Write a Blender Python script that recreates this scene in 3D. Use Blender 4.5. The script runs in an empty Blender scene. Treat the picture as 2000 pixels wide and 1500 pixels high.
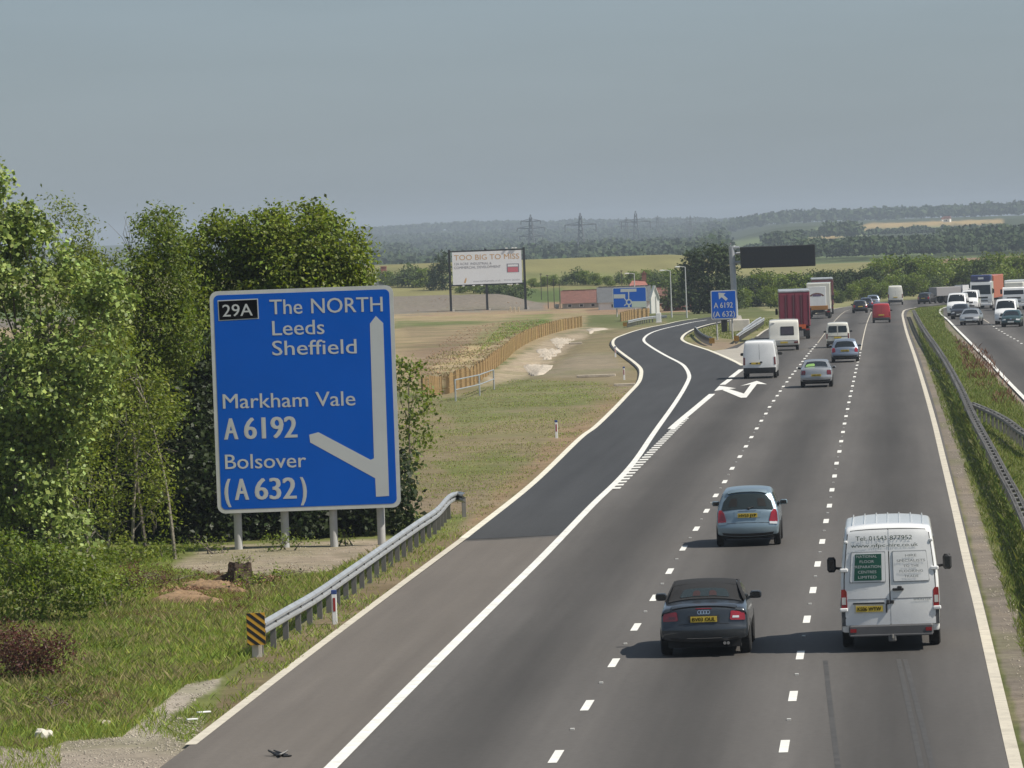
import bpy, bmesh, math, random
import numpy as np
from mathutils import Vector, Matrix
rnd = random.Random(7)
nrng = np.random.default_rng(11)
S = bpy.context.scene
COL = S.collection
# ------------------------------------------------------------------ camera
F_PX, PITCH, ROLL, CAM_H = 10313.0, 0.02972, 0.036, 8.6
cp, sp_ = math.cos(PITCH), math.sin(PITCH)
cr, sr = math.cos(ROLL), math.sin(ROLL)
FW = Vector((0, cp, -sp_)); U0 = Vector((0, sp_, cp)); R0 = Vector((1, 0, 0))
RC = R0 * cr - U0 * sr
UC = R0 * sr + U0 * cr
cam_d = bpy.data.cameras.new('camera')
cam = bpy.data.objects.new('camera', cam_d)
COL.objects.link(cam)
M3 = Matrix((RC, UC, -FW)).transposed().to_4x4()
M3.translation = Vector((0, 0, CAM_H))
cam.matrix_world = M3
cam_d.sensor_width = 36.0
cam_d.lens = F_PX / 2000.0 * 36.0
cam_d.clip_start = 1.0
cam_d.clip_end = 60000.0
S.camera = cam
# ------------------------------------------------------------------ world, sun, exposure
SUN_EL, SUN_AZ = math.radians(50.0), math.radians(16.0)      # azimuth behind the camera's right hand
sun_dir = Vector((math.cos(SUN_EL) * math.cos(SUN_AZ), -math.cos(SUN_EL) * math.sin(SUN_AZ), math.sin(SUN_EL)))
world = bpy.data.worlds.new('World')
S.world = world
world.use_nodes = True
wn = world.node_tree
for n in list(wn.nodes):
    wn.nodes.remove(n)
w_out = wn.nodes.new('ShaderNodeOutputWorld')
w_bg = wn.nodes.new('ShaderNodeBackground')
w_sky = wn.nodes.new('ShaderNodeTexSky')
w_sky.sky_type = 'NISHITA'
w_sky.sun_disc = False
w_sky.sun_elevation = SUN_EL
w_sky.sun_rotation = math.radians(90.0) + SUN_AZ
w_sky.altitude = 100.0
w_sky.air_density = 1.0
w_sky.dust_density = 0.8
w_sky.ozone_density = 7.0
w_bg.inputs['Strength'].default_value = 0.088
HAZE = 1.45e-4
# thin high haze veils the blue, with faint drifts of cirrus
w_tc = wn.nodes.new('ShaderNodeTexCoord')
w_mp = wn.nodes.new('ShaderNodeMapping'); w_mp.inputs['Scale'].default_value = (5.0, 5.0, 42.0)
w_no = wn.nodes.new('ShaderNodeTexNoise'); w_no.inputs['Scale'].default_value = 1.6; w_no.inputs['Detail'].default_value = 6; w_no.inputs['Roughness'].default_value = .55
w_mr = wn.nodes.new('ShaderNodeMapRange'); w_mr.inputs['From Min'].default_value = .3; w_mr.inputs['From Max'].default_value = .7
w_mr.inputs['To Min'].default_value = .93; w_mr.inputs['To Max'].default_value = 1.08
w_hs = wn.nodes.new('ShaderNodeHueSaturation'); w_hs.inputs['Color'].default_value = (2.95, 3.52, 4.05, 1)
w_mix = wn.nodes.new('ShaderNodeMix'); w_mix.data_type = 'RGBA'; w_mix.inputs['Factor'].default_value = .62
wn.links.new(w_tc.outputs['Generated'], w_mp.inputs['Vector']); wn.links.new(w_mp.outputs[0], w_no.inputs['Vector']); wn.links.new(w_no.outputs['Fac'], w_mr.inputs['Value'])
wn.links.new(w_mr.outputs[0], w_hs.inputs['Value'])
wn.links.new(w_sky.outputs['Color'], w_mix.inputs[6]); wn.links.new(w_hs.outputs[0], w_mix.inputs[7])
wn.links.new(w_mix.outputs[2], w_bg.inputs['Color'])
wn.links.new(w_bg.outputs['Background'], w_out.inputs['Surface'])
sun_d = bpy.data.lights.new('sun', 'SUN')
sun_d.energy = 5.0
sun_d.angle = math.radians(0.53)
sun_d.color = (1.0, 0.94, 0.84)
sun = bpy.data.objects.new('sun', sun_d)
sun.rotation_euler = (-sun_dir).to_track_quat('-Z', 'Y').to_euler()
sun.location = (60, -20, 80)
COL.objects.link(sun)
S.view_settings.view_transform = 'Standard'
S.view_settings.look = 'None'
S.view_settings.exposure = 0.12
S.view_settings.gamma = 1.0
S.view_settings.use_curve_mapping = False
try:
    S.cycles.max_bounces = 6
    S.cycles.diffuse_bounces = 2
    S.cycles.glossy_bounces = 3
    S.cycles.transmission_bounces = 4
    S.cycles.transparent_max_bounces = 8
    S.cycles.volume_bounces = 0
    S.cycles.caustics_reflective = False
    S.cycles.caustics_refractive = False
except Exception:
    pass
# ------------------------------------------------------------------ survey: photograph point -> ground point
def ray(px, py):
    du, dv = px - 1000.0, py - 750.0
    u = cr * du - sr * dv
    v = sr * du + cr * dv
    return FW + R0 * (u / F_PX) - U0 * (v / F_PX)
def base(Y):
    """the motorway falls away gently from the bridge"""
    Y = np.asarray(Y, float)
    q = np.where(Y < 600, -0.94e-5 * np.clip(Y - 80, 0, 520) ** 2, 0.0)
    t = np.clip(Y - 600, 0, 200)
    return np.where(Y < 600, q, -2.5418 - 0.009776 * t + 0.009776 * t * t / 400.0)
def bz(Y):
    return float(base(Y))
def G(px, py, z=0.0):
    """point at height z above the road's fall, seen at (px, py)"""
    d = ray(px, py)
    s = d.z / d.y
    a, b = 5.0, 20000.0
    for _ in range(48):
        m = 0.5 * (a + b)
        if CAM_H + s * m - z - bz(m) > 0: a = m
        else: b = m
    t = a / d.y
    return Vector((d.x * t, a, z + bz(a)))
def AT(px, py, Y):
    """point at distance Y seen at (px, py)"""
    d = ray(px, py)
    t = Y / d.y
    return Vector((d.x * t, Y, CAM_H + d.z * t))
def pix(X, Y, Z):
    X = np.asarray(X, float); Y = np.asarray(Y, float); dz = np.asarray(Z, float) - CAM_H
    fw = cp * Y - sp_ * dz
    up = sp_ * Y + cp * dz
    fw = np.where(fw < 0.5, 0.5, fw)
    u = F_PX * X / fw; v = -F_PX * up / fw
    return 1000 + cr * u + sr * v, 750 - sr * u + cr * v
# ------------------------------------------------------------------ tags
def tag(o, label=None, cat=None, group=None, kind=None):
    if label: o['label'] = label
    if cat: o['category'] = cat
    if group: o['group'] = group
    if kind: o['kind'] = kind
    return o
def empty(name, loc, rz=0.0, label=None, cat=None, group=None):
    o = bpy.data.objects.new(name, None)
    o.empty_display_size = 0.3
    o.location = loc
    o.rotation_euler = (0, 0, rz)
    COL.objects.link(o)
    tag(o, label, cat, group)
    return o
def link(name, me, parent=None):
    o = bpy.data.objects.new(name, me)
    COL.objects.link(o)
    if parent is not None:
        o.parent = parent
    return o
def copy_tree(o, parent=None):
    c = o.copy()
    COL.objects.link(c)
    if parent is not None:
        c.parent = parent
    for ch in list(o.children):
        copy_tree(ch, c)
    return c
# ------------------------------------------------------------------ materials
MATS = {}
def mat(name, col, rough=0.6, metal=0.0, var=0.0, vscale=3.0, bump=0.0, bscale=40.0, spec=0.5, coat=0.0, island=0.0, hue=0.0,
        dirt=None, dscale=1.5, damt=0.0, trans=0.0, coord='Object', stretch=None):
    if name in MATS:
        return MATS[name]
    m = bpy.data.materials.new(name)
    m.use_nodes = True
    nt = m.node_tree
    b = nt.nodes['Principled BSDF']
    b.inputs['Roughness'].default_value = rough
    b.inputs['Metallic'].default_value = metal
    b.inputs['Specular IOR Level'].default_value = spec
    b.inputs['Coat Weight'].default_value = coat
    b.inputs['Coat Roughness'].default_value = 0.06
    b.inputs['Base Color'].default_value = (*col, 1)
    L = nt.links
    src = None
    tc = None
    def coords():
        nonlocal tc
        if tc is None:
            t = nt.nodes.new('ShaderNodeTexCoord')
            tc = t.outputs[coord]
            if stretch:
                mp = nt.nodes.new('ShaderNodeMapping')
                mp.inputs['Scale'].default_value = stretch
                L.new(tc, mp.inputs['Vector'])
                tc = mp.outputs['Vector']
        return tc
    def rgb(c):
        n = nt.nodes.new('ShaderNodeRGB'); n.outputs[0].default_value = (*c, 1); return n.outputs[0]
    if var or island or damt:
        src = rgb(col)
    if var:
        n = nt.nodes.new('ShaderNodeTexNoise')
        n.inputs['Scale'].default_value = vscale
        n.inputs['Detail'].default_value = 5
        n.inputs['Roughness'].default_value = 0.65
        L.new(coords(), n.inputs['Vector'])
        r = nt.nodes.new('ShaderNodeMapRange')
        r.inputs['From Min'].default_value = 0.3; r.inputs['From Max'].default_value = 0.7
        r.inputs['To Min'].default_value = 1 - var; r.inputs['To Max'].default_value = 1 + var
        L.new(n.outputs['Fac'], r.inputs['Value'])
        hs = nt.nodes.new('ShaderNodeHueSaturation')
        L.new(src, hs.inputs['Color']); L.new(r.outputs[0], hs.inputs['Value'])
        src = hs.outputs[0]
    if island:
        g = nt.nodes.new('ShaderNodeNewGeometry')
        r = nt.nodes.new('ShaderNodeMapRange')
        r.inputs['To Min'].default_value = 1 - island; r.inputs['To Max'].default_value = 1 + island
        L.new(g.outputs['Random Per Island'], r.inputs['Value'])
        hs = nt.nodes.new('ShaderNodeHueSaturation')
        L.new(src, hs.inputs['Color']); L.new(r.outputs[0], hs.inputs['Value'])
        if hue:
            m1 = nt.nodes.new('ShaderNodeMath'); m1.operation = 'MULTIPLY'; m1.inputs[1].default_value = 7.31
            m2 = nt.nodes.new('ShaderNodeMath'); m2.operation = 'FRACT'
            r2 = nt.nodes.new('ShaderNodeMapRange')
            r2.inputs['To Min'].default_value = 0.5 - hue; r2.inputs['To Max'].default_value = 0.5 + hue
            L.new(g.outputs['Random Per Island'], m1.inputs[0]); L.new(m1.outputs[0], m2.inputs[0]); L.new(m2.outputs[0], r2.inputs['Value'])
            L.new(r2.outputs[0], hs.inputs['Hue'])
        src = hs.outputs[0]
    if damt:
        n = nt.nodes.new('ShaderNodeTexNoise')
        n.inputs['Scale'].default_value = dscale; n.inputs['Detail'].default_value = 6; n.inputs['Roughness'].default_value = 0.7
        L.new(coords(), n.inputs['Vector'])
        r = nt.nodes.new('ShaderNodeMapRange')
        r.inputs['From Min'].default_value = 0.45; r.inputs['From Max'].default_value = 0.75
        r.inputs['To Max'].default_value = damt
        L.new(n.outputs['Fac'], r.inputs['Value'])
        mx = nt.nodes.new('ShaderNodeMix'); mx.data_type = 'RGBA'
        L.new(r.outputs[0], mx.inputs['Factor']); L.new(src, mx.inputs[6]); mx.inputs[7].default_value = (*(dirt or (0.1, 0.08, 0.06)), 1)
        src = mx.outputs[2]
    if src is not None:
        L.new(src, b.inputs['Base Color'])
    if bump:
        n = nt.nodes.new('ShaderNodeTexNoise')
        n.inputs['Scale'].default_value = bscale; n.inputs['Detail'].default_value = 4
        L.new(coords(), n.inputs['Vector'])
        bp = nt.nodes.new('ShaderNodeBump'); bp.inputs['Strength'].default_value = bump; bp.inputs['Distance'].default_value = 0.05
        L.new(n.outputs['Fac'], bp.inputs['Height']); L.new(bp.outputs[0], b.inputs['Normal'])
    if trans:
        tl = nt.nodes.new('ShaderNodeBsdfTranslucent')
        mxs = nt.nodes.new('ShaderNodeMixShader'); mxs.inputs[0].default_value = trans
        if src is not None: 
            hs = nt.nodes.new('ShaderNodeHueSaturation'); hs.inputs['Value'].default_value = 1.3; hs.inputs['Saturation'].default_value = 1.15
            L.new(src, hs.inputs['Color']); L.new(hs.outputs[0], tl.inputs['Color'])
        else: tl.inputs['Color'].default_value = (*col, 1)
        L.new(b.outputs[0], mxs.inputs[1]); L.new(tl.outputs[0], mxs.inputs[2])
        L.new(mxs.outputs[0], nt.nodes['Material Output'].inputs['Surface'])
    MATS[name] = m
    return m
def attr_mat(name, rough=0.95, gamp=0.25, gscale=2.0, bump=0.4):
    """albedo from the mesh's 'soil' colours with fine procedural grain"""
    m = bpy.data.materials.new(name); m.use_nodes = True
    nt = m.node_tree; L = nt.links; b = nt.nodes['Principled BSDF']
    b.inputs['Roughness'].default_value = rough; b.inputs['Specular IOR Level'].default_value = 0.15
    a = nt.nodes.new('ShaderNodeAttribute'); a.attribute_name = 'soil'
    g = nt.nodes.new('ShaderNodeNewGeometry')
    n = nt.nodes.new('ShaderNodeTexNoise'); n.inputs['Scale'].default_value = gscale; n.inputs['Detail'].default_value = 7; n.inputs['Roughness'].default_value = 0.75
    L.new(g.outputs['Position'], n.inputs['Vector'])
    r = nt.nodes.new('ShaderNodeMapRange'); r.inputs['From Min'].default_value = 0.3; r.inputs['From Max'].default_value = 0.7
    r.inputs['To Min'].default_value = 1 - gamp; r.inputs['To Max'].default_value = 1 + gamp
    L.new(n.outputs['Fac'], r.inputs['Value'])
    hs = nt.nodes.new('ShaderNodeHueSaturation'); L.new(a.outputs['Color'], hs.inputs['Color']); L.new(r.outputs[0], hs.inputs['Value'])
    L.new(hs.outputs[0], b.inputs['Base Color'])
    n2 = nt.nodes.new('ShaderNodeTexNoise'); n2.inputs['Scale'].default_value = 9; n2.inputs['Detail'].default_value = 5
    L.new(g.outputs['Position'], n2.inputs['Vector'])
    bp = nt.nodes.new('ShaderNodeBump'); bp.inputs['Strength'].default_value = bump; bp.inputs['Distance'].default_value = 0.08
    L.new(n2.outputs['Fac'], bp.inputs['Height']); L.new(bp.outputs[0], b.inputs['Normal'])
    return m
# ------------------------------------------------------------------ mesh collector
class MB:
    def __init__(self):
        self.v = []; self.f = []; self.m = []
    def add(self, vs, fs, mi=0):
        o = len(self.v)
        self.v += [tuple(v) for v in vs]
        for f in fs:
            self.f.append([i + o for i in f]); self.m.append(mi)
        return self
    def box(self, c, s, mi=0, rz=0.0, taper=1.0, bev=0.0):
        x, y, z = s[0] / 2, s[1] / 2, s[2] / 2
        if bev > 0:
            return self.rbox(c, s, bev, mi, rz)
        vs = []
        for k in (-1, 1):
            t = taper if k == 1 else 1.0
            for (a, b) in ((-1, -1), (1, -1), (1, 1), (-1, 1)):
                vs.append((a * x * t, b * y * t, k * z))
        ca, sa = math.cos(rz), math.sin(rz)
        vs = [(c[0] + ca * p[0] - sa * p[1], c[1] + sa * p[0] + ca * p[1], c[2] + p[2]) for p in vs]
        return self.add(vs, [(3, 2, 1, 0), (4, 5, 6, 7), (0, 1, 5, 4), (1, 2, 6, 5), (2, 3, 7, 6), (3, 0, 4, 7)], mi)
    def rbox(self, c, s, r, mi=0, rz=0.0):
        """box with chamfered edges"""
        x, y, z = s[0] / 2, s[1] / 2, s[2] / 2
        r = min(r, x * .9, y * .9, z * .9)
        rings = []
        def oct_(ix, iy):
            return [(-ix + r, -iy), (ix - r, -iy), (ix, -iy + r), (ix, iy - r), (ix - r, iy), (-ix + r, iy), (-ix, iy - r), (-ix, -iy + r)]
        lv = [(-z, r * .7), (-z + r, 0), (z - r, 0), (z, r * .7)]
        vs = []
        ca, sa = math.cos(rz), math.sin(rz)
        for zz, ins in lv:
            for (a, b) in oct_(x - ins, y - ins):
                vs.append((c[0] + ca * a - sa * b, c[1] + sa * a + ca * b, c[2] + zz))
        fs = [tuple(range(7, -1, -1)), tuple(range(24, 32))]
        for k in range(3):
            for i in range(8):
                j = (i + 1) % 8
                fs.append((k * 8 + i, k * 8 + j, k * 8 + 8 + j, k * 8 + 8 + i))
        return self.add(vs, fs, mi)
    def tube(self, pts, radii, n=8, mi=0, cap=True):
        pts = [Vector(p) for p in pts]
        if not isinstance(radii, (list, tuple)):
            radii = [radii] * len(pts)
        vs = []; fs = []
        for i, p in enumerate(pts):
            a = pts[max(i - 1, 0)]; b = pts[min(i + 1, len(pts) - 1)]
            d = (b - a)
            if d.length < 1e-9: d = Vector((0, 0, 1))
            d.normalize()
            ref = Vector((0, 0, 1)) if abs(d.z) < 0.9 else Vector((1, 0, 0))
            e1 = d.cross(ref).normalized(); e2 = d.cross(e1)
            for k in range(n):
                t = 2 * math.pi * k / n
                vs.append(p + (e1 * math.cos(t) + e2 * math.sin(t)) * radii[i])
        for i in range(len(pts) - 1):
            for k in range(n):
                l = (k + 1) % n
                fs.append((i * n + k, i * n + l, i * n + n + l, i * n + n + k))
        if cap:
            fs.append(tuple(range(n - 1, -1, -1)))
            fs.append(tuple(range((len(pts) - 1) * n, len(pts) * n)))
        return self.add(vs, fs, mi)
    def cyl(self, c, r, h, axis='Z', n=16, mi=0, r2=None):
        a = {'X': Vector((1, 0, 0)), 'Y': Vector((0, 1, 0)), 'Z': Vector((0, 0, 1))}[axis]
        c = Vector(c)
        return self.tube([c - a * h / 2, c + a * h / 2], [r, r if r2 is None else r2], n, mi)
    def lathe(self, c, prof, axis='X', n=24, mi=0):
        """prof: list of (offset along axis, radius)"""
        c = Vector(c); vs = []; fs = []
        for (o, r) in prof:
            for k in range(n):
                t = 2 * math.pi * k / n
                a, b = r * math.cos(t), r * math.sin(t)
                vs.append(c + (Vector((o, a, b)) if axis == 'X' else Vector((a, o, b)) if axis == 'Y' else Vector((a, b, o))))
        for i in range(len(prof) - 1):
            for k in range(n):
                l = (k + 1) % n
                fs.append((i * n + k, i * n + l, i * n + n + l, i * n + n + k))
        fs.append(tuple(range(n))); fs.append(tuple(range((len(prof) - 1) * n, len(prof) * n)))
        return self.add(vs, fs, mi)
    def prism(self, poly, z0, z1, mi=0):
        n = len(poly)
        vs = [(p[0], p[1], z0) for p in poly] + [(p[0], p[1], z1) for p in poly]
        fs = [tuple(range(n - 1, -1, -1)), tuple(range(n, 2 * n))] + [(i, (i + 1) % n, n + (i + 1) % n, n + i) for i in range(n)]
        return self.add(vs, fs, mi)
    def mesh(self, name, mats, smooth=False, auto=None):
        me = bpy.data.meshes.new(name)
        me.from_pydata(self.v, [], self.f)
        if not isinstance(mats, (list, tuple)):
            mats = [mats]
        for m in mats:
            me.materials.append(m)
        me.polygons.foreach_set('material_index', np.array(self.m, dtype=np.int32))
        bm = bmesh.new(); bm.from_mesh(me)
        bmesh.ops.recalc_face_normals(bm, faces=bm.faces)
        if smooth:
            lim = math.radians(auto if auto else 35)
            for f in bm.faces: f.smooth = True
            for e in bm.edges:
                if len(e.link_faces) == 2:
                    e.smooth = e.calc_face_angle(0.0) < lim
        bm.to_mesh(me); bm.free()
        me.update()
        return me
    def build(self, name, mats, parent=None, smooth=False, auto=None):
        return link(name, self.mesh(name, mats, smooth, auto), parent)
def fast_mesh(name, verts, faces, m, n_per=4, colors=None):
    """verts (N,3) array, faces (M,n_per) array"""
    me = bpy.data.meshes.new(name)
    nv, nf = len(verts), len(faces)
    me.vertices.add(nv); me.vertices.foreach_set('co', np.ascontiguousarray(verts, dtype=np.float32).ravel())
    me.loops.add(nf * n_per); me.loops.foreach_set('vertex_index', np.ascontiguousarray(faces, dtype=np.int32).ravel())
    me.polygons.add(nf)
    me.polygons.foreach_set('loop_start', np.arange(0, nf * n_per, n_per, dtype=np.int32))
    me.polygons.foreach_set('loop_total', np.full(nf, n_per, dtype=np.int32))
    if colors is not None:
        a = me.color_attributes.new('soil', 'FLOAT_COLOR', 'POINT')
        c4 = np.ones((nv, 4), dtype=np.float32); c4[:, :3] = colors
        a.data.foreach_set('color', c4.ravel())
    for mm in (m if isinstance(m, (list, tuple)) else [m]):
        me.materials.append(mm)
    me.update(calc_edges=True)
    return me
def strip_sheet(name, left, right, z, m, parent=None):
    """flat ribbon between two polylines with equal counts"""
    mb = MB()
    n = len(left)
    mb.add([(p[0], p[1], z + bz(p[1])) for p in left] + [(p[0], p[1], z + bz(p[1])) for p in right], [(i, i + 1, n + i + 1, n + i) for i in range(n - 1)])
    return mb.build(name, m, parent)
def poly_sheet(name, pts, z, m, parent=None):
    me = bpy.data.meshes.new(name)
    bm = bmesh.new()
    vs = [bm.verts.new((p[0], p[1], z)) for p in pts]
    f = bm.faces.new(vs)
    if f.normal.z < 0: f.normal_flip()
    bmesh.ops.triangulate(bm, faces=bm.faces[:])
    y0, y1 = min(p[1] for p in pts), max(p[1] for p in pts)
    y = max(y0, 80.0) + 4.0
    while y < min(y1, 800.0):
        bmesh.ops.bisect_plane(bm, geom=bm.verts[:] + bm.edges[:] + bm.faces[:], plane_co=(0, y, 0), plane_no=(0, 1, 0))
        y += 6.0
    for v in bm.verts: v.co.z = z + bz(v.co.y)
    bmesh.ops.recalc_face_normals(bm, faces=bm.faces[:])
    for f in bm.faces:
        if f.normal.z < 0: f.normal_flip()
    bm.to_mesh(me); bm.free()
    me.materials.append(m)
    return link(name, me, parent)
def smooth_path(pts, step=None, n=None):
    """Catmull-Rom through 2D/3D points, resampled"""
    P = np.array([[p[0], p[1]] + ([p[2]] if len(p) > 2 else []) for p in pts], float)
    Q = np.vstack([2 * P[0] - P[1], P, 2 * P[-1] - P[-2]])
    out = []
    for i in range(1, len(Q) - 2):
        for t in np.linspace(0, 1, 10, endpoint=False):
            a, b, c, d = Q[i - 1], Q[i], Q[i + 1], Q[i + 2]
            out.append(0.5 * ((2 * b) + (-a + c) * t + (2 * a - 5 * b + 4 * c - d) * t * t + (-a + 3 * b - 3 * c + d) * t ** 3))
    out.append(P[-1]); out = np.array(out)
    if step is None and n is None:
        return out
    L = np.r_[0, np.cumsum(np.linalg.norm(np.diff(out, axis=0), axis=1))]
    k = n if n else max(2, int(L[-1] / step) + 1)
    s = np.linspace(0, L[-1], k)
    return np.stack([np.interp(s, L, out[:, i]) for i in range(out.shape[1])], 1)
def gpath(pxs, z=0.0, **kw):
    """smooth in the photo's plan view then on the ground"""
    return smooth_path([(lambda g: (g.x, g.y))(G(x, y, z)) for x, y in pxs], **kw)
def ribbon(path, half, off=0.0):
    """offset edges of a 2-D path"""
    d = np.gradient(path, axis=0); d /= np.linalg.norm(d, axis=1)[:, None] + 1e-9
    nrm = np.stack([d[:, 1], -d[:, 0]], 1)
    return path + nrm * (off - half), path + nrm * (off + half)
def vnoise(x, y, seed=0):
    xi = np.floor(x).astype(np.int64); yi = np.floor(y).astype(np.int64)
    fx = x - xi; fy = y - yi
    fx = fx * fx * (3 - 2 * fx); fy = fy * fy * (3 - 2 * fy)
    def h(a, b):
        n = (a * 374761393 + b * 668265263 + seed * 974711) & 0x7fffffff
        n = ((n ^ (n >> 13)) * 1274126177) & 0x7fffffff
        return ((n ^ (n >> 16)) & 0xffff) / 65535.0
    return (h(xi, yi) * (1 - fx) + h(xi + 1, yi) * fx) * (1 - fy) + (h(xi, yi + 1) * (1 - fx) + h(xi + 1, yi + 1) * fx) * fy
def fbm(x, y, seed=0, octv=4):
    s = 0; a = 0.5; t = 0
    for o in range(octv):
        s = s + a * vnoise(x * 2 ** o, y * 2 ** o, seed + o); t += a; a *= 0.55
    return s / t
def in_poly(px, py, poly):
    px = np.asarray(px); py = np.asarray(py)
    ins = np.zeros(px.shape, bool); n = len(poly); j = n - 1
    for i in range(n):
        xi, yi = poly[i]; xj, yj = poly[j]
        c = ((yi > py) != (yj > py)) & (px < (xj - xi) * (py - yi) / ((yj - yi) if yj != yi else 1e-9) + xi)
        ins ^= c; j = i
    return ins
def poly_dist(px, py, poly):
    """signed distance in polygon units, positive inside"""
    d = np.full(np.shape(px), 1e9); n = len(poly)
    for i in range(n):
        ax, ay = poly[i]; bx, by = poly[(i + 1) % n]
        vx, vy = bx - ax, by - ay
        t = np.clip(((px - ax) * vx + (py - ay) * vy) / (vx * vx + vy * vy + 1e-12), 0, 1)
        d = np.minimum(d, np.hypot(px - ax - t * vx, py - ay - t * vy))
    return np.where(in_poly(px, py, poly), d, -d)
# ================================================================== THE SETTING
def smooth01(x):
    x = np.clip(x, 0, 1); return x * x * (3 - 2 * x)
# ditch along the timber fence, gravel heap behind the billboard
DITCH = gpath([(960, 748), (1000, 728), (1040, 713), (1078, 684), (1112, 661), (1170, 646)], step=4.0)
HEAP0 = G(880, 612); 
def terrain(X, Y):
    X = np.asarray(X, float); Y = np.asarray(Y, float)
    r = np.hypot(X, Y)
    t = X / np.maximum(Y, 30.0)
    zl = np.interp(r, [0, 790, 1120, 1200, 1700, 3500, 6500, 8200, 9500, 14000], [0, 0, 4.9, 4.7, -14.5, -14.5, -2.5, 7, 3.5, -26])
    zr = np.interp(r, [0, 800, 1300, 1900, 2500, 3000, 3600, 5200, 6500, 14000], [0, 0, 0, -4.5, -4.5, -1, 4, 6.5, 3.5, -26])
    w = smooth01((t * 10313 - 300) / 260.0)
    z = zl * (1 - w) + zr * w + base(Y)
    far = smooth01((r - 1000) / 1500)
    z = z + far * 2.2 * (fbm(X / 420, Y / 420, 3) - 0.5) * 2
    z = z + smooth01((r - 6000) / 2000) * 5.0 * np.exp(-((t * 10313 + 90) / 170.0) ** 2)
    # gravel heap behind the billboard
    u = t * 10313
    cr_ = np.exp(-((Y - 800) / 18.0) ** 2) * smooth01((u + 420) / 60) * smooth01((90 - u) / 130)
    z = z + 2.1 * cr_ * (0.85 + 0.3 * fbm(X / 6, Y / 10, 5))
    # ditch
    near = (Y > 260) & (Y < 640) & (X > -40) & (X < 40)
    if np.any(near):
        dd = np.full(z.shape, 99.0)
        P = np.stack([X[near], Y[near]], 1)
        d = np.min(np.hypot(P[:, None, 0] - DITCH[None, :, 0], P[:, None, 1] - DITCH[None, :, 1]), 1)
        dd[near] = d
        z = z - 0.55 * np.exp(-(dd / 1.5) ** 2)
    # small bumps on the near verge
    vg = smooth01((Y - 60) / 30) * (1 - smooth01((Y - 560) / 120)) * (np.abs(u) < 1600)
    px, py = pix(X, Y, base(Y))
    wv = ((px < 1190) & (Y < 330)).astype(float)
    z = z + wv * vg * 0.10 * (fbm(X / 2.2, Y / 4.0, 8) - 0.5)
    return z
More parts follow.
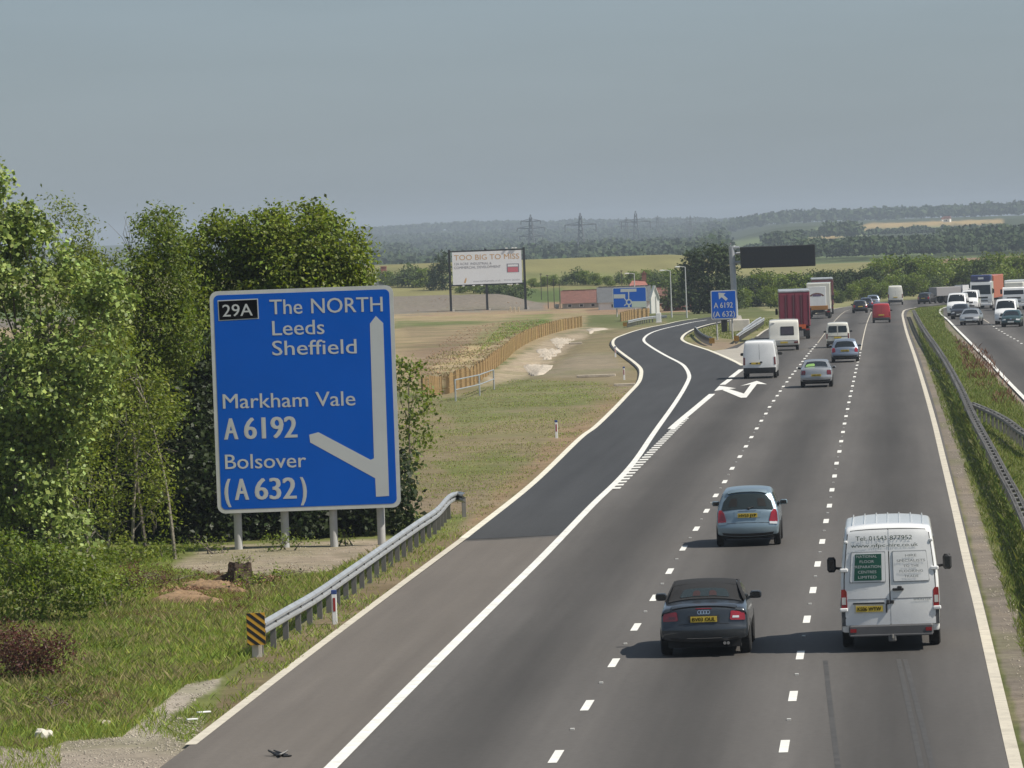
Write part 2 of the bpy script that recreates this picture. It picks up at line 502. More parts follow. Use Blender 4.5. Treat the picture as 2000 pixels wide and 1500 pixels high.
# soil / vegetation cover zones: polygon in plan (given by where the photograph shows it), colour, edge softness, roughness of edge
GRN = (.125, .135, .040); BEI = (.215, .165, .105); STRAW = (.29, .225, .128); EARTH = (.26, .175, .11); GRAV = (.27, .235, .195)
ZONES = [
    # polygon, (dmin, dmax), colour, feather px, edge noise px
    ([(-600, 660), (1350, 640), (1350, 560), (-600, 580)], (500, 700), EARTH, 6, 10),
    ([(-600, 760), (560, 745), (830, 770), (1145, 640), (1145, 606), (-600, 640)], (250, 600), STRAW, 5, 14),
    ([(770, 640), (890, 636), (980, 630), (880, 626), (770, 626)], (250, 600), (.13, .15, .05), 3, 4),
    ([(900, 690), (1000, 660), (1080, 640), (1075, 612), (1000, 620), (930, 650)], (250, 600), (.19, .19, .075), 6, 10),
    ([(990, 648), (1040, 634), (1075, 630), (1060, 622), (1000, 636)], (250, 600), (.11, .17, .04), 3, 4),
    ([(790, 705), (900, 668), (960, 680), (850, 730)], (250, 600), (.40, .31, .165), 6, 12),
    ([(-200, 650), (700, 614), (1015, 606), (1065, 608), (1065, 560), (-200, 600)], (535, 640), (.185, .16, .13), 3, 5),
    ([(700, 800), (830, 775), (1150, 648), (1300, 630), (1262, 720), (1250, 770), (900, 1060), (700, 1060)], (130, 520), (.20, .165, .092), 6, 10),
    ([(850, 790), (1000, 740), (1150, 745), (1215, 760), (1100, 800), (900, 830)], (130, 520), (.15, .155, .062), 10, 16),
    ([(1040, 735), (1120, 690), (1195, 690), (1225, 725), (1150, 740)], (130, 520), (.215, .18, .125), 8, 8),
    ([(830, 900), (1000, 880), (1060, 905), (900, 935)], (130, 520), (.14, .15, .05), 8, 14),
    ([(1080, 855), (1190, 780), (1250, 745), (1262, 740), (1130, 862), (905, 1053), (880, 1053)], (130, 420), (.235, .165, .10), 10, 14),
    ([(780, 960), (960, 940), (900, 1040), (780, 1060)], (120, 300), (.20, .155, .10), 8, 16),
    ([(940, 752), (1000, 742), (1055, 722), (1100, 690), (1155, 652), (1200, 640), (1150, 638), (1090, 653), (1040, 678), (995, 706), (950, 738)], (200, 620), (.315, .255, .18), 5, 8),
    ([(780, 690), (860, 660), (940, 650), (900, 690), (830, 740)], (250, 600), (.21, .15, .095), 12, 26),
    ([(790, 640), (900, 645), (980, 640), (900, 655), (800, 660)], (250, 600), (.22, .17, .10), 6, 14),
    # foreground left
    ([(-400, 1600), (340, 1470), (905, 1060), (905, 1000), (-400, 1000)], (60, 160), (.135, .15, .045), 8, 14),
    ([(330, 1115), (420, 1068), (800, 1055), (760, 1090), (640, 1118), (560, 1110), (480, 1125)], (110, 200), (.30, .245, .185), 5, 12),
    ([(270, 1185), (310, 1140), (440, 1130), (500, 1165), (460, 1185)], (100, 200), (.25, .15, .075), 5, 12),
    ([(480, 1290), (600, 1215), (820, 1065), (905, 1030), (905, 1060), (372, 1462)], (70, 180), (.17, .13, .075), 6, 12),
    ([(-400, 1700), (-400, 1478), (40, 1462), (130, 1447), (260, 1440), (330, 1450), (372, 1464), (350, 1700)], (60, 140), (.30, .255, .205), 5, 22),
    ([(235, 1445), (300, 1385), (365, 1340), (425, 1330), (395, 1350), (335, 1395), (285, 1445)], (70, 140), (.36, .315, .26), 4, 16),
    # median
    ([(1760, 600), (1850, 590), (2000, 780), (2400, 1100), (2400, 1700), (2010, 1500), (1800, 720)], (60, 520), (.115, .125, .04), 4, 10),
    ([(1762, 600), (1775, 600), (1800, 680), (1860, 830), (1930, 1060), (2010, 1250), (2080, 1500), (2010, 1500), (1880, 1000)], (60, 560), (.19, .162, .132), 3, 6),
    ([(1836, 604), (1862, 640), (2000, 775), (2200, 980), (2185, 990), (1985, 785), (1848, 640)], (60, 560), (.22, .185, .15), 2, 4),
    # gore island
    ([(1325, 660), (1350, 640), (1410, 626), (1500, 620), (1620, 598), (1640, 604), (1510, 645), (1450, 705), (1380, 685)], (280, 560), (.20, .19, .085), 3, 4),
    ([(1345, 672), (1400, 662), (1445, 668), (1440, 682), (1395, 684)], (280, 560), (.25, .19, .13), 3, 5),
    # pale grass beyond the bend
    ([(1560, 640), (1640, 600), (1720, 588), (1810, 582), (2100, 570), (2100, 520), (1400, 560)], (490, 640), (.24, .23, .11), 2, 3),
    # fields
    ([(-600, 640), (1400, 600), (1400, 480), (-600, 500)], (838, 1210), (.205, .19, .078), 4, 6),
    ([(740, 545), (1400, 560), (1400, 535), (740, 530)], (838, 1210), (.17, .18, .065), 8, 8),
    ([(1400, 575), (2100, 560), (2100, 440), (1400, 480)], (830, 1750), (.205, .19, .078), 4, 6),
    ([(1830, 520), (2000, 500), (2000, 480), (1860, 492), (1800, 505)], (830, 1800), (.25, .165, .10), 3, 3),
    ([(1400, 560), (2100, 560), (2100, 380), (1400, 380)], (1700, 3050), (.10, .13, .045), 6, 6),
    ([(1470, 500), (1600, 474), (1700, 448), (1800, 440), (1960, 436), (1960, 428), (1700, 436), (1640, 452), (1470, 488)], (2300, 4600), (.40, .29, .13), 2, 2),
    ([(1640, 470), (1740, 450), (1860, 447), (1850, 442), (1740, 446), (1640, 464)], (2300, 4600), (.17, .20, .085), 2, 1),
    ([(1330, 500), (1480, 478), (1600, 462), (1660, 440), (1520, 458), (1400, 478)], (2000, 4600), (.15, .19, .07), 3, 3),
    ([(1280, 520), (1300, 484), (1380, 480), (1380, 492)], (1500, 4600), (.38, .27, .13), 2, 2),
    ([(1030, 592), (1360, 588), (1360, 560), (1030, 566)], (575, 700), (.085, .12, .034), 3, 5),
    ([(-400, 640), (1030, 592), (1030, 572), (-400, 620)], (590, 700), (.085, .12, .034), 3, 5),
]
def ground_cover(X, Y, Z):
    px, py = pix(X, Y, Z)
    r = np.hypot(X, Y); re = r * 8.6 / (8.6 - base(Y))
    n1 = fbm(X / 7.0, Y / 7.0, 21, 5); n2 = fbm(X / 1.6, Y / 1.6, 31, 4); n3 = fbm(X / 40, Y / 40, 41, 4)
    col = np.empty(X.shape + (3,))
    base_n = np.array((.105, .12, .042)); base_f = np.array((.05, .065, .028))
    k = smooth01((r - 1250) / 500)[..., None]
    col[:] = base_n * (1 - k) + base_f * k
    for poly, (d0, d1), c, fe, en in ZONES:
        bx = [p[0] for p in poly]; by = [p[1] for p in poly]
        s = ((re > d0) & (re < d1) if d1 <= 700 else (r > d0) & (r < d1)) & (px > min(bx) - 60) & (px < max(bx) + 60) & (py > min(by) - 40) & (py < max(by) + 40)
        if not np.any(s): continue
        d = poly_dist(px[s], py[s], poly) + (n1[s] - 0.5) * 2 * en * 1.4 + (n2[s] - 0.5) * 2 * en * 0.7
        w = smooth01(d / fe * 0.5 + 0.5)[:, None]
        col[s] = col[s] * (1 - w) + np.array(c) * w
    # patchy cover everywhere, greener and barer spots
    nearz = 1 - smooth01((r - 650) / 200)
    g = smooth01((n1 - 0.52) * 6) * nearz
    b = smooth01((0.44 - n1) * 6) * nearz
    col = col * (1 - .38 * g[..., None]) + np.array((.12, .135, .045)) * .38 * g[..., None]
    col = col * (1 - .32 * b[..., None]) + np.array((.27, .215, .15)) * .32 * b[..., None]
    col *= (0.80 + 0.40 * n2 * nearz + 0.2 * (1 - nearz))[..., None]
    col *= (0.85 + 0.30 * n3)[..., None]
    col *= (1 + .22 * (fbm(X / 5.0, Y / 30.0, 51, 4) - .5) * 2 * smooth01((r - 780) / 60) * (1 - smooth01((r - 1300) / 200)))[..., None]
    return col
def make_ground():
    fine = np.arange(-0.125, 0.1301, 0.0008)
    left = np.linspace(-math.pi * 0.98, -0.125, 46, endpoint=False)
    right = np.linspace(0.1305, math.pi * 0.98, 46)
    ang = np.concatenate([left, fine, right])
    k = np.concatenate([np.arange(1500, 260, -5.0), np.arange(260, 6.0, -1.0)])
    rad = np.concatenate([[1.0, 20, 40], 88500.0 / k])
    A, R = np.meshgrid(ang, rad)
    X = R * np.sin(A); Y = R * np.cos(A)
    Z = terrain(X, Y) - 0.06
    C = ground_cover(X, Y, Z)
    nr, na = X.shape
    V = np.stack([X, Y, Z], -1).reshape(-1, 3)
    i = np.arange(nr - 1)[:, None] * na + np.arange(na - 1)[None, :]
    Fq = np.stack([i, i + 1, i + na + 1, i + na], -1).reshape(-1, 4)[:, ::-1]
    wrap_a = np.arange(nr - 1) * na + na - 1; wrap_b = np.arange(nr - 1) * na
    Fw = np.stack([wrap_a, wrap_b, wrap_b + na, wrap_a + na], -1)[:, ::-1]
    me = fast_mesh('ground', V, np.vstack([Fq, Fw]), attr_mat('ground_cover', gamp=0.28, gscale=1.4), 4, C.reshape(-1, 3))
    o = link('ground', me); o['kind'] = 'structure'
    return o
make_ground()
# ------------------------------------------------------------------ roads
def road_mat(name, col, streak, grain=0.16, rough=0.85):
    """bituminous surface: grain, blotches, wheel-track streaks that run along the lanes"""
    m = bpy.data.materials.new(name); m.use_nodes = True
    nt = m.node_tree; L = nt.links; b = nt.nodes['Principled BSDF']
    b.inputs['Roughness'].default_value = rough; b.inputs['Specular IOR Level'].default_value = 0.25
    g = nt.nodes.new('ShaderNodeNewGeometry')
    rot = nt.nodes.new('ShaderNodeMapping'); rot.inputs['Rotation'].default_value = (0, 0, 0.0719)
    L.new(g.outputs['Position'], rot.inputs['Vector'])
    def noise(sc, scale, det=5, ro=.6):
        mp = nt.nodes.new('ShaderNodeMapping'); mp.inputs['Scale'].default_value = sc
        L.new(rot.outputs[0], mp.inputs['Vector'])
        n = nt.nodes.new('ShaderNodeTexNoise'); n.inputs['Scale'].default_value = scale; n.inputs['Detail'].default_value = det; n.inputs['Roughness'].default_value = ro
        L.new(mp.outputs[0], n.inputs['Vector']); return n.outputs['Fac']
    def rng(src, a, bb, lo, hi):
        r = nt.nodes.new('ShaderNodeMapRange'); r.inputs['From Min'].default_value = a; r.inputs['From Max'].default_value = bb
        r.inputs['To Min'].default_value = lo; r.inputs['To Max'].default_value = hi; L.new(src, r.inputs['Value']); return r.outputs[0]
    def mul(a, bb):
        n = nt.nodes.new('ShaderNodeMath'); n.operation = 'MULTIPLY'; L.new(a, n.inputs[0]); L.new(bb, n.inputs[1]); return n.outputs[0]
    v = rng(noise((1, 1, 1), 6.0, 8, .8), .3, .7, 1 - grain, 1 + grain)
    v = mul(v, rng(noise((1, .05, 1), .55, 4), .3, .7, 1 - .13, 1 + .13))
    v = mul(v, rng(noise((1, .012, 1), 2.2, 3), .3, .7, 1 - .07, 1 + .07))
    v = mul(v, rng(noise((1, 1, 1), .08, 3), .3, .7, .95, 1.05))
    if streak:
        # oil and rubber darken the middle of each lane, wheel tracks polish pale
        sx = nt.nodes.new('ShaderNodeSeparateXYZ'); L.new(rot.outputs[0], sx.inputs[0])
        a = nt.nodes.new('ShaderNodeMath'); a.operation = 'MULTIPLY_ADD'; L.new(sx.outputs[0], a.inputs[0])
        a.inputs[1].default_value = 2 * math.pi / 3.65; a.inputs[2].default_value = streak[0]
        c = nt.nodes.new('ShaderNodeMath'); c.operation = 'COSINE'; L.new(a.outputs[0], c.inputs[0])
        v = mul(v, rng(c.outputs[0], -1, 1, 1 + streak[1], 1 - streak[1]))
    hs = nt.nodes.new('ShaderNodeHueSaturation'); hs.inputs['Color'].default_value = (*col, 1); L.new(v, hs.inputs['Value'])
    L.new(hs.outputs[0], b.inputs['Base Color'])
    bp = nt.nodes.new('ShaderNodeBump'); bp.inputs['Strength'].default_value = .25; bp.inputs['Distance'].default_value = .01
    L.new(noise((1, 1, 1), 60, 3), bp.inputs['Height']); L.new(bp.outputs[0], b.inputs['Normal'])
    return m
TH = 0.0719
def road_x(px, py):
    g = G(px, py); return g.x * math.cos(TH) - g.y * math.sin(TH)
LX = road_x(1360, 1033)                       # lane 1 / lane 2 line in road coordinates
def road_u(u, dist):
    """point at lateral u from the lane 1/2 line, dist metres along the road"""
    x = LX + u
    return (x * math.cos(TH) + dist * math.sin(TH), -x * math.sin(TH) + dist * math.cos(TH))
ph = -2 * math.pi / 3.65 * (LX + 3.65 / 2)
M_TAR = road_mat('motorway_asphalt', (.087, .081, .075), (ph, .27))
M_SHO = road_mat('shoulder_asphalt', (.138, .122, .106), None, .12)
M_SLIP = road_mat('new_asphalt', (.050, .051, .053), None, .14)
M_CON = mat('pale_concrete', (.36, .33, .28), .9, var=.15, vscale=.8, bump=.2)
gp = lambda L: [(G(x, y).x, G(x, y).y) for x, y in L]
def back(pts, k=1.0, dist=55.0):
    """carry a polyline on towards and under the bridge"""
    a, b = pts[0], pts[1]
    dx, dy = a[0] - b[0], a[1] - b[1]
    n = math.hypot(dx, dy)
    return (a[0] + dx / n * dist, a[1] + dy / n * dist)
lb = gp([(325, 1490), (640, 1255), (905, 1058), (1132, 862), (1246, 760), (1330, 700), (1395, 690), (1470, 662), (1502, 642), (1560, 622), (1630, 602.5), (1667, 596.5), (1720, 590), (1770, 586), (1850, 581.5), (1980, 574), (2200, 561)])
rb = gp([(1996, 1500), (1926, 1200), (1878, 1000), (1828, 800), (1797, 700), (1778, 650), (1770.5, 620), (1771, 610), (1778, 604), (1800, 599), (1850, 594.5), (1980, 587), (2200, 575)])
ncw = poly_sheet('motorway_carriageway', [back(lb)] + lb + rb[::-1] + [back(rb)], 0.0, M_TAR); ncw['kind'] = 'structure'
sl = gp([(1849, 599.5), (1839, 603), (1834, 608), (1836.5, 614.5), (1848, 624), (1867, 644), (1898, 675), (1929, 706), (1958, 737), (1992, 772), (2095, 880), (2300, 1100), (2520, 1400)])
sr_ = [(p[0], p[1]) for p in gp([(2700, 1300), (2420, 860), (2250, 690), (2200, 640), (2210, 600), (2350, 574), (2340, 568), (2210, 569), (1980, 581), (1880, 589)])]
scw = poly_sheet('southbound_carriageway', sl[::-1][:0] + [back(sl[::-1])] + sl[::-1] + sr_[::-1] + [(sr_[0][0] + 3, sr_[0][1] - 60)], 0.006, M_TAR); scw['kind'] = 'structure'
hs_l = gpath([(325, 1490), (640, 1255), (905, 1058)], n=120); hs_r = gpath([(640, 1507), (830, 1316), (1098, 1048)], n=120)
e0 = back([tuple(hs_l[0]), tuple(hs_l[1])]); e1 = back([tuple(hs_r[0]), tuple(hs_r[1])])
hsh = strip_sheet('hard_shoulder', [e0] + [tuple(p) for p in hs_l], [e1] + [tuple(p) for p in hs_r], 0.004, M_SHO); hsh['kind'] = 'structure'
OUT = [(905, 1052), (1040, 945), (1132, 857), (1163, 833.6), (1198, 800), (1227, 769.6), (1246, 749), (1252, 734), (1251, 720), (1238, 707), (1219, 693), (1203, 680), (1197, 670), (1202, 661), (1219, 653.6), (1243, 645.6), (1270, 639), (1301, 633), (1328, 627), (1362, 622)]
MID = [(647, 1500), (830, 1315), (940, 1206), (1050, 1098), (1110, 1036), (1160, 984), (1200, 946), (1226, 918), (1248, 890), (1276, 848), (1313.6, 795), (1333, 765), (1344, 744), (1346, 734), (1341, 721.6), (1329.6, 710), (1299, 694), (1272, 678), (1258, 666.5), (1261, 657.5), (1275, 649), (1299, 641.6), (1328, 635), (1352, 629.6), (1381, 625)]
RGT = [(1449.6, 714), (1427, 702), (1389, 686), (1350, 673), (1335, 666), (1332, 660), (1340, 651), (1358, 642), (1384, 634), (1405, 629.6), (1432, 625)]
LN1 = [(1100, 1045), (1160, 986), (1205, 945), (1311, 838), (1391, 770), (1449.6, 714)]
slip_poly = gp([(895, 1055)]) + [tuple(p) for p in gpath([(x - 6, y + 2) for x, y in OUT], n=70)][1:] + gp([(1400, 617), (1450, 618)]) + [tuple(p) for p in gpath([(x + 4, y + 1) for x, y in RGT], n=40)][::-1] + gp(LN1[::-1][1:])
slp = poly_sheet('slip_road', slip_poly, 0.008, M_SLIP); slp['kind'] = 'structure'
gc = poly_sheet('gore_apron', gp([(1386, 686.5), (1449, 714.5), (1478, 664), (1470, 660), (1440, 680)]), 0.012, M_CON); gc['kind'] = 'structure'
# ------------------------------------------------------------------ painted markings
def paint_mat(name, col):
    return mat(name, col, .7, var=.10, vscale=1.2, dirt=(.25, .22, .18), dscale=2.5, damt=.45, coord='Object', spec=.3)
M_WH = paint_mat('road_paint', (.78, .77, .72)); M_CR = paint_mat('worn_road_paint', (.58, .53, .43))
def line(name, px_pts, half, z, m, parent, step=1.5, ext=0.0):
    p = gpath(px_pts, step=step)
    if ext:
        b = back([tuple(p[0]), tuple(p[1])], dist=ext); p = np.vstack([b, p])
    l, r = ribbon(p, half)
    o = strip_sheet(name, l, r, z, m, None); o.parent = parent
    return o
line('edge_line', [(372, 1455), (640, 1249), (905, 1052)], .10, .009, M_CR, hsh)
M_CRL = paint_mat('cream_road_paint', (.74, .70, .58))
line('edge_line', OUT, .115, .013, M_CRL, slp, step=1.0)
line('shoulder_line', MID, .112, .016, M_WH, ncw, step=1.0, ext=50)
line('edge_line', RGT, .12, .017, M_CRL, slp, step=.8)
line('edge_line', [(2038, 1700), (1985, 1500), (1915, 1200), (1890, 1100), (1867, 1000), (1843, 900), (1818, 800), (1788, 700), (1771, 650), (1763.5, 620), (1763.5, 611), (1769, 605), (1790, 600.5)], .105, .006, M_CR, ncw, step=1.5, ext=30)
line('edge_line', [(1849, 599.5), (1839, 603), (1835.5, 608), (1839, 614.5), (1850.5, 624), (1870, 644), (1901, 675), (1932, 706), (1961, 737), (1995, 772), (2100, 880), (2300, 1092), (2510, 1385)], .10, .012, M_WH, scw, step=1.5)
line('edge_line', [(1478, 657), (1504, 640.5), (1560, 620.5), (1632, 602.8), (1667, 598), (1720, 592)], .10, .006, M_CR, ncw)
line('gore_line', [(1311, 838), (1330, 821), (1360, 796), (1391, 770)], .16, .017, M_WH, ncw)
line('gore_line', [(1411, 752), (1426, 741)], .16, .017, M_WH, ncw)
line('gore_line', [(1427.5, 738), (1448, 722)], .16, .017, M_WH, ncw)
def tooth(p, w, l, ang, z):
    mb = MB(); ca, sa = math.cos(ang), math.sin(ang)
    q = [(-w, -l), (w, -l), (w, l), (-w, l)]
    mb.add([(a * ca - b * sa, a * sa + b * ca, 0) for a, b in q], [(0, 1, 2, 3)])
    return mb
dash_me = tooth(None, .075, 1.0, 0, 0).mesh('lane_dash', M_WH)
stud_me = MB().box((0, 0, .012), (.07, .12, .03)).mesh('road_stud', mat('stud_casting', (.55, .54, .5), .5))
def at_road(name, me, x, y, z, parent, rz):
    o = link(name, me, parent); o.location = (x, y, z + bz(y)); o.rotation_euler = (0, 0, rz); return o
D12 = [(1086, 1478), (1147, 1378), (1199, 1295), (1242, 1225), (1278, 1168), (1308, 1116), (1335, 1071), (1360, 1033), (1380, 998), (1398, 968), (1415.5, 941), (1430, 915), (1445, 892), (1457, 872), (1467.6, 854), (1478, 837), (1487, 822), (1496, 808), (1503, 795), (1511, 783), (1518, 773), (1524, 764), (1530, 755), (1537, 746), (1542.5, 738), (1548, 731), (1553, 725), (1558, 718.5), (1563, 712), (1567.5, 706), (1571.5, 700.5), (1575.5, 695.5), (1579.5, 690.5), (1583.5, 686), (1587, 681.5), (1590.5, 677.5), (1594, 673.5)]
D23 = [(1532, 1458), (1549, 1360), (1563, 1280), (1576, 1210), (1588, 1153), (1597, 1102), (1606, 1058), (1613.5, 1018), (1620, 988), (1625, 957), (1630, 930), (1634, 905), (1639.5, 882), (1643, 862), (1646.5, 844), (1649.5, 827.5), (1652.5, 813), (1655.5, 799), (1658, 786), (1660.5, 774), (1663, 764), (1665, 754), (1667, 745), (1669, 736), (1670.7, 728), (1672.4, 720.5), (1674, 713.5), (1675.6, 707), (1677.2, 700.5), (1678.6, 694.5), (1680, 689)]
for D in (D12, D23):
    P = [G(x, y) for x, y in D]
    P = [P[0] - (P[1] - P[0]) * k for k in (3, 2, 1)] + P
    for i, p in enumerate(P):
        q = P[min(i + 1, len(P) - 1)]; r = P[max(i - 1, 0)]
        a = -math.atan2(q.x - r.x, q.y - r.y)
        at_road('lane_dash', dash_me, p.x, p.y, .007, ncw, a)
        if i < 26 and i + 1 < len(P):
            m_ = (p + q) / 2
            at_road('road_stud', stud_me, m_.x, m_.y, 0.0, ncw, a)
# farther on the dashes run together into one line
line('lane_line', [(1597, 670), (1612, 650), (1632, 625), (1648, 610), (1660, 605)], .03, .007, M_CR, ncw)
line('lane_line', [(1681.5, 684), (1686, 660), (1693, 632), (1702, 610), (1707, 604)], .04, .007, M_CR, ncw)
line('lane_line', [(1905, 612), (1917, 621), (1932, 631)], .04, .012, M_CR, scw)
SB = [(1936, 634.5), (1941, 638), (1946, 641.5), (1951, 645), (1957, 648), (1962, 651.5), (1968, 655), (1974, 658.5), (1981, 662), (1988, 666), (1995, 671), (2004, 677)]
SBP = [G(x, y) for x, y in SB]
sb_me = tooth(None, .075, .8, 0, 0).mesh('lane_dash', M_WH)
for i, p in enumerate(SBP):
    q = SBP[min(i + 1, len(SBP) - 1)]; r = SBP[max(i - 1, 0)]
    at_road('lane_dash', sb_me, p.x, p.y, .012, scw, -math.atan2(q.x - r.x, q.y - r.y))
# raised ribs of the diverge line
ta, tb = np.array(gp([(1203, 954)])[0]), np.array(gp([(1338, 818)])[0])
rib_me = tooth(None, .16, .5, 0, 0).mesh('line_rib', M_WH)
nt_ = int(np.linalg.norm(tb - ta) / 2.0)
for k in range(nt_):
    p = ta + (tb - ta) * (k / (nt_ - 1))
    at_road('line_rib', rib_me, p[0], p[1], .019, ncw, -math.atan2(tb[0] - ta[0], tb[1] - ta[1]))
# two-headed lane arrow
A_ = lambda L: gp(L)
ar = MB()
for poly in ([(1447, 777.5), (1458, 777), (1479, 750), (1467, 750)], [(1446, 754.5), (1478, 744.5), (1498, 751), (1477, 750.5), (1466, 751)], [(1447, 777.5), (1457, 770.5), (1421, 759.5), (1411, 762.5)], [(1395, 764), (1405, 754), (1438, 759), (1418, 761)]):
    q = A_(poly); ar.add([(x, y, .018 + bz(y)) for x, y in q], [tuple(range(len(q)))])
arr = ar.build('lane_arrow', M_WH, ncw)

M_TYM = mat('tyre_rubber_mark', (.056, .053, .050), .8, var=.3, vscale=2)
for k, pts in enumerate(([(1612, 1290), (1622, 1380), (1637, 1500), (1650, 1600)], [(1755, 1288), (1775, 1380), (1800, 1500), (1820, 1600)], [(1768, 1288), (1792, 1380), (1822, 1500), (1845, 1600)])):
    line('tyre_mark', pts, .045, .0025, M_TYM, ncw, step=1.0)
# ================================================================== PLANTS
def leaf_mat(name, col, isl=.35, hue=.02, trans=.36, rough=.5):
    return mat(name, col, rough, island=isl, hue=hue, trans=trans, spec=.35)
M_BARK = mat('bark', (.15, .125, .10), .95, var=.3, vscale=6, bump=.6, bscale=20)
M_BARKP = mat('pale_bark', (.27, .24, .19), .95, var=.3, vscale=6, bump=.6, bscale=20)
M_LPALE = leaf_mat('pale_leaf', (.235, .30, .080), .6, .02, .22)
M_LYEL = leaf_mat('yellow_green_leaf', (.185, .225, .036), .4)
M_LMID = leaf_mat('mid_leaf', (.14, .185, .028), .4)
M_LDARK = leaf_mat('dark_leaf', (.175, .22, .032), .6)
M_LSHADE = leaf_mat('shade_dark_leaf', (.036, .054, .017), .4)  # leaf green darkened to stand in for shade under the trees
M_LRED = leaf_mat('russet_leaf', (.105, .045, .03), .45, .03)
M_LFAR = leaf_mat('far_leaf', (.085, .12, .032), .45, .02, .2, .8)
M_LFARD = leaf_mat('far_dark_leaf', (.048, .072, .022), .42, .02, .2, .8)
M_LWOOD = leaf_mat('woodland_leaf', (.045, .070, .026), .4, .02, .1, .9)
def leaf_quads(C, N, size, asp, rng, jit=.4):
    """rhombic leaves: centres C, preferred normals N"""
    n = len(C)
    v = N + rng.normal(0, 1.0, (n, 3)); v /= np.linalg.norm(v, axis=1)[:, None] + 1e-9
    a = np.cross(v, rng.normal(0, 1, (n, 3))); a /= np.linalg.norm(a, axis=1)[:, None] + 1e-9
    b = np.cross(v, a)
    s = size * (1 + rng.uniform(-jit, jit, n))
    L = (a * s[:, None] * .5); Wd = (b * (s * asp)[:, None] * .5)
    fold = v * (s * .10)[:, None]
    V = np.stack([C - L, C + Wd - L * .1 + fold, C + L, C - Wd - L * .1 + fold], 1).reshape(-1, 3)
    F_ = np.arange(4 * n).reshape(-1, 4)
    return V, F_
def crown_points(lobes, per_m2, k_leaf, rng, spread, shell=.6, gap=.42, gscale=1.0, ground=0.0):
    """leaf centres clustered on twigs through ragged lobes"""
    C = []; N = []
    for (c, r) in lobes:
        c = np.array(c, float); r = np.array(r, float)
        area = math.pi * r[0] * r[2] * 2.2
        nt = max(6, int(area * per_m2 / k_leaf))
        d = rng.normal(0, 1, (nt, 3)); d /= np.linalg.norm(d, axis=1)[:, None]
        rad = shell + (1.06 - shell) * rng.random(nt) ** .6
        # ragged outline: bulges and hollows
        bul = .80 + .42 * fbm(d[:, 0] * 2.1 + c[0] * 3.1, d[:, 2] * 2.1 + d[:, 1] * 1.3 + c[2] * 1.7, 5, 3)
        p = c + d * r * (rad * bul)[:, None]
        g = fbm(p[:, 0] / gscale + 9.1, (p[:, 2] + p[:, 1] * .7) / gscale, 17, 3)
        ok = (g > gap) & (p[:, 2] > ground)
        p = p[ok]; d = d[ok]
        if not len(p): continue
        q = np.repeat(p, k_leaf, 0) + rng.normal(0, spread, (len(p) * k_leaf, 3)) * np.array([1, 1, .7])
        C.append(q); N.append(np.repeat(d, k_leaf, 0) * .7 + np.array([0, 0, .75]))
    return np.vstack(C), np.vstack(N)
def limb(mb, a, b, r0, r1, rng, sag=.12, n=5):
    a = np.array(a, float); b = np.array(b, float)
    L = np.linalg.norm(b - a); pts = []
    off = rng.normal(0, sag * L * .35, 3); off[2] = abs(off[2]) * .6
    for i in range(n):
        t = i / (n - 1)
        pts.append(a * (1 - t) + b * t + off * math.sin(math.pi * t))
    mb.tube(pts, [r0 * (1 - t) + r1 * t for t in np.linspace(0, 1, n)], 6)
    return pts
def make_tree(name, loc, lobes, leaf, m_leaf, label, cat='tree', group=None, per=120, k=10, spread=.22, stems=((0, 0),), m_bark=None, trunk_r=.12,
              shell=.6, gap=.42, asp=.6, seed=1, gscale=1.0, twigs=0):
    """lobes are (centre, radii) in the tree's own frame, metres"""
    rng = np.random.default_rng(seed)
    root = empty(name, loc, 0, label, cat, group)
    C, N = crown_points(lobes, per, k, rng, spread, shell, gap, gscale)
    V, Fc = leaf_quads(C, N, leaf, asp, rng)
    link('crown', fast_mesh('crown', V, Fc, m_leaf), root)
    mb = MB()
    top = max(l[0][2] for l in lobes)
    for si, (sx, sy) in enumerate(stems):
        mine = [l for i, l in enumerate(lobes) if i % len(stems) == si] or lobes
        cx = np.mean([l[0][0] for l in mine]); cy = np.mean([l[0][1] for l in mine])
        h = max(l[0][2] for l in mine)
        main = limb(mb, (sx, sy, -.1), (cx * .7 + sx * .3, cy, h * .9), trunk_r, trunk_r * .25, rng, .06, 7)
        for (c, r) in mine:
            i = min(range(len(main)), key=lambda q: abs(main[q][2] - c[2] * .72))
            pts = limb(mb, main[i], np.array(c) + np.array([0, 0, .2 * r[2]]), trunk_r * .42, trunk_r * .10, rng, .15, 4)
            for q in range(3 + twigs):
                d = rng.normal(0, 1, 3); d /= np.linalg.norm(d)
                limb(mb, pts[2], np.array(c) + d * np.array(r) * .95, trunk_r * .16, trunk_r * .05, rng, .2, 3)
    mb.build('trunk', m_bark or M_BARK, root, smooth=True)
    return root
def lobes_from(px_lobes, Y, base_pt, dr=.8, jig=0.5, seed=0):
    """lobe list seen at (px, py) with radii in photo px, at distance Y"""
    rng = random.Random(seed); out = []
    for (px, py, rx, rz) in px_lobes:
        yy = Y + rng.uniform(-jig, jig) * 1.5
        p = AT(px, py, yy); s = yy / F_PX
        out.append(((p.x - base_pt.x, p.y - base_pt.y, p.z - base_pt.z), (rx * s, max(rx, rz) * s * dr, rz * s)))
    return out
def near_tree(name, base_px, lobes_px, leaf, m_leaf, label, **kw):
    b = G(*base_px)
    yoff = kw.pop('yoff', 0.0)
    return make_tree(name, b, lobes_from(lobes_px, b.y + yoff, b, seed=kw.get('seed', 1), dr=kw.pop('dr', .8)), leaf, m_leaf, label, **kw)
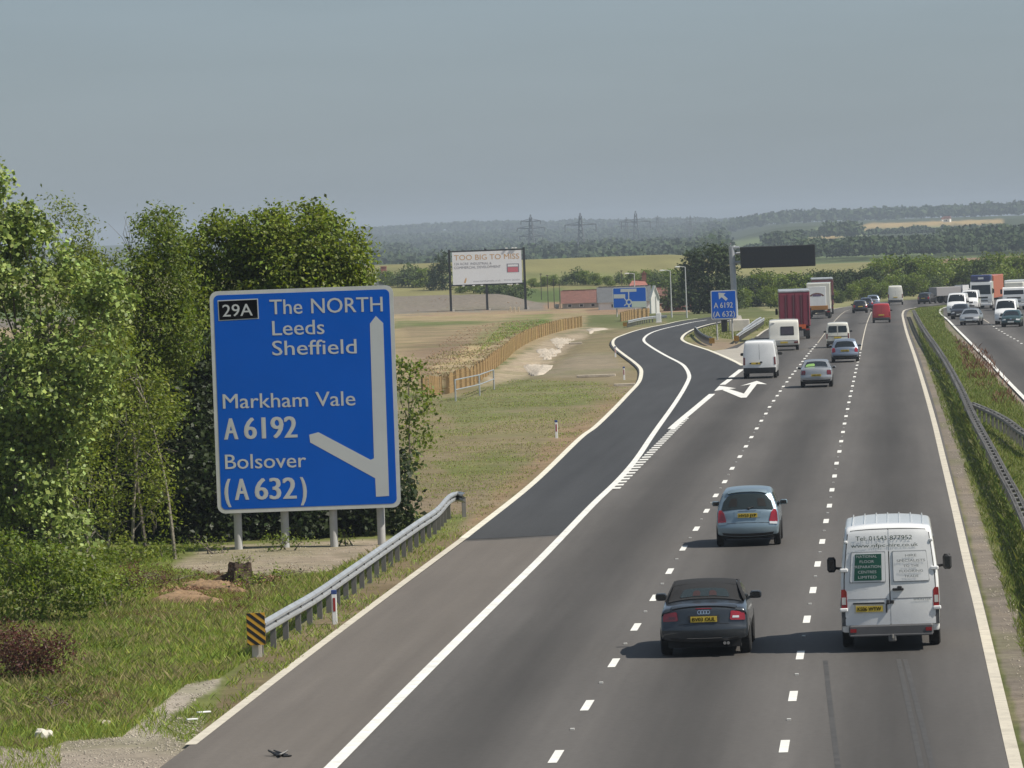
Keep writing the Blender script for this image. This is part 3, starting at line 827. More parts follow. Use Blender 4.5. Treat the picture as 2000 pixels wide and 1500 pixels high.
# --- the thicket on the left
near_tree('broadleaf_tree', (40, 1150), [(-25, 345, 55, 38), (15, 415, 58, 55), (-45, 480, 100, 80), (60, 500, 80, 70), (120, 590, 100, 80), (40, 620, 120, 100), (170, 660, 90, 85),
          (-70, 680, 120, 140), (60, 750, 120, 95), (150, 780, 80, 75), (-50, 880, 120, 110), (40, 930, 110, 90), (110, 900, 60, 80), (60, 1040, 110, 80), (-40, 1080, 100, 80), (215, 600, 45, 70)],
          .135, M_LPALE, 'tall broadleaf tree with pale silvery leaves at the left of the thicket', per=380, k=16, spread=.16, stems=((-.3, 0), (.6, .3)), trunk_r=.07, seed=3, gap=.46, gscale=.5, twigs=2, asp=.72)
near_tree('willow_tree', (120, 1085), [(108, 425, 35, 38), (145, 465, 32, 38), (85, 470, 45, 45), (120, 530, 65, 60), (170, 540, 45, 60), (60, 560, 70, 70), (190, 640, 60, 80), (150, 760, 80, 110), (90, 860, 90, 110)],
          .11, M_LYEL, 'slender light green tree with wispy top behind the pale leaved tree', per=620, k=14, spread=.2, trunk_r=.06, seed=5, gap=.40, gscale=.7, asp=.38, twigs=4)
near_tree('willow_tree', (285, 1070), [(245, 452, 42, 32), (312, 440, 38, 32), (285, 480, 70, 45), (340, 480, 28, 40), (240, 545, 70, 65), (310, 560, 70, 65), (275, 640, 80, 75), (330, 660, 55, 80), (230, 700, 55, 80), (290, 760, 70, 80)],
          .12, M_LMID, 'bushy mid green tree with ragged top left of the big blue sign', per=620, k=14, spread=.2, trunk_r=.06, seed=6, gap=.39, gscale=.8, asp=.42, twigs=3)
near_tree('broadleaf_tree', (560, 1040), [(385, 510, 45, 55), (440, 480, 62, 50), (510, 462, 60, 48), (590, 448, 65, 42), (640, 480, 60, 55), (685, 525, 42, 55), (555, 500, 90, 60), (600, 540, 90, 70), (480, 540, 80, 70), (660, 620, 60, 90), (570, 640, 90, 90), (560, 540, 120, 80), (440, 580, 90, 90), (640, 580, 80, 70), (700, 580, 28, 50), (390, 640, 50, 100),
          (520, 680, 120, 120), (640, 720, 90, 120), (420, 790, 60, 110), (520, 860, 120, 110), (640, 880, 90, 90), (430, 440, 26, 26), (540, 425, 24, 20), (610, 418, 26, 20), (655, 432, 22, 20), (700, 480, 18, 26), (395, 470, 22, 28), (420, 930, 60, 70), (560, 965, 120, 50)],
          .125, M_LDARK, 'big round crowned dark green tree directly behind the big blue sign', per=560, k=12, spread=.18, stems=((-1.2, 2.5), (.6, 2.2), (1.8, 2.6)), trunk_r=.08, seed=9, gap=.36, gscale=.6, yoff=4, asp=.6)
near_tree('young_tree', (342, 1088), [(215, 690, 45, 60), (265, 720, 50, 70), (300, 790, 45, 70), (240, 820, 60, 75), (325, 870, 26, 55), (210, 920, 55, 70), (275, 930, 60, 70), (310, 990, 40, 60), (250, 1020, 60, 55)],
          .105, M_LYEL, 'thin stemmed young tree with sparse yellow green leaves beside the sign', per=300, k=8, spread=.2, stems=((0, 0), (-1.2, .2), (-1.9, .4)), m_bark=M_BARKP, trunk_r=.055, seed=12, gap=.47, gscale=.6, asp=.5, twigs=3)
near_tree('young_tree', (150, 1120), [(150, 840, 45, 70), (180, 940, 45, 70), (130, 970, 50, 80), (190, 1040, 40, 55), (110, 1060, 50, 50)],
          .10, M_LYEL, 'clump of bare thin stems with few leaves below the pale leaved tree', per=210, k=7, spread=.2, stems=((0, 0), (.25, .1), (.5, .2), (-.3, .2)), m_bark=M_BARKP, trunk_r=.05, seed=13, gap=.5, gscale=.6, asp=.5, twigs=3)
near_tree('small_tree', (800, 960), [(800, 728, 18, 26), (812, 778, 30, 36), (830, 772, 16, 24), (792, 815, 28, 36), (818, 842, 24, 28), (796, 890, 24, 28), (780, 750, 20, 40), (780, 925, 22, 24)],
          .15, M_LMID, 'small leafy tree peeping out behind the right edge of the big blue sign', per=210, k=10, spread=.24, trunk_r=.05, seed=15, gap=.45, gscale=.6)
# --- undergrowth
def shrub(name, base_px, lobes_px, leaf, m_leaf, label, **kw):
    kw.setdefault('trunk_r', .03); kw.setdefault('per', 420); kw.setdefault('k', 8); kw.setdefault('spread', .12); kw.setdefault('gap', .40); kw.setdefault('gscale', .4)
    kw.setdefault('cat', 'shrub'); kw.setdefault('stems', ((0, 0), (.2, .1), (-.2, .1)))
    return near_tree(name, base_px, lobes_px, leaf, m_leaf, label, **kw)
shrub('bramble_bush', (70, 1215), [(20, 1110, 80, 70), (100, 1120, 80, 60), (40, 1175, 90, 55), (150, 1150, 60, 50), (-40, 1160, 60, 70)], .10, M_LMID, 'leafy bramble bush at the foot of the pale leaved tree', seed=21)
shrub('dead_bush', (45, 1320), [(10, 1260, 55, 45), (60, 1275, 55, 45), (95, 1290, 35, 30), (-20, 1285, 50, 45), (120, 1265, 30, 25), (30, 1300, 60, 30)], .07, M_LRED, 'dry russet brown bush in the grass at the left edge', seed=22, asp=.45, per=1100)
shrub('bramble_bush', (215, 1190), [(190, 1150, 55, 40), (240, 1155, 45, 35), (150, 1185, 50, 30)], .085, M_LDARK, 'low dark bramble patch between the trees and the soil heaps', seed=23)
shrub('dead_bush', (260, 1150), [(240, 1125, 50, 24), (290, 1130, 40, 20)], .06, M_LRED, 'low reddish dead brushwood beside the thin stemmed tree', seed=24, asp=.4, per=1000)
shrub('dead_bush', (110, 1390), [(90, 1365, 40, 26), (130, 1375, 30, 20)], .05, M_LRED, 'brown withered weeds in the long grass near the gravel', seed=25, asp=.3)
shrub('weed_clump', (470, 1130), [(490, 1090, 12, 18), (468, 1100, 16, 18)], .06, M_LYEL, 'green shoots growing out of the dark tree stump', seed=26)
shrub('weed_clump', (420, 1078), [(380, 1058, 26, 16), (430, 1062, 26, 14)], .08, M_LMID, 'bright green weeds under the sign between its left posts', seed=27)
shrub('weed_clump', (560, 1070), [(540, 1056, 30, 14), (590, 1060, 20, 10)], .08, M_LMID, 'green weeds under the sign between its middle posts', seed=28)
shrub('weed_clump', (675, 1062), [(672, 1048, 14, 14)], .08, M_LMID, 'small green weed under the sign beside its third post', seed=29)
shrub('bramble_bush', (480, 1145), [(520, 1128, 40, 18), (480, 1136, 30, 16)], .075, M_LDARK, 'low dark green weeds between the stump and the soil heap', seed=30)
shrub('bramble_bush', (165, 1118), [(150, 1085, 50, 34), (190, 1095, 40, 28), (120, 1092, 40, 30)], .09, M_LMID, 'leafy bush round the foot of the bare thin stems', seed=131)
shrub('bramble_bush', (255, 1100), [(240, 1075, 45, 28), (280, 1080, 40, 24), (210, 1082, 36, 26)], .085, M_LYEL, 'yellow green bush under the thin stemmed young tree', seed=132)
shrub('bramble_bush', (318, 1088), [(310, 1070, 30, 18), (345, 1074, 26, 14)], .075, M_LMID, 'low bright green bush at the base of the leaning young trunk', seed=133)
shrub('dead_bush', (330, 1135), [(300, 1122, 40, 16), (350, 1126, 36, 13), (390, 1124, 30, 10)], .05, M_LRED, 'low tangle of reddish brown brushwood left of the tree stump', seed=134, asp=.35, per=700)
shrub('dead_bush', (560, 1128), [(540, 1120, 36, 9), (590, 1118, 36, 8)], .05, M_LRED, 'dry brown weeds along the soil edge right of the tree stump', seed=135, asp=.35, per=600)
# thickets under the trees: the shade there is put into the dark leaf colour
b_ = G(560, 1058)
make_tree('thicket', (b_.x, b_.y + 3, b_.z), [((x, rnd.uniform(-.6, 4.5), z), (.9, .9, .75)) for x in np.arange(-3.4, 3.0, .55) for z in (.25, .9, 1.7)], .17, M_LSHADE, 'undergrowth with leaves coloured as shade behind the posts of the big blue sign',
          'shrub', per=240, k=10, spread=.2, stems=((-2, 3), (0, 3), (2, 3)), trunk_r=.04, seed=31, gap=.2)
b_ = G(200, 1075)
make_tree('thicket', (b_.x, b_.y + 5, b_.z), [((x, rnd.uniform(-.5, 3.5), z), (1.0, .9, .9)) for x in np.arange(-3.8, 3.4, .6) for z in (.4, 1.4, 2.6, 3.8, 5.0)], .16, M_LSHADE, 'undergrowth with leaves coloured as shade deep inside the thicket on the left',
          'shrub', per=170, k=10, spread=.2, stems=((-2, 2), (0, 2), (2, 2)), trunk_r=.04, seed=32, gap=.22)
# --- middle distance trees: a few kinds, copied
def proto_tree(name, h, w, leaf, m_leaf, seed, label, group, cat='tree', shape='round', per=26):
    rng = random.Random(seed); lobes = []
    if shape == 'cone':
        for i in range(7):
            t = i / 6; lobes.append(((rng.uniform(-.1, .1) * w, rng.uniform(-.1, .1) * w, h * (.15 + .75 * t)), (w * .5 * (1 - t * .75), w * .5 * (1 - t * .75), h * .16)))
    else:
        for i in range(11):
            a = rng.uniform(0, 6.28); q = rng.uniform(.1, .36) * w; z = h * rng.uniform(.2, .78)
            s = rng.uniform(.2, .34)
            lobes.append(((math.cos(a) * q, math.sin(a) * q, z), (w * s, w * s, h * s * .75)))
        lobes.append(((0, 0, h * .8), (w * .24, w * .24, h * .2)))
    return make_tree(name, (0, 0, 0), lobes, leaf, m_leaf, label, cat, group, per=per, k=7, spread=.35, trunk_r=h * .02, seed=seed, gap=.36, gscale=1.6, shell=.55)
def scatter(protos, places, used, marks=None, word='', bigh=50):
    """places: (px, base py, height px, label|None): first use moves the prototype itself"""
    for i, (px, py, hp, kind, lab) in enumerate(places):
        p = protos[kind]
        o = p if kind not in used else copy_tree(p)
        used.add(kind)
        g = G(px, py)
        z = float(terrain(g.x, g.y)) - .1
        o.location = (g.x, g.y, z)
        s = hp * g.y / F_PX / p['h0']
        o.scale = (s * rnd.uniform(.9, 1.15), s * rnd.uniform(.9, 1.1), s)
        o.rotation_euler = (0, 0, rnd.uniform(0, 6.28))
        if lab: o['label'] = lab
        elif marks:
            m_ = [w for lim, w in marks if px < lim][0]
            shade = {'belt_tree': ('mid green', 'dark green', 'bright green'), 'hedge_bush': ('mid green', 'bright green', 'x')}[p.name.split('.')[0]][kind]
            big = 'tall' if hp > bigh else 'low'
            o['label'] = f'{big} {shade} {word} {m_}'
GB = 'trees in the belt beyond the motorway bend'
LB1 = 'mid green tree in the leafy belt beyond the motorway bend'; LB2 = 'dark green tree in the leafy belt beyond the motorway bend'
PR = {0: proto_tree('belt_tree', 6, 6.5, .42, M_LFAR, 41, LB1, GB), 1: proto_tree('belt_tree', 6, 6.0, .42, M_LFARD, 42, LB2, GB),
      2: proto_tree('belt_tree', 6, 7.0, .42, M_LMID, 43, LB1, GB)}
for p in PR.values(): p['h0'] = 6.0
tops = [(1440, 530), (1500, 528), (1545, 527), (1600, 522), (1640, 532), (1685, 514), (1741, 499), (1766, 494), (1793, 499), (1829, 507), (1874, 505), (1910, 500), (1946, 491), (1982, 499), (2010, 506), (2100, 500)]
bases = [(1440, 603), (1520, 601), (1600, 596), (1660, 590), (1720, 583), (1800, 577), (1900, 571), (2000, 566), (2100, 562)]
pl = []
x = 1436
while x < 2022:
    ty = np.interp(x, [t[0] for t in tops], [t[1] for t in tops]); by = np.interp(x, [t[0] for t in bases], [t[1] for t in bases])
    kd = rnd.choice((0, 1, 1, 2)) if x < 1800 else rnd.choice((0, 2, 2, 1))
    pl.append((x, by - rnd.uniform(2, 8), (by - ty) * rnd.uniform(.86, 1.02), kd, None))
    if rnd.random() < .8: pl.append((x + rnd.uniform(-10, 10), by - rnd.uniform(-1, 2), (by - ty) * rnd.uniform(.35, .6), rnd.choice((0, 2, 2)), None))
    x += rnd.uniform(17, 27)
scatter(PR, pl, set(), [(1462, 'at the foot of the gantry mast'), (1490, 'under the left end of the black message sign'), (1520, 'under the middle of the black message sign'), (1552, 'above the cream caravan'), (1585, 'just behind the maroon lorry'),
    (1612, 'behind the white box lorry'), (1640, 'right beside the farthest lorry'), (1664, 'left of the dark hatchback at the bend'), (1690, 'behind the dark hatchback at the bend'), (1715, 'behind the silver car at the bend'), (1738, 'left of the tall cream van'),
    (1762, 'behind the tall cream van'), (1790, 'right of the tall cream van'), (1815, 'behind the black car at the bend'), (1842, 'behind the grey lorry at the bend'), (1870, 'above the leading southbound white van'), (1897, 'left of the navy topped lorry'),
    (1925, 'behind the navy topped lorry'), (1950, 'behind the orange trailer'), (1978, 'above the white box lorry on the right'), (2100, 'at the right edge of the belt')], 'belt tree', 50)
near_tree('broadleaf_tree', (1388, 611), [(1385, 503, 40, 22), (1352, 522, 22, 30), (1420, 508, 24, 26), (1385, 545, 50, 36), (1358, 575, 30, 30), (1412, 578, 32, 32), (1345, 545, 14, 24), (1400, 492, 22, 12), (1385, 590, 40, 20)],
          .40, M_LFARD, 'large dark round tree between the lamp posts and the gantry', per=44, k=8, spread=.35, trunk_r=.2, seed=51, gap=.16, gscale=1.6)
BT2 = proto_tree('broadleaf_tree', 5, 5, .36, M_LFAR, 52, 'mid green bush left of the large dark round tree', None, cat='shrub'); BT2['h0'] = 5.0
scatter({0: BT2}, [(1326, 606, 62, 0, None)], set())
GH = 'bushes behind the gravel heap and the farm'
LH = 'mid green bush in the hedge behind the gravel heap and the farm'
PH = {0: proto_tree('hedge_bush', 4, 6, .42, M_LFAR, 61, LH, GH, cat='shrub'), 1: proto_tree('hedge_bush', 4, 5.5, .42, M_LMID, 62, LH, GH, cat='shrub')}
for p in PH.values(): p['h0'] = 4.0
scatter(PH, [(785, 584, 34, 0, None), (806, 584, 46, 0, None), (826, 584, 36, 1, None), (760, 584, 30, 1, None), (905, 588, 28, 1, None), (930, 588, 30, 1, None), (960, 590, 36, 0, None), (985, 592, 34, 0, None), (1008, 594, 36, 0, None), (745, 582, 30, 0, None),
             (1045, 580, 18, 1, None), (1062, 579, 20, 1, None), (1082, 578, 22, 1, None), (1105, 577, 20, 0, None), (1128, 576, 34, 0, None), (1145, 576, 28, 1, None), (1165, 576, 24, 1, None), (1190, 576, 20, 1, None), (1212, 574, 24, 0, None), (1235, 574, 26, 1, None),
             (1262, 574, 30, 1, None), (1285, 576, 34, 0, None), (1305, 580, 44, 1, None), (1020, 583, 20, 1, None)], set(), [(752, 'right of the cottage chimney'), (770, 'behind the cottage'), (795, 'left of the conifers'), (816, 'two trees left of the conifers'), (840, 'touching the smaller conifer'), (915, 'below the left part of the billboard'), (940, 'below the billboard left of its middle post'),
    (970, 'below the billboard right of its middle post'), (995, 'below the right part of the billboard'), (1012, 'left of the right billboard post'), (1030, 'just right of the billboard'), (1052, 'behind the leftmost thin pole'), (1070, 'behind the second thin pole'), (1090, 'behind the third thin pole'), (1115, 'above the left end of the red barn roof'),
    (1136, 'above the middle of the red barn roof'), (1155, 'above the right end of the red barn roof'), (1178, 'above the joint of red and slate roofs'), (1200, 'above the left part of the slate roof'), (1222, 'behind the thin pole by the map sign'), (1250, 'behind the hipped red roof'), (1274, 'left of the white gable top'), (1295, 'behind the brick house'), (1400, 'between the two taller lamp posts')], 'hedge bush', 29)
PC = proto_tree('conifer_tree', 7, 4.6, .42, M_LFARD, 63, 'dark pointed conifer left of the billboard', None, shape='cone'); PC['h0'] = 7.0
scatter({0: PC}, [(866, 586, 78, 0, None)], set())
PC2 = proto_tree('conifer_tree', 7, 4.0, .42, M_LFARD, 64, 'smaller dark conifer beside the left billboard post', None, shape='cone'); PC2['h0'] = 7.0
scatter({0: PC2}, [(848, 586, 58, 0, None)], set())
# --- far woods: many crowns that read as one mass
def woodland(name, n, pxr, dr, h, leaf, seed, q=26, m=None, keep=None):
    rng = np.random.default_rng(seed)
    px = rng.uniform(pxr[0], pxr[1], n); r = np.sqrt(rng.uniform(dr[0] ** 2, dr[1] ** 2, n))
    t = (px - 1000) / F_PX
    X = r * np.sin(t); Y = r * np.cos(t)
    if keep is not None:
        k = keep(px, r); X, Y = X[k], Y[k]; n = len(X)
    Z = terrain(X, Y)
    hh = h * rng.uniform(.6, 1.25, n) * (.75 + .5 * fbm(X / 120, Y / 120, seed, 3))
    d = rng.normal(0, 1, (n, q, 3)); d /= np.linalg.norm(d, axis=2)[..., None]; d[..., 2] = np.abs(d[..., 2]) * 1.0 - .1
    P = np.stack([X, Y, Z + hh * .5], -1)[:, None, :] + d * np.stack([hh * .55, hh * .55, hh * .5], -1)[:, None, :] * rng.uniform(.6, 1.05, (n, q, 1))
    C = P.reshape(-1, 3); N = d.reshape(-1, 3) + np.array([0, -.2, .4])
    V, Fc = leaf_quads(C, N, leaf, .9, rng)
    o = link(name, fast_mesh(name, V, Fc, m or M_LWOOD)); o['kind'] = 'stuff'
    return o
woodland('valley_wood', 2600, (650, 1420), (1750, 3600), 13, 2.2, 71, q=44)
woodland('valley_wood', 500, (1030, 1340), (2600, 3300), 15, 2.6, 72, q=60)
woodland('valley_wood', 260, (690, 800), (3300, 3700), 15, 2.8, 78, q=60)
woodland('valley_wood', 2200, (640, 1420), (3700, 6800), 9, 3.4, 83, q=26)
woodland('hillside_belt', 520, (1570, 2020), (1760, 2050), 7, 1.5, 73, q=60)
woodland('hillside_belt', 130, (1860, 2020), (1960, 2120), 9, 1.7, 79, q=60)
woodland('hedgerow', 170, (1500, 1980), (3050, 3090), 5, 2.0, 74, q=26)
woodland('far_ridge_wood', 1500, (500, 1500), (7600, 8600), 9, 7, 75, q=16)
woodland('far_ridge_wood', 900, (1380, 2100), (5000, 5600), 11, 5.5, 76, q=20)
woodland('far_ridge_wood', 44, (1450, 1560), (2300, 2500), 6.5, 1.8, 80, q=50)
woodland('copse', 26, (1515, 1570), (2350, 2450), 9, 2, 81, q=60)
woodland('copse', 40, (1622, 1684), (2900, 3050), 9.5, 2, 77, q=60)
# ------------------------------------------------------------------ grass
def blades(name, polys, n, h, w, m, seed, yr, xr, lean=.35, thin=0.45, ns=3.0, grow=0.0, excl=()):
    rng = np.random.default_rng(seed)
    y = rng.uniform(yr[0] ** .6, yr[1] ** .6, n * 3) ** (1 / .6)
    x = rng.uniform(xr[0], xr[1], n * 3) * y / F_PX       # bearing window around the place
    z = terrain(x, y) - .07
    px, py = pix(x, y, z)
    ok = np.zeros(len(x), bool)
    for p in polys: ok |= in_poly(px, py, p)
    for p in excl: ok &= ~in_poly(px, py, p)
    ok &= fbm(x / ns, y / ns, seed, 3) > thin - .15 * rng.random(len(x))
    x, y, z = x[ok][:n], y[ok][:n], z[ok][:n]; n = len(x)
    sc = (1 + grow * np.maximum(y - 100, 0) / 100)
    hh = h * rng.uniform(.45, 1.25, n) * (.6 + .8 * fbm(x / 1.3, y / 1.3, seed + 4, 3))
    ww = w * sc * rng.uniform(.6, 1.3, n)
    a = rng.uniform(0, 6.28, n); ca, sa = np.cos(a), np.sin(a)
    lx = rng.normal(0, lean, n) * hh; ly = rng.normal(0, lean, n) * hh
    B = np.stack([x, y, z], -1)
    V = np.stack([B + np.stack([-ca * ww, -sa * ww, 0 * z], -1), B + np.stack([ca * ww, sa * ww, 0 * z], -1),
                  B + np.stack([lx * .4 + ca * ww * .7, ly * .4 + sa * ww * .7, hh * .6], -1), B + np.stack([lx, ly, hh], -1)], 1).reshape(-1, 3)
    Fc = np.arange(4 * n).reshape(-1, 4)
    o = link(name, fast_mesh(name, V, Fc, m)); o['kind'] = 'stuff'
    return o
M_GR = mat('grass_blade', (.265, .325, .070), .6, island=.45, hue=.03, trans=.35, spec=.3)
M_WEED = mat('rust_weed', (.17, .085, .05), .8, island=.4, trans=.2)
M_GRD = mat('dry_grass_blade', (.30, .26, .12), .7, island=.35, hue=.02, trans=.3, spec=.3)
M_GRW = mat('rank_grass_blade', (.165, .20, .05), .6, island=.45, hue=.035, trans=.35, spec=.3)
NEAR2 = [(-60, 1150), (250, 1166), (440, 1138), (400, 1120), (330, 1112), (340, 1085), (420, 1066), (300, 1072), (100, 1085), (-60, 1100)]
NEAR = [(-60, 1445), (60, 1472), (130, 1450), (238, 1442), (302, 1385), (366, 1338), (428, 1327), (490, 1287), (600, 1208), (820, 1062), (900, 1010), (780, 1060), (690, 1100), (640, 1122), (560, 1132), (500, 1150), (250, 1165), (-60, 1150)]
MOUND = [(280, 1180), (320, 1135), (440, 1128), (490, 1165), (460, 1182)]
blades('shade_grass', [NEAR2], 40000, .11, .006, M_GR, 191, (104, 160), (-1080, -560), thin=.38, lean=.5, ns=1.2)
blades('verge_grass', [NEAR], 230000, .085, .0048, M_GR, 91, (84, 150), (-1080, -60), thin=.27, lean=.32)
blades('verge_grass', [NEAR], 26000, .19, .0036, M_GR, 190, (86, 150), (-1080, -60), excl=[MOUND], thin=.52, lean=.4, ns=1.4)
blades('verge_grass', [NEAR], 22000, .19, .0036, M_GRD, 92, (86, 150), (-1080, -60), thin=.46, excl=[MOUND], lean=.4)
blades('roadside_grass', [[(490, 1290), (600, 1215), (820, 1066), (900, 1020), (900, 1050), (372, 1450), (380, 1400)], [(290, 1440), (350, 1395), (440, 1345), (480, 1300), (480, 1370), (372, 1452)]], 16000, .12, .008, M_GR, 93, (80, 150), (-760, -60), thin=.47, ns=1.5, lean=.5)
blades('weed_patch', [[(-60, 1160), (240, 1170), (300, 1250), (150, 1420), (-60, 1440)]], 14000, .16, .008, M_LMID, 95, (86, 140), (-1080, -500), thin=.53, ns=.9, lean=.6)
blades('brown_weeds', [[(240, 1160), (420, 1120), (560, 1130), (540, 1160), (470, 1200), (300, 1230), (200, 1215)], [(60, 1330), (200, 1320), (250, 1380), (120, 1410)]], 16000, .10, .009, M_WEED, 196, (90, 140), (-900, -400), thin=.44, ns=.8, lean=.6)
blades('gravel_weeds', [[(-60, 1445), (120, 1460), (110, 1600), (-60, 1600)], [(200, 1400), (470, 1300), (440, 1345), (280, 1446)]], 4200, .13, .006, M_GR, 96, (74, 100), (-1080, -700), thin=.42, ns=.8)
MED_L = [(1790, 640), (1800, 628), (1880, 762), (1990, 979), (2120, 1300), (2150, 1500), (2060, 1500), (2000, 1290), (1945, 1100), (1890, 930), (1850, 830), (1820, 740)]
MED_R = [(1786, 604), (1840, 590), (1846, 640), (1990, 785), (2200, 1010), (2480, 1400), (2300, 1600), (2160, 1500), (2000, 985), (1880, 762)]
blades('reservation_grass', [MED_L], 150000, .15, .0065, M_GRW, 97, (84, 560), (640, 1400), thin=.40, ns=2.2, grow=.35)
blades('reservation_grass', [MED_R], 140000, .15, .009, M_GRW, 98, (90, 640), (700, 1500), thin=.33, ns=4, grow=.5)
blades('reservation_weeds', [[(1860, 660), (1930, 690), (1990, 790), (1940, 790), (1890, 740)]], 4000, .36, .012, M_WEED, 99, (180, 420), (800, 1050), thin=.52, ns=5, grow=.4)
VER = [(830, 790), (1000, 742), (1150, 745), (1235, 760), (1130, 850), (905, 1045), (790, 1050), (800, 900)]
blades('verge_tufts', [VER], 16000, .055, .014, M_GR, 101, (140, 330), (-260, 300), thin=.52, ns=4, grow=.3)
blades('verge_tufts', [VER], 16000, .055, .014, M_GRD, 102, (140, 330), (-260, 300), thin=.50, ns=3, grow=.3)
blades('field_weeds', [[(780, 720), (1000, 640), (1080, 615), (1080, 650), (860, 740)]], 9000, .13, .03, M_GRD, 103, (260, 640), (-260, 140), thin=.5, ns=9, grow=.2)
blades('field_weeds', [[(930, 690), (1000, 655), (1080, 628), (1080, 615), (990, 622)]], 5000, .14, .03, M_GR, 104, (300, 640), (-120, 140), thin=.47, ns=7, grow=.2)
blades('gore_grass', [[(1340, 660), (1360, 645), (1420, 630), (1510, 622), (1505, 636), (1440, 664), (1400, 660)]], 9000, .14, .02, M_GRW, 105, (330, 600), (300, 560), thin=.45, ns=5, grow=.2)

blades('reservation_weeds', [[(1800, 650), (1812, 645), (1880, 770), (1985, 985), (2100, 1300), (2040, 1300), (1960, 1010), (1905, 880), (1850, 760)]], 22000, .42, .010, M_GRW, 199, (84, 480), (640, 1200), thin=.48, ns=1.6, grow=.3, lean=.45)
# ================================================================== SIGNS, BARRIERS, FURNITURE, BUILDINGS
M_GALV = mat('galvanised_steel', (.50, .52, .53), .42, .55, var=.18, vscale=2.0, dirt=(.28, .26, .23), dscale=3, damt=.35)
M_GALVD = mat('dull_galvanised_steel', (.18, .175, .165), .65, .1, var=.2, vscale=2.0, dirt=(.16, .13, .10), dscale=3, damt=.5)
M_POST = mat('sign_post_grey', (.46, .46, .45), .55, .1, var=.12, vscale=1.5)
M_SBLUE = mat('sign_blue', (.003, .098, .50), .65, var=.05, vscale=.6, spec=.05)
M_SWHT = mat('sign_white', (.50, .52, .52), .5, var=.04, vscale=1.0)
M_SGREY = mat('sign_border', (.52, .53, .51), .5, var=.10, vscale=2.0)
M_SBLK = mat('sign_black', (.004, .004, .005), .8, spec=.0)
M_BLACK = mat('black_paint', (.012, .012, .013), .45)
M_YEL = mat('hazard_yellow', (.62, .33, .03), .5, var=.1)
M_RED = mat('reflector_red', (.30, .02, .02), .3)
M_NAVY = mat('marker_blue', (.03, .06, .20), .5)
M_WPL = mat('white_plastic', (.75, .75, .73), .5, var=.06)
M_CONC = mat('concrete_block', (.62, .57, .50), .9, var=.12, vscale=1.5, bump=.2)
M_WOOD = mat('fence_timber', (.255, .175, .07), .8, var=.25, vscale=4, island=.45, hue=.015)
M_STONE = mat('pale_limestone', (.46, .40, .32), .95, var=.22, vscale=1.2, bump=.8, bscale=4)
M_SOIL = mat('bare_soil', (.25, .16, .085), .95, var=.35, vscale=3, bump=.9, bscale=9)
CAPH = None
def text_curve(s, bold):
    c = bpy.data.curves.new('legend', 'FONT'); c.body = s; c.size = 1.0; c.fill_mode = 'FRONT'; c.offset = bold; c.resolution_u = 3
    o = bpy.data.objects.new('legend', c)
    me = bpy.data.meshes.new_from_object(o)
    bpy.data.objects.remove(o); bpy.data.curves.remove(c)
    n = len(me.vertices); co = np.zeros(n * 3, dtype=np.float32); me.vertices.foreach_get('co', co)
    return me, co.reshape(-1, 3)
def legend(s, m, parent, x0, x1, z, cap, y=-.01, slope=0.0, bold=.012, name='legend', center=False, flip=False):
    """flat lettering on a board: from x0 to x1, baseline z, cap height in metres; the board faces -Y"""
    global CAPH
    if CAPH is None:
        t, cc = text_curve('H', 0.0); CAPH = float(cc[:, 1].max()); bpy.data.meshes.remove(t)
    me, co = text_curve(s, 0.0)
    faces = [tuple(p.vertices) for p in me.polygons]; bpy.data.meshes.remove(me)
    k = cap / CAPH; d = bold * k * .8
    w = co[:, 0].max() - co[:, 0].min(); kx = (x1 - x0 - 2 * d) / w
    mb = MB()
    for i, sh in enumerate((-d, d, 0.0) if bold > .004 else (0.0,)):     # broadened strokes, each layer a hair in front of the last
        X = (co[:, 0] - co[:, 0].min()) * kx + d + sh
        mb.add([(x0 + X[q], y - .0012 * i, z + co[q, 1] * k + X[q] * slope) for q in range(len(co))], faces)
    return mb.build(name, m, parent)
class Board:
    """a flat board standing at loc, turned by rz; photo points on its face -> board coordinates"""
    def __init__(self, loc, rz=0.0):
        self.loc = Vector(loc); self.rz = rz
        self.n = Vector((math.sin(rz), -math.cos(rz), 0)); self.x = Vector((math.cos(rz), math.sin(rz), 0))
    def at(self, px, py):
        d = ray(px, py); o = Vector((0, 0, CAM_H))
        t = (self.loc - o).dot(self.n) / d.dot(self.n)
        q = o + d * t - self.loc
        return q.dot(self.x), q.z
    def poly(self, name, pts, m, parent, y=-.01):
        P = [self.at(*p) for p in pts]
        mb = MB(); n = len(P)
        mb.add([(a, y, b) for a, b in P] + [(a, y + .006, b) for a, b in P], [tuple(range(n))] + [(i, (i + 1) % n, n + (i + 1) % n, n + i) for i in range(n)])
        return mb.build(name, m, parent)
    def text(self, s, L, R, cap_px, m, parent, bold=.012, y=-.01, name='legend'):
        a = self.at(*L); b = self.at(*R); sc = self.loc.y / F_PX
        return legend(s, m, parent, a[0], b[0], a[1], cap_px * sc, y, (b[1] - a[1]) / (b[0] - a[0]), bold, name)
def round_rect(x0, x1, z0, z1, r, n=6):
    P = []
    for cx, cz, a0 in ((x1 - r, z1 - r, 0), (x0 + r, z1 - r, 90), (x0 + r, z0 + r, 180), (x1 - r, z0 + r, 270)):
        for i in range(n + 1):
            a = math.radians(a0 + 90 * i / n); P.append((cx + r * math.cos(a), cz + r * math.sin(a)))
    return P
def plate(name, P, y0, y1, m, parent, tilt=0.0):
    mb = MB(); n = len(P)
    mb.add([(x, y0, z) for x, z in P] + [(x, y1, z) for x, z in P], [tuple(range(n)), tuple(range(2 * n - 1, n - 1, -1))] + [(i, (i + 1) % n, n + (i + 1) % n, n + i) for i in range(n)])
    return mb.build(name, m, parent)
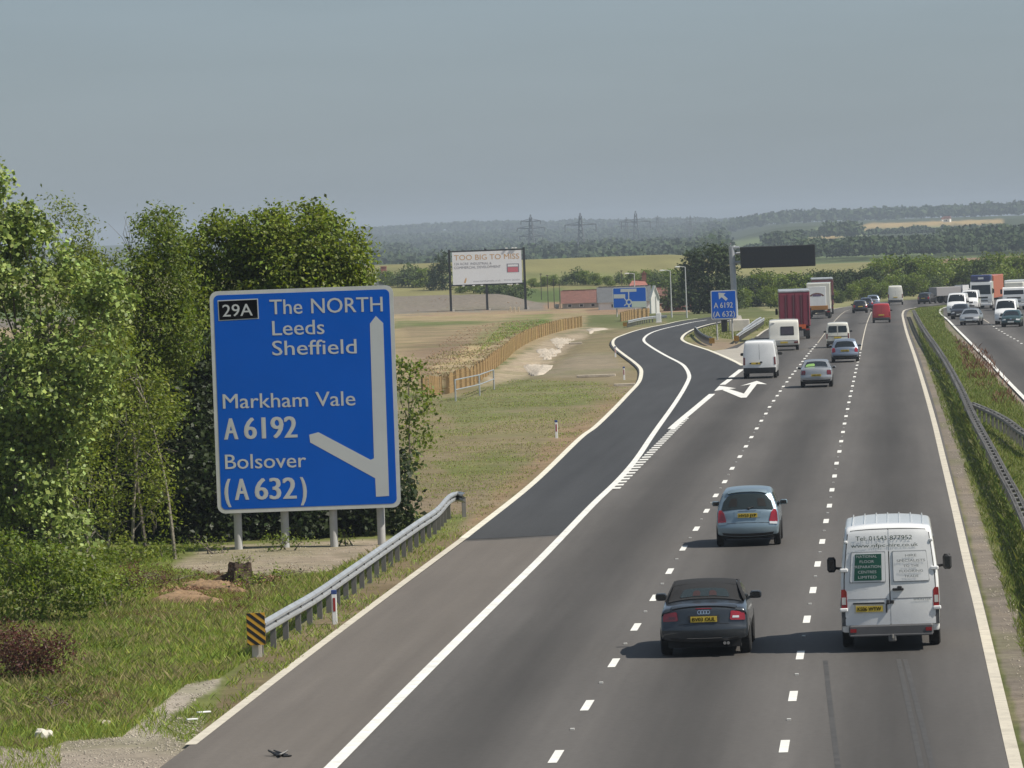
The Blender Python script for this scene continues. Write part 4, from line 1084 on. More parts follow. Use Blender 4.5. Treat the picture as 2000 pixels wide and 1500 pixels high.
# ---------------------------------------------------------------- the big junction sign
g = G(604, 1066)
sg = empty('direction_sign', (g.x, g.y, g.z - .05), 0.0, 'huge blue motorway direction sign for junction 29A on four grey posts', 'road sign')
B = Board(sg.location)
tl, tr, br, bl = B.at(409, 566), B.at(770, 560), B.at(781, 992), B.at(425, 1002)
x0, x1 = (tl[0] + bl[0]) / 2, (tr[0] + br[0]) / 2
z0, z1 = (bl[1] + br[1]) / 2, (tl[1] + tr[1]) / 2
plate('backing_plate', round_rect(x0, x1, z0, z1, .22), -.03, .03, M_SGREY, sg)
plate('face_panel', round_rect(x0 + .11, x1 - .11, z0 + .11, z1 - .11, .14), -.036, -.031, M_SBLUE, sg)
mbp = MB()
for zz in np.linspace(z0 + .5, z1 - .5, 5):
    mbp.box(((x0 + x1) / 2, .07, zz), (x1 - x0 - .3, .06, .1))
mbp.build('stiffening_rail', M_GALVD, sg)
for px, py in ((464, 1067), (556, 1066), (651, 1066), (744, 1062)):
    q = B.at(px, 1030)
    MB().tube([(q[0], .22, -.3), (q[0], .22, z1 - .6)], .112, 18).build('post', M_POST, sg, smooth=True)
YF = -.040
def stext(*a, **k): return B.text(*a, y=YF, **k)
stext('The', (527, 614), (591, 612.3), 28.5, M_SWHT, sg)
stext('NORTH', (608, 611.8), (748, 608), 28.5, M_SWHT, sg)
stext('Leeds', (532, 655), (634, 652), 28, M_SWHT, sg)
stext('Sheffield', (532, 694), (697, 690), 28, M_SWHT, sg)
stext('Markham Vale', (435.5, 798), (694.5, 791.5), 28, M_SWHT, sg)
stext('A', (438, 858.5), (466, 857.6), 41, M_SWHT, sg, bold=.035)
stext('6192', (477, 857.3), (581.5, 854), 41, M_SWHT, sg, bold=.035)
stext('Bolsover', (440, 916), (598.5, 912), 28, M_SWHT, sg)
stext('(', (439, 977), (452, 976.6), 41, M_SWHT, sg, bold=.035)
stext('A', (459, 976.5), (487, 975.7), 41, M_SWHT, sg, bold=.035)
stext('632', (498, 975.5), (580, 973.4), 41, M_SWHT, sg, bold=.035)
stext(')', (587, 973.3), (600, 973), 41, M_SWHT, sg, bold=.035)
jp = B.poly('junction_patch', [(425, 586.5), (504, 583), (506, 622.5), (427, 627)], M_SWHT, sg, y=YF)
jb = B.poly('patch_panel', [(427, 588.5), (502, 585), (503.8, 620.8), (429, 625)], M_SBLK, jp, y=YF - .006)
B.text('29A', (435, 618.5), (494, 616), 23, M_SWHT, jp, y=YF - .013)
B.poly('route_arrow', [(734, 617), (748.5, 631), (760, 968.5), (734.5, 970), (733, 934), (606, 864), (604, 849), (622, 844), (724, 898), (730.5, 895), (722.5, 632)], M_SWHT, sg, y=YF)
# ---------------------------------------------------------------- safety barriers
WPROF = [(0, -.155), (-.025, -.13), (-.075, -.10), (-.075, -.05), (-.005, -.02), (-.005, .02), (-.075, .05), (-.075, .10), (-.025, .13), (0, .155)]
def sweep(path, prof, m, name, parent, zoff):
    """path: world XY(Z base) list; profile (lateral, z)"""
    P = np.array([(p[0], p[1]) for p in path]); d = np.gradient(P, axis=0); d /= np.linalg.norm(d, axis=1)[:, None] + 1e-9
    nrm = np.stack([d[:, 1], -d[:, 0]], 1)
    mb = MB(); k = len(prof); vs = []; fs = []
    for i, p in enumerate(path):
        for (a, b) in prof: vs.append((p[0] + nrm[i, 0] * -a, p[1] + nrm[i, 1] * -a, p[2] + b + zoff))
        for (a, b) in prof: vs.append((p[0] + nrm[i, 0] * (-a - .012), p[1] + nrm[i, 1] * (-a - .012), p[2] + b + zoff))
    for i in range(len(path) - 1):
        o, q = i * 2 * k, (i + 1) * 2 * k
        for j in range(k - 1):
            fs.append((o + j, o + j + 1, q + j + 1, q + j)); fs.append((o + k + j, q + k + j, q + k + j + 1, o + k + j + 1))
        fs.append((o, q, q + k, o + k)); fs.append((o + k - 1, o + 2 * k - 1, q + 2 * k - 1, q + k - 1))
    mb.add(vs, fs); return mb.build(name, m, parent, smooth=True, auto=25)
def path3(px_pts, z, step, dz=None):
    q = smooth_path([tuple(G(x, y, z)) for x, y in px_pts], step=step)
    return [(p[0], p[1], bz(p[1]) - .02) for p in q]
def local(path, o): return [(p[0] - o.x, p[1] - o.y, p[2] - o.z) for p in path]
post_cache = {}
def barrier(label, px_pts, zb, post_step, plate_end=None, hgt=None, m=None, group=None):
    pth = path3(px_pts, zb, .5)
    o = Vector(pth[0])
    root = empty('crash_barrier', o, 0, label, 'barrier', group)
    lp = local(pth, o)
    prof = WPROF
    if hgt:                                   # ends ramp down
        pass
    sweep(lp, prof, m or M_GALV, 'beam', root, zb)
    key = round(zb, 2)
    if key not in post_cache:
        mb = MB(); mb.box((.05, 0, (zb + .1) / 2 - .15), (.12, .06, zb + .2)); mb.box((-.01, 0, zb), (.06, .08, .10))
        post_cache[key] = mb.mesh('post', M_GALVD)
    L = 0; last = -9
    for i in range(len(lp) - 1):
        a, b = lp[i], lp[i + 1]; L += math.hypot(b[0] - a[0], b[1] - a[1])
        if L - last >= post_step:
            last = L
            po = link('post', post_cache[key], root); po.location = (a[0], a[1], a[2]); po.rotation_euler = (0, 0, -math.atan2(b[0] - a[0], b[1] - a[1]) + math.pi)
    return root, lp
def hazard_plate(parent, loc, w, h, n, rz=0.0):
    """yellow board with black diagonal bars"""
    e = MB().box((0, 0, 0), (w, .03, h)).build('hazard_plate', M_YEL, parent); e.location = loc; e.rotation_euler = (0, 0, rz)
    s = MB(); t = h / n
    for k in range(-n, n + 2):
        za = -h / 2 + k * t
        q = [(-w / 2, za + w * .8), (-w / 2, za + w * .8 + t * .5), (w / 2, za + t * .5), (w / 2, za)]
        zz = [min(max(p[1], -h / 2), h / 2) for p in q]
        if max(zz) - min(zz) < .004: continue
        # clip to the plate
        P = []
        for i in range(4):
            (xa, a_), (xb, b_) = q[i], q[(i + 1) % 4]
            ts = [0.0]
            for lim in (-h / 2, h / 2):
                if (a_ - lim) * (b_ - lim) < 0: ts.append((lim - a_) / (b_ - a_))
            for t_ in sorted(ts):
                zz_ = a_ + (b_ - a_) * t_
                if -h / 2 - 1e-6 <= zz_ <= h / 2 + 1e-6: P.append((xa + (xb - xa) * t_, zz_))
        if len(P) >= 3: s.add([(x, -.018, z) for x, z in P], [tuple(range(len(P)))])
    s.build('stripe', M_BLACK, e)
    return e
nb, nlp = barrier('long steel crash barrier beside the hard shoulder with a striped yellow end plate', [(512, 1225), (560, 1197), (615, 1165), (685, 1117), (752, 1070), (815, 1026), (852, 1001), (875, 976), (892, 968.5), (908, 971)], .56, 1.6)
q = nlp[0]
hazard_plate(nb, (q[0] - .12, q[1] - .16, .56), .38, .66, 4)
MB().box((q[0] - .12, q[1] - .05, .15), (.2, .1, .6)).build('end_post', M_CONC, nb)
gb1, l1 = barrier('curved crash barrier on the gore island with yellow end plate', [(1390, 661), (1380, 658), (1370, 652.5), (1362, 646), (1357.5, 640)], .5, 1.8)
hazard_plate(gb1, (l1[0][0], l1[0][1] - .2, .35), .42, .42, 4)
gb2, l2 = barrier('straight crash barrier on the gore island running up beside the motorway', [(1438, 657.5), (1450, 649), (1466, 639.5), (1480, 631), (1492, 623)], .5, 2.4)
hazard_plate(gb2, (l2[0][0], l2[0][1] - .2, .38), .38, .42, 4)
gb3, l3 = barrier('far crash barrier left of the slip road near the white cabinet', [(1226, 629), (1245, 624.5), (1265, 621), (1285, 619), (1303, 618.5)], .5, 3.0)
hazard_plate(gb3, (l3[0][0] - .3, l3[0][1] - .2, .30), .4, .4, 4)
gb4, l4 = barrier('second crash barrier on the gore island closer to the gantry base', [(1450, 646), (1464, 636), (1476, 627), (1486, 621.5)], .5, 2.4)
# open box beams in the central reservation
def box_beam(label, px_pts, z, sep, step, mback):
    pth = path3(px_pts, z, 2.4); o = Vector(pth[0])
    root = empty('reservation_barrier', o, 0, label, 'barrier', 'box beam barriers in the central reservation')
    lp = local(pth, o)
    sq = [(-.045, -.05), (-.045, .05), (.045, .05), (.045, -.05), (-.045, -.05)]
    P = np.array([(p[0], p[1]) for p in lp]); d = np.gradient(P, axis=0); d /= np.linalg.norm(d, axis=1)[:, None]
    nrm = np.stack([d[:, 1], -d[:, 0]], 1)
    for s in (-1, 1):
        sweep([(lp[i][0] + nrm[i, 0] * s * sep, lp[i][1] + nrm[i, 1] * s * sep, lp[i][2]) for i in range(len(lp))], sq, M_GALVD, 'rail', root, z)
    pm = MB(); pm.box((0, 0, z / 2 - .1), (.11, .06, z)); pm.box((0, 0, z - .01), (sep * 2, .55, .09))
    pme = pm.mesh('post', M_GALVD)
    for i in range(len(lp)):
        po = link('post', pme, root); po.location = lp[i]; po.rotation_euler = (0, 0, -math.atan2(d[i, 0], d[i, 1]))
    return root
box_beam('long open box beam barrier along the left side of the central reservation', [(2230, 1660), (2110, 1300), (2043, 1106), (1989, 979), (1962, 928), (1934, 874), (1902, 815), (1878, 762), (1857, 722), (1831, 680), (1809, 649), (1796, 628), (1784, 606)], .60, .105, 2.4, None)
box_beam('second box beam barrier branching towards the southbound lanes', [(2110, 908), (2060, 877), (2000, 845), (1967, 821), (1934, 803), (1896, 787)], .58, .105, 2.4, None)
# ---------------------------------------------------------------- marker posts
def marker_post(px, py, label):
    g = G(px, py)
    r = empty('marker_post', (g.x, g.y, g.z - .05), .05, label, 'marker post', 'white marker posts on the verge')
    MB().box((0, 0, .36), (.115, .05, .78), taper=.92, bev=.012).build('post', M_WPL, r)
    MB().box((0, -.027, .44), (.05, .008, .30)).build('reflector', M_RED, r)
    MB().box((0, 0, .715), (.122, .056, .10), bev=.01).build('number_band', M_NAVY, r)
    return r
marker_post(654, 1215, 'white marker post with red strip standing beside the near crash barrier')
marker_post(1087, 854, 'white marker post with red strip on the open verge')
marker_post(1219, 740, 'white marker post on the verge where the slip road starts to bend')
marker_post(1202, 696, 'small white marker post at the left edge of the slip road bend')
# ---------------------------------------------------------------- timber fences
def timber_fence(label, px_base, h, gap, limit):
    q = smooth_path([tuple(G(x, y)) for x, y in px_base], step=gap)
    o = Vector((q[0][0], q[0][1], 0))
    def gz(p): return float(terrain(p[0], p[1])) - .06
    root = empty('timber_fence', o, 0, label, 'fence')
    pk = MB().box((0, 0, h / 2), (.135, .024, h)).mesh('picket', M_WOOD)
    post = MB().box((0, .09, h / 2 - .1), (.10, .10, h + .1)).mesh('post', M_WOOD)
    far = MB()
    step_p = max(1, int(2.4 / gap))
    zs = terrain(q[:, 0], q[:, 1]) - .06
    for i in range(len(q) - 1):
        rz = math.atan2(q[i + 1][1] - q[i][1], q[i + 1][0] - q[i][0]); rp = rz + (.28 if (i // step_p) % 2 else -.28)
        hh = rnd.uniform(.90, 1.06)
        if i < limit:
            p = link('picket', pk, root); p.location = (q[i][0] - o.x, q[i][1] - o.y, zs[i]); p.rotation_euler = (rnd.uniform(-.02, .02), rnd.uniform(-.02, .02), rp); p.scale.z = hh
        else:
            far.box((q[i][0] - o.x, q[i][1] - o.y, zs[i] + h * hh / 2), (.135, .024, h * hh), rz=rp)
        if i % step_p == 0 and i // step_p < 290:
            p = link('post', post, root); p.location = (q[i][0] - o.x, q[i][1] - o.y, zs[i]); p.rotation_euler = (0, 0, rz)
    if len(q) > limit + 2:
        f = far.build('far_pickets', M_WOOD, root); f['kind'] = 'stuff'
    for zr_ in (.3, .82):
        mbr = MB()
        for i in range(0, len(q) - 9, 8):
            a, b = q[i], q[i + 8]
            mbr.tube([(a[0] - o.x, a[1] - o.y + .04, zs[i] + h * zr_), (b[0] - o.x, b[1] - o.y + .04, zs[i + 8] + h * zr_)], .035, 4)
        mbr.build('rail', M_WOOD, root)
    return root
timber_fence('long brown timber picket fence snaking along the ditch', [(828, 772), (852, 770), (885, 764), (935, 740), (985, 703), (1010, 681), (1047, 661), (1097, 645), (1137, 637)], 1.12, .25, 300)
timber_fence('short timber fence in front of the white gabled building', [(1214, 627), (1238, 622), (1268, 618)], 1.1, .34, 300)
# ---------------------------------------------------------------- guard rail at the ditch head
g0, g1, g2 = G(890, 782), G(937, 771), G(965, 759.5)
gr = empty('guard_rail', (g0.x, g0.y, g0.z), 0, 'low galvanised tube guard rail at the near end of the ditch', 'railing')
for gg in (g0, g1, g2):
    MB().tube([(gg.x - g0.x, gg.y - g0.y, gg.z - g0.z - .2), (gg.x - g0.x, gg.y - g0.y, gg.z - g0.z + 1.1)], .045, 8).build('post', M_GALV, gr)
for zz in (1.07, .55):
    MB().tube([(p.x - g0.x, p.y - g0.y, p.z - g0.z + zz) for p in (g0, g1, g2)], .035, 8).build('rail', M_GALV, gr)
# ---------------------------------------------------------------- stone check dams in the ditch
def rubble(name, px_poly, h, m, label, cat, group=None, seed=0):
    P = [G(x, y) for x, y in px_poly]
    cx = sum(p.x for p in P) / len(P); cy = sum(p.y for p in P) / len(P)
    cz = float(terrain(cx, cy))
    bm = bmesh.new()
    vs = [bm.verts.new((p.x - cx, p.y - cy, 0)) for p in P]
    f = bm.faces.new(vs)
    bmesh.ops.triangulate(bm, faces=[f])
    for _ in range(4): bmesh.ops.subdivide_edges(bm, edges=bm.edges[:], cuts=1, use_grid_fill=True)
    poly = [(p.x - cx, p.y - cy) for p in P]
    X = np.array([v.co.x for v in bm.verts]); Y = np.array([v.co.y for v in bm.verts])
    d = poly_dist(X, Y, poly); T = terrain(X + cx, Y + cy) - cz
    ds = min(1.2, float(d.max()) * .6 + 1e-3)
    flat = 'dam' in name
    for i, v in enumerate(bm.verts):
        nz = float(fbm(np.array(X[i] * 1.1), np.array(Y[i] * 1.1), seed))
        bed = max(T[i], -.30) if flat else T[i] + .22 * (float(fbm(np.array(X[i] * 4.5), np.array(Y[i] * 4.5), seed + 9, 4)) - .5)
        v.co.z = bed + h * smooth01(d[i] / ds) * (.8 + .4 * nz) - .12 * (d[i] < .02) - .04
    for f in bm.faces: f.smooth = True
    me = bpy.data.meshes.new(name); bm.normal_update()
    for f in bm.faces:
        if f.normal.z < 0: f.normal_flip()
    bm.to_mesh(me); bm.free(); me.materials.append(m)
    o = link(name, me); o.location = (cx, cy, cz); tag(o, label, cat, group); return o
GC = 'pale stone check dams in the ditch'
rubble('check_dam', [(1019, 709), (1050, 709), (1082, 708), (1078, 716), (1063, 728), (1043, 730), (1032, 722)], .13, M_STONE, 'nearest pale stone check dam in the ditch by the fence', 'stone dam', GC, 1)
rubble('check_dam', [(1044, 680), (1070, 680), (1097, 678), (1090, 687), (1072, 696), (1056, 695)], .13, M_STONE, 'second pale stone check dam from the guard rail', 'stone dam', GC, 2)
rubble('check_dam', [(1072, 660), (1100, 660), (1124, 657.5), (1112, 665), (1093, 674), (1082, 671)], .13, M_STONE, 'third pale stone check dam from the guard rail', 'stone dam', GC, 3)
rubble('check_dam', [(1143, 643), (1165, 642), (1191, 641.5), (1170, 645), (1150, 646.5)], .13, M_STONE, 'farthest pale stone check dam near the slip road bend', 'stone dam', GC, 4)
rubble('soil_heap', [(340, 1140), (390, 1131), (450, 1136), (505, 1160), (450, 1152), (390, 1146)], .08, M_SOIL, 'reddish soil heap on the right below the tree stump', 'soil heap', None, 5)
rubble('soil_heap', [(290, 1172), (340, 1152), (395, 1156), (450, 1174), (400, 1178), (330, 1176)], .09, M_SOIL, 'low reddish soil heap nearest the long grass', 'soil heap', None, 6)
for i, (a, b, lab) in enumerate((((1143, 734), (1186, 734), 'pale concrete strip lying in the verge near the marker post'), ((1112, 671), (1136, 670), 'small pale concrete strip farther along the verge'), ((1203, 752), (1236, 751.5), 'pale edging strip in the verge close to the slip road'))):
    p, q = G(*a), G(*b)
    o = MB().box((0, 0, .0), ((q - p).length, .35, .16), bev=.02).build('concrete_strip', M_STONE); o.location = (p + q) / 2; tag(o, lab, 'concrete strip')
# ---------------------------------------------------------------- stump, litter, stones
g = G(466, 1133)
st = empty('tree_stump', g, 0, 'dark ragged tree stump on the soil in front of the big blue sign', 'tree stump')
mb = MB(); rs = random.Random(4)
prof = []
n = 14; rings = [(0, .42), (.12, .34), (.28, .29), (.45, .27)]
vs = []
for (z, r) in rings:
    for k in range(n):
        a = 2 * math.pi * k / n; rr = r * (1 + .22 * math.sin(3 * a + z * 4) + rs.uniform(-.08, .08))
        zz = z + (rs.uniform(-.06, .14) if z > .4 else 0)
        vs.append((rr * math.cos(a), rr * math.sin(a) * .8, zz - .05))
vs.append((0, 0, .36))
fs = [(i * n + k, i * n + (k + 1) % n, (i + 1) * n + (k + 1) % n, (i + 1) * n + k) for i in range(3) for k in range(n)] + [(3 * n + k, 3 * n + (k + 1) % n, 4 * n) for k in range(n)]
mb.add(vs, fs); mb.build('trunk', mat('dark_stump', (.055, .035, .022), .95, var=.4, vscale=7, bump=1, bscale=12), st)
mb = MB()
for a in (0.3, 1.9, 3.4, 5.0):
    mb.tube([(.25 * math.cos(a), .2 * math.sin(a), .12), (.5 * math.cos(a), .42 * math.sin(a), .05), (.75 * math.cos(a), .6 * math.sin(a), -.04)], [.09, .06, .02], 6)
mb.build('root', MATS['dark_stump'], st)
def stone_field(name, polys, n, size, m, seed, yr, xr):
    rng = np.random.default_rng(seed)
    y = rng.uniform(*yr, n * 6); x = rng.uniform(*xr, n * 6) * y / F_PX
    z = terrain(x, y) - .06; px, py = pix(x, y, z)
    ok = np.zeros(len(x), bool)
    for p in polys: ok |= in_poly(px, py, p)
    ok &= fbm(x / .8, y / .8, seed) > .4
    x, y, z = x[ok][:n], y[ok][:n], z[ok][:n]; n = len(x)
    octv = np.array([(1, 0, 0), (0, 1, 0), (-1, 0, 0), (0, -1, 0), (0, 0, .7), (0, 0, -.3)], float)
    octf = np.array([(0, 1, 4), (1, 2, 4), (2, 3, 4), (3, 0, 4), (1, 0, 5), (2, 1, 5), (3, 2, 5), (0, 3, 5)])
    s = size * rng.uniform(.4, 1.5, n) * rng.uniform(.5, 1.3, n)
    V = np.stack([x, y, z], -1)[:, None, :] + octv[None] * s[:, None, None] * rng.uniform(.6, 1.3, (n, 6, 1))
    Fc = (octf[None] + (np.arange(n) * 6)[:, None, None]).reshape(-1, 3)
    o = link(name, fast_mesh(name, V.reshape(-1, 3), Fc, m, 3)); o['kind'] = 'stuff'
M_GRAV = mat('gravel_stone', (.34, .30, .24), .95, island=.4)
stone_field('gravel', [[(-60, 1600), (-60, 1470), (110, 1455), (260, 1425), (330, 1395), (400, 1400), (360, 1600)], [(225, 1440), (300, 1380), (370, 1335), (430, 1330), (400, 1355), (330, 1405)]], 7000, .020, M_GRAV, 5, (80, 105), (-1080, -560))
stone_field('gravel', [[(330, 1115), (420, 1068), (800, 1055), (760, 1090), (640, 1118), (480, 1125)]], 1500, .02, M_GRAV, 6, (115, 150), (-700, -180))
stone_field('rubble_scatter', [[(780, 740), (900, 640), (1060, 620), (980, 690), (830, 770)], [(780, 612), (1010, 606), (1050, 590), (780, 580)]], 1600, .09, M_SOIL, 7, (280, 820), (-260, 120))
stone_field('rubble_scatter', [[(330, 1180), (600, 1130), (480, 1120), (300, 1150)]], 1400, .06, M_SOIL, 8, (105, 135), (-700, -400))
def lump(name, px, py, s, m, label, cat, seed, flat=.6):
    rs = random.Random(seed); g = G(px, py); bm = bmesh.new()
    bmesh.ops.create_icosphere(bm, subdivisions=2, radius=1.0)
    for v in bm.verts:
        k = rs.uniform(.75, 1.15); v.co = Vector((v.co.x * s[0] * k, v.co.y * s[1] * k, v.co.z * s[2] * k))
    me = bpy.data.meshes.new(name); bm.to_mesh(me); bm.free(); me.materials.append(m)
    o = link(name, me); o.location = (g.x, g.y, g.z + s[2] * .5 - .04); tag(o, label, cat); return o
M_PALE = mat('pale_stone', (.60, .56, .48), .9, var=.1)
lump('pale_boulder', 80, 1438, (.13, .11, .12), M_PALE, 'round pale boulder in the grass above the gravel, larger of two', 'stone', 1)
lump('pale_boulder', 95, 1434, (.085, .08, .08), M_PALE, 'small pale boulder right beside the larger one in the grass', 'stone', 2)
lump('pale_boulder', 202, 1412, (.13, .11, .07), M_GRAV, 'flat brownish stone in the grass above the gravel', 'stone', 3)
for i, (px, py, L, rz, lab) in enumerate(((398, 1393, .26, .5, 'white plank lying on the verge by the edge line'), (375, 1407, .20, .3, 'shorter white scrap lying on the verge below the white plank'))):
    g = G(px, py); o = MB().box((0, 0, .02), (L, .09, .03), rz=rz, bev=.008).build('white_scrap', M_WPL); o.location = g; tag(o, lab, 'litter')
g = G(547, 1478)
db = empty('roadkill_debris', (g.x, g.y, g.z), .4, 'dark scrap of debris lying on the hard shoulder', 'debris')
mb = MB(); rs = random.Random(8)
for k in range(9):
    a = rs.uniform(0, 6.28); mb.tube([(rs.uniform(-.08, .08), rs.uniform(-.2, .2), .02), (.16 * math.cos(a), .35 * math.sin(a), rs.uniform(.02, .10))], [.03, .012], 5)
mb.build('scrap', M_BLACK, db)
# ---------------------------------------------------------------- billboard
g = G(951, 607)
bb = empty('billboard', (g.x, g.y, g.z), 0, 'large white TOO BIG TO MISS billboard on three black posts', 'billboard')
Bb = Board(bb.location); sc = g.y / F_PX
tl, tr, br, bl = Bb.at(882.5, 493), Bb.at(1018, 488.5), Bb.at(1020, 552.5), Bb.at(885, 556)
bx0, bx1, bz0, bz1 = (tl[0] + bl[0]) / 2, (tr[0] + br[0]) / 2, (bl[1] + br[1]) / 2, (tl[1] + tr[1]) / 2
M_BBW = mat('billboard_white', (.80, .81, .83), .5, var=.03)
plate('panel', [(bx0, bz0), (bx1, bz0), (bx1, bz1), (bx0, bz1)], -.05, .05, M_BBW, bb)
for nm, z_ in (('top_beam', bz1 + .12), ('bottom_beam', bz0 - .10)):
    MB().box(((bx0 + bx1) / 2, .12, z_), (bx1 - bx0 + .7, .2, .2)).build(nm, M_BLACK, bb)
for px, py in ((881, 609), (952, 607), (1027, 605)):
    q = Bb.at(px - 2, 550)
    m_ = MB(); m_.box((q[0], .3, (bz1 + .4) / 2 - .4), (.34, .34, bz1 + 1.2)); m_.box((q[0] + .1, .3, .1), (.8, .8, .4), taper=.6)
    m_.build('post', M_BLACK, bb)
    MB().box((q[0] + .35, 0, .1), (.3, .3, .5)).build('footing', M_CONC, bb)
M_OR = mat('print_orange', (.60, .36, .15), .6); M_GRYT = mat('print_grey', (.20, .20, .24), .6); M_PINK = mat('print_pink', (.60, .16, .20), .6); M_LGT = mat('print_light_grey', (.42, .42, .46), .6)
Bb.text('TOO BIG TO MISS', (887, 508.5), (1014, 505), 10, M_OR, bb, y=-.06, bold=.005)
Bb.text('120 ACRE', (887.5, 518), (915, 517.3), 4.4, M_GRYT, bb, y=-.06, bold=.0)
Bb.text('INDUSTRIAL &', (919, 517.2), (960, 516), 4.4, M_GRYT, bb, y=-.06, bold=.0)
Bb.text('COMMERCIAL DEVELOPMENT', (887, 525.5), (978, 522.5), 4.6, M_GRYT, bb, y=-.06, bold=.0)
Bb.text('www.markhamvale.co.uk', (924, 551), (978, 549), 3.6, M_LGT, bb, y=-.06, bold=0)
Bb.text('01246 565656', (985, 548.5), (1015, 547.5), 3.2, M_LGT, bb, y=-.06, bold=0)
lg = Bb.poly('logo_block', [(989.5, 515), (1013.5, 514.5), (1014, 531.3), (990, 532)], M_GRYT, bb, y=-.06)
Bb.poly('logo_field', [(991.5, 516.5), (1011.5, 516), (1011.7, 520.2), (991.6, 520.8)], M_BBW, lg, y=-.067)
Bb.poly('logo_field', [(991.6, 522), (1011.8, 521.5), (1012, 530.8), (991.8, 531.4)], M_PINK, lg, y=-.067)
Bb.poly('printed_figure', [(906, 553), (908, 546), (910.5, 542), (911.5, 545), (909.5, 553)], M_OR, bb, y=-.06)
fl = MB().box((0, 0, 0), (.35, .3, .14), bev=.03).mesh('floodlight', M_WPL)
for px in (905, 925, 941, 993, 999, 1010):
    q = Bb.at(px, 556.5); o = link('floodlight', fl, bb); o.location = (q[0], -.5, bz0 - .2)
for px in (989, 1001, 1007):
    q = Bb.at(px, 485.5); o = link('floodlight', fl, bb); o.location = (q[0], -.1, bz1 + .35)
for i, (px, lab) in enumerate(((997, 'leftmost of three pale stakes by the billboard'), (1005, 'middle one of three pale stakes by the billboard'), (1013, 'rightmost of three pale stakes by the billboard'))):
    g = G(px, 609); o = MB().box((0, 0, .3), (.22, .2, .75), bev=.03).build('wooden_stake', mat('pale_timber', (.55, .45, .30), .9, var=.2)); o.location = g; tag(o, lab, 'stake', 'pale stakes by the billboard')
# ---------------------------------------------------------------- exit sign on the gore
g = G(1415, 662)
ex = empty('exit_sign', (g.x, g.y, g.z), 0, 'blue exit sign A 6192 (A 632) with slanting arrow on the gore island', 'road sign')
Be = Board(ex.location)
tl, tr, br, bl = Be.at(1387, 568), Be.at(1437.5, 565.5), Be.at(1440, 622), Be.at(1390, 624.5)
ax0, ax1, az0, az1 = (tl[0] + bl[0]) / 2, (tr[0] + br[0]) / 2, (bl[1] + br[1]) / 2, (tl[1] + tr[1]) / 2
plate('backing_plate', round_rect(ax0, ax1, az0, az1, .12, 4), -.03, .03, M_SWHT, ex)
plate('face_panel', round_rect(ax0 + .085, ax1 - .085, az0 + .085, az1 - .085, .08, 4), -.037, -.031, M_SBLUE, ex)
for px in (1400.5, 1430.5):
    q = Be.at(px, 640); MB().tube([(q[0], .12, -.3), (q[0], .12, az1 - .2)], .07, 12).build('post', M_POST, ex, smooth=True)
Be.text('A 6192', (1394, 602), (1431.5, 600.5), 10.5, M_SWHT, ex, y=-.042, bold=.02)
Be.text('(A 632)', (1393, 619.5), (1435.5, 617.5), 10.5, M_SWHT, ex, y=-.042, bold=.02)
Be.poly('arrow', [(1403, 571.5), (1417, 572.5), (1413.3, 576.3), (1421.5, 583.5), (1417.5, 587.5), (1409.3, 580.3), (1404.3, 585)], M_SWHT, ex, y=-.042)
# ---------------------------------------------------------------- roundabout sign
g = G(1230, 617)
rb_ = empty('roundabout_sign', (g.x, g.y, g.z), 0, 'wide blue roundabout map sign in front of the farm buildings', 'road sign')
Br = Board(rb_.location)
tl, tr, br, bl = Br.at(1196, 562), Br.at(1262, 560), Br.at(1263.5, 600.5), Br.at(1197.5, 602)
ax0, ax1, az0, az1 = (tl[0] + bl[0]) / 2, (tr[0] + br[0]) / 2, (bl[1] + br[1]) / 2, (tl[1] + tr[1]) / 2
plate('backing_plate', round_rect(ax0, ax1, az0, az1, .2, 4), -.04, .04, M_SWHT, rb_)
plate('face_panel', round_rect(ax0 + .09, ax1 - .09, az0 + .09, az1 - .09, .14, 4), -.048, -.041, M_SBLUE, rb_)
for px in (1205, 1255, 1262):
    q = Br.at(px, 608); MB().tube([(q[0], .15, -.3), (q[0], .15, az1 - .3)], .08, 10).build('post', M_POST, rb_, smooth=True)
Br.poly('place_panel', [(1212, 564.5), (1243, 563.5), (1243, 569.5), (1212, 570.5)], M_SWHT, rb_, y=-.053)
Br.poly('place_panel', [(1198.5, 575), (1221, 574.5), (1221, 582.5), (1198.5, 583)], M_SWHT, rb_, y=-.053)
Br.poly('place_panel', [(1234, 588.5), (1261.5, 588), (1262, 600), (1234, 600.5)], mat('sign_pale_green', (.50, .56, .50), .5), rb_, y=-.053)
Br.poly('route_arm', [(1226.6, 570), (1228.8, 570), (1229, 585), (1227, 585)], M_SWHT, rb_, y=-.054)
Br.poly('route_arm', [(1218, 582), (1219.5, 581), (1224.5, 587), (1223, 588.5)], M_SWHT, rb_, y=-.054)
Br.poly('route_arm', [(1219.5, 598), (1218.5, 596.5), (1223.5, 592), (1225, 593.5)], M_SWHT, rb_, y=-.054)
Br.poly('route_arm', [(1226.5, 595), (1229.5, 595), (1230.5, 600.5), (1226.5, 600.7)], M_SWHT, rb_, y=-.054)
c = Br.at(1228.3, 590); s_ = Br.loc.y / F_PX
mb = MB(); n = 20; P = []
for rr in (6.0, 3.4):
    for k in range(n): P.append((c[0] + rr * s_ * math.cos(6.2832 * k / n), -.056, c[1] + rr * s_ * math.sin(6.2832 * k / n)))
mb.add(P, [(k, (k + 1) % n, n + (k + 1) % n, n + k) for k in range(n)]); mb.build('roundabout_ring', M_SWHT, rb_)
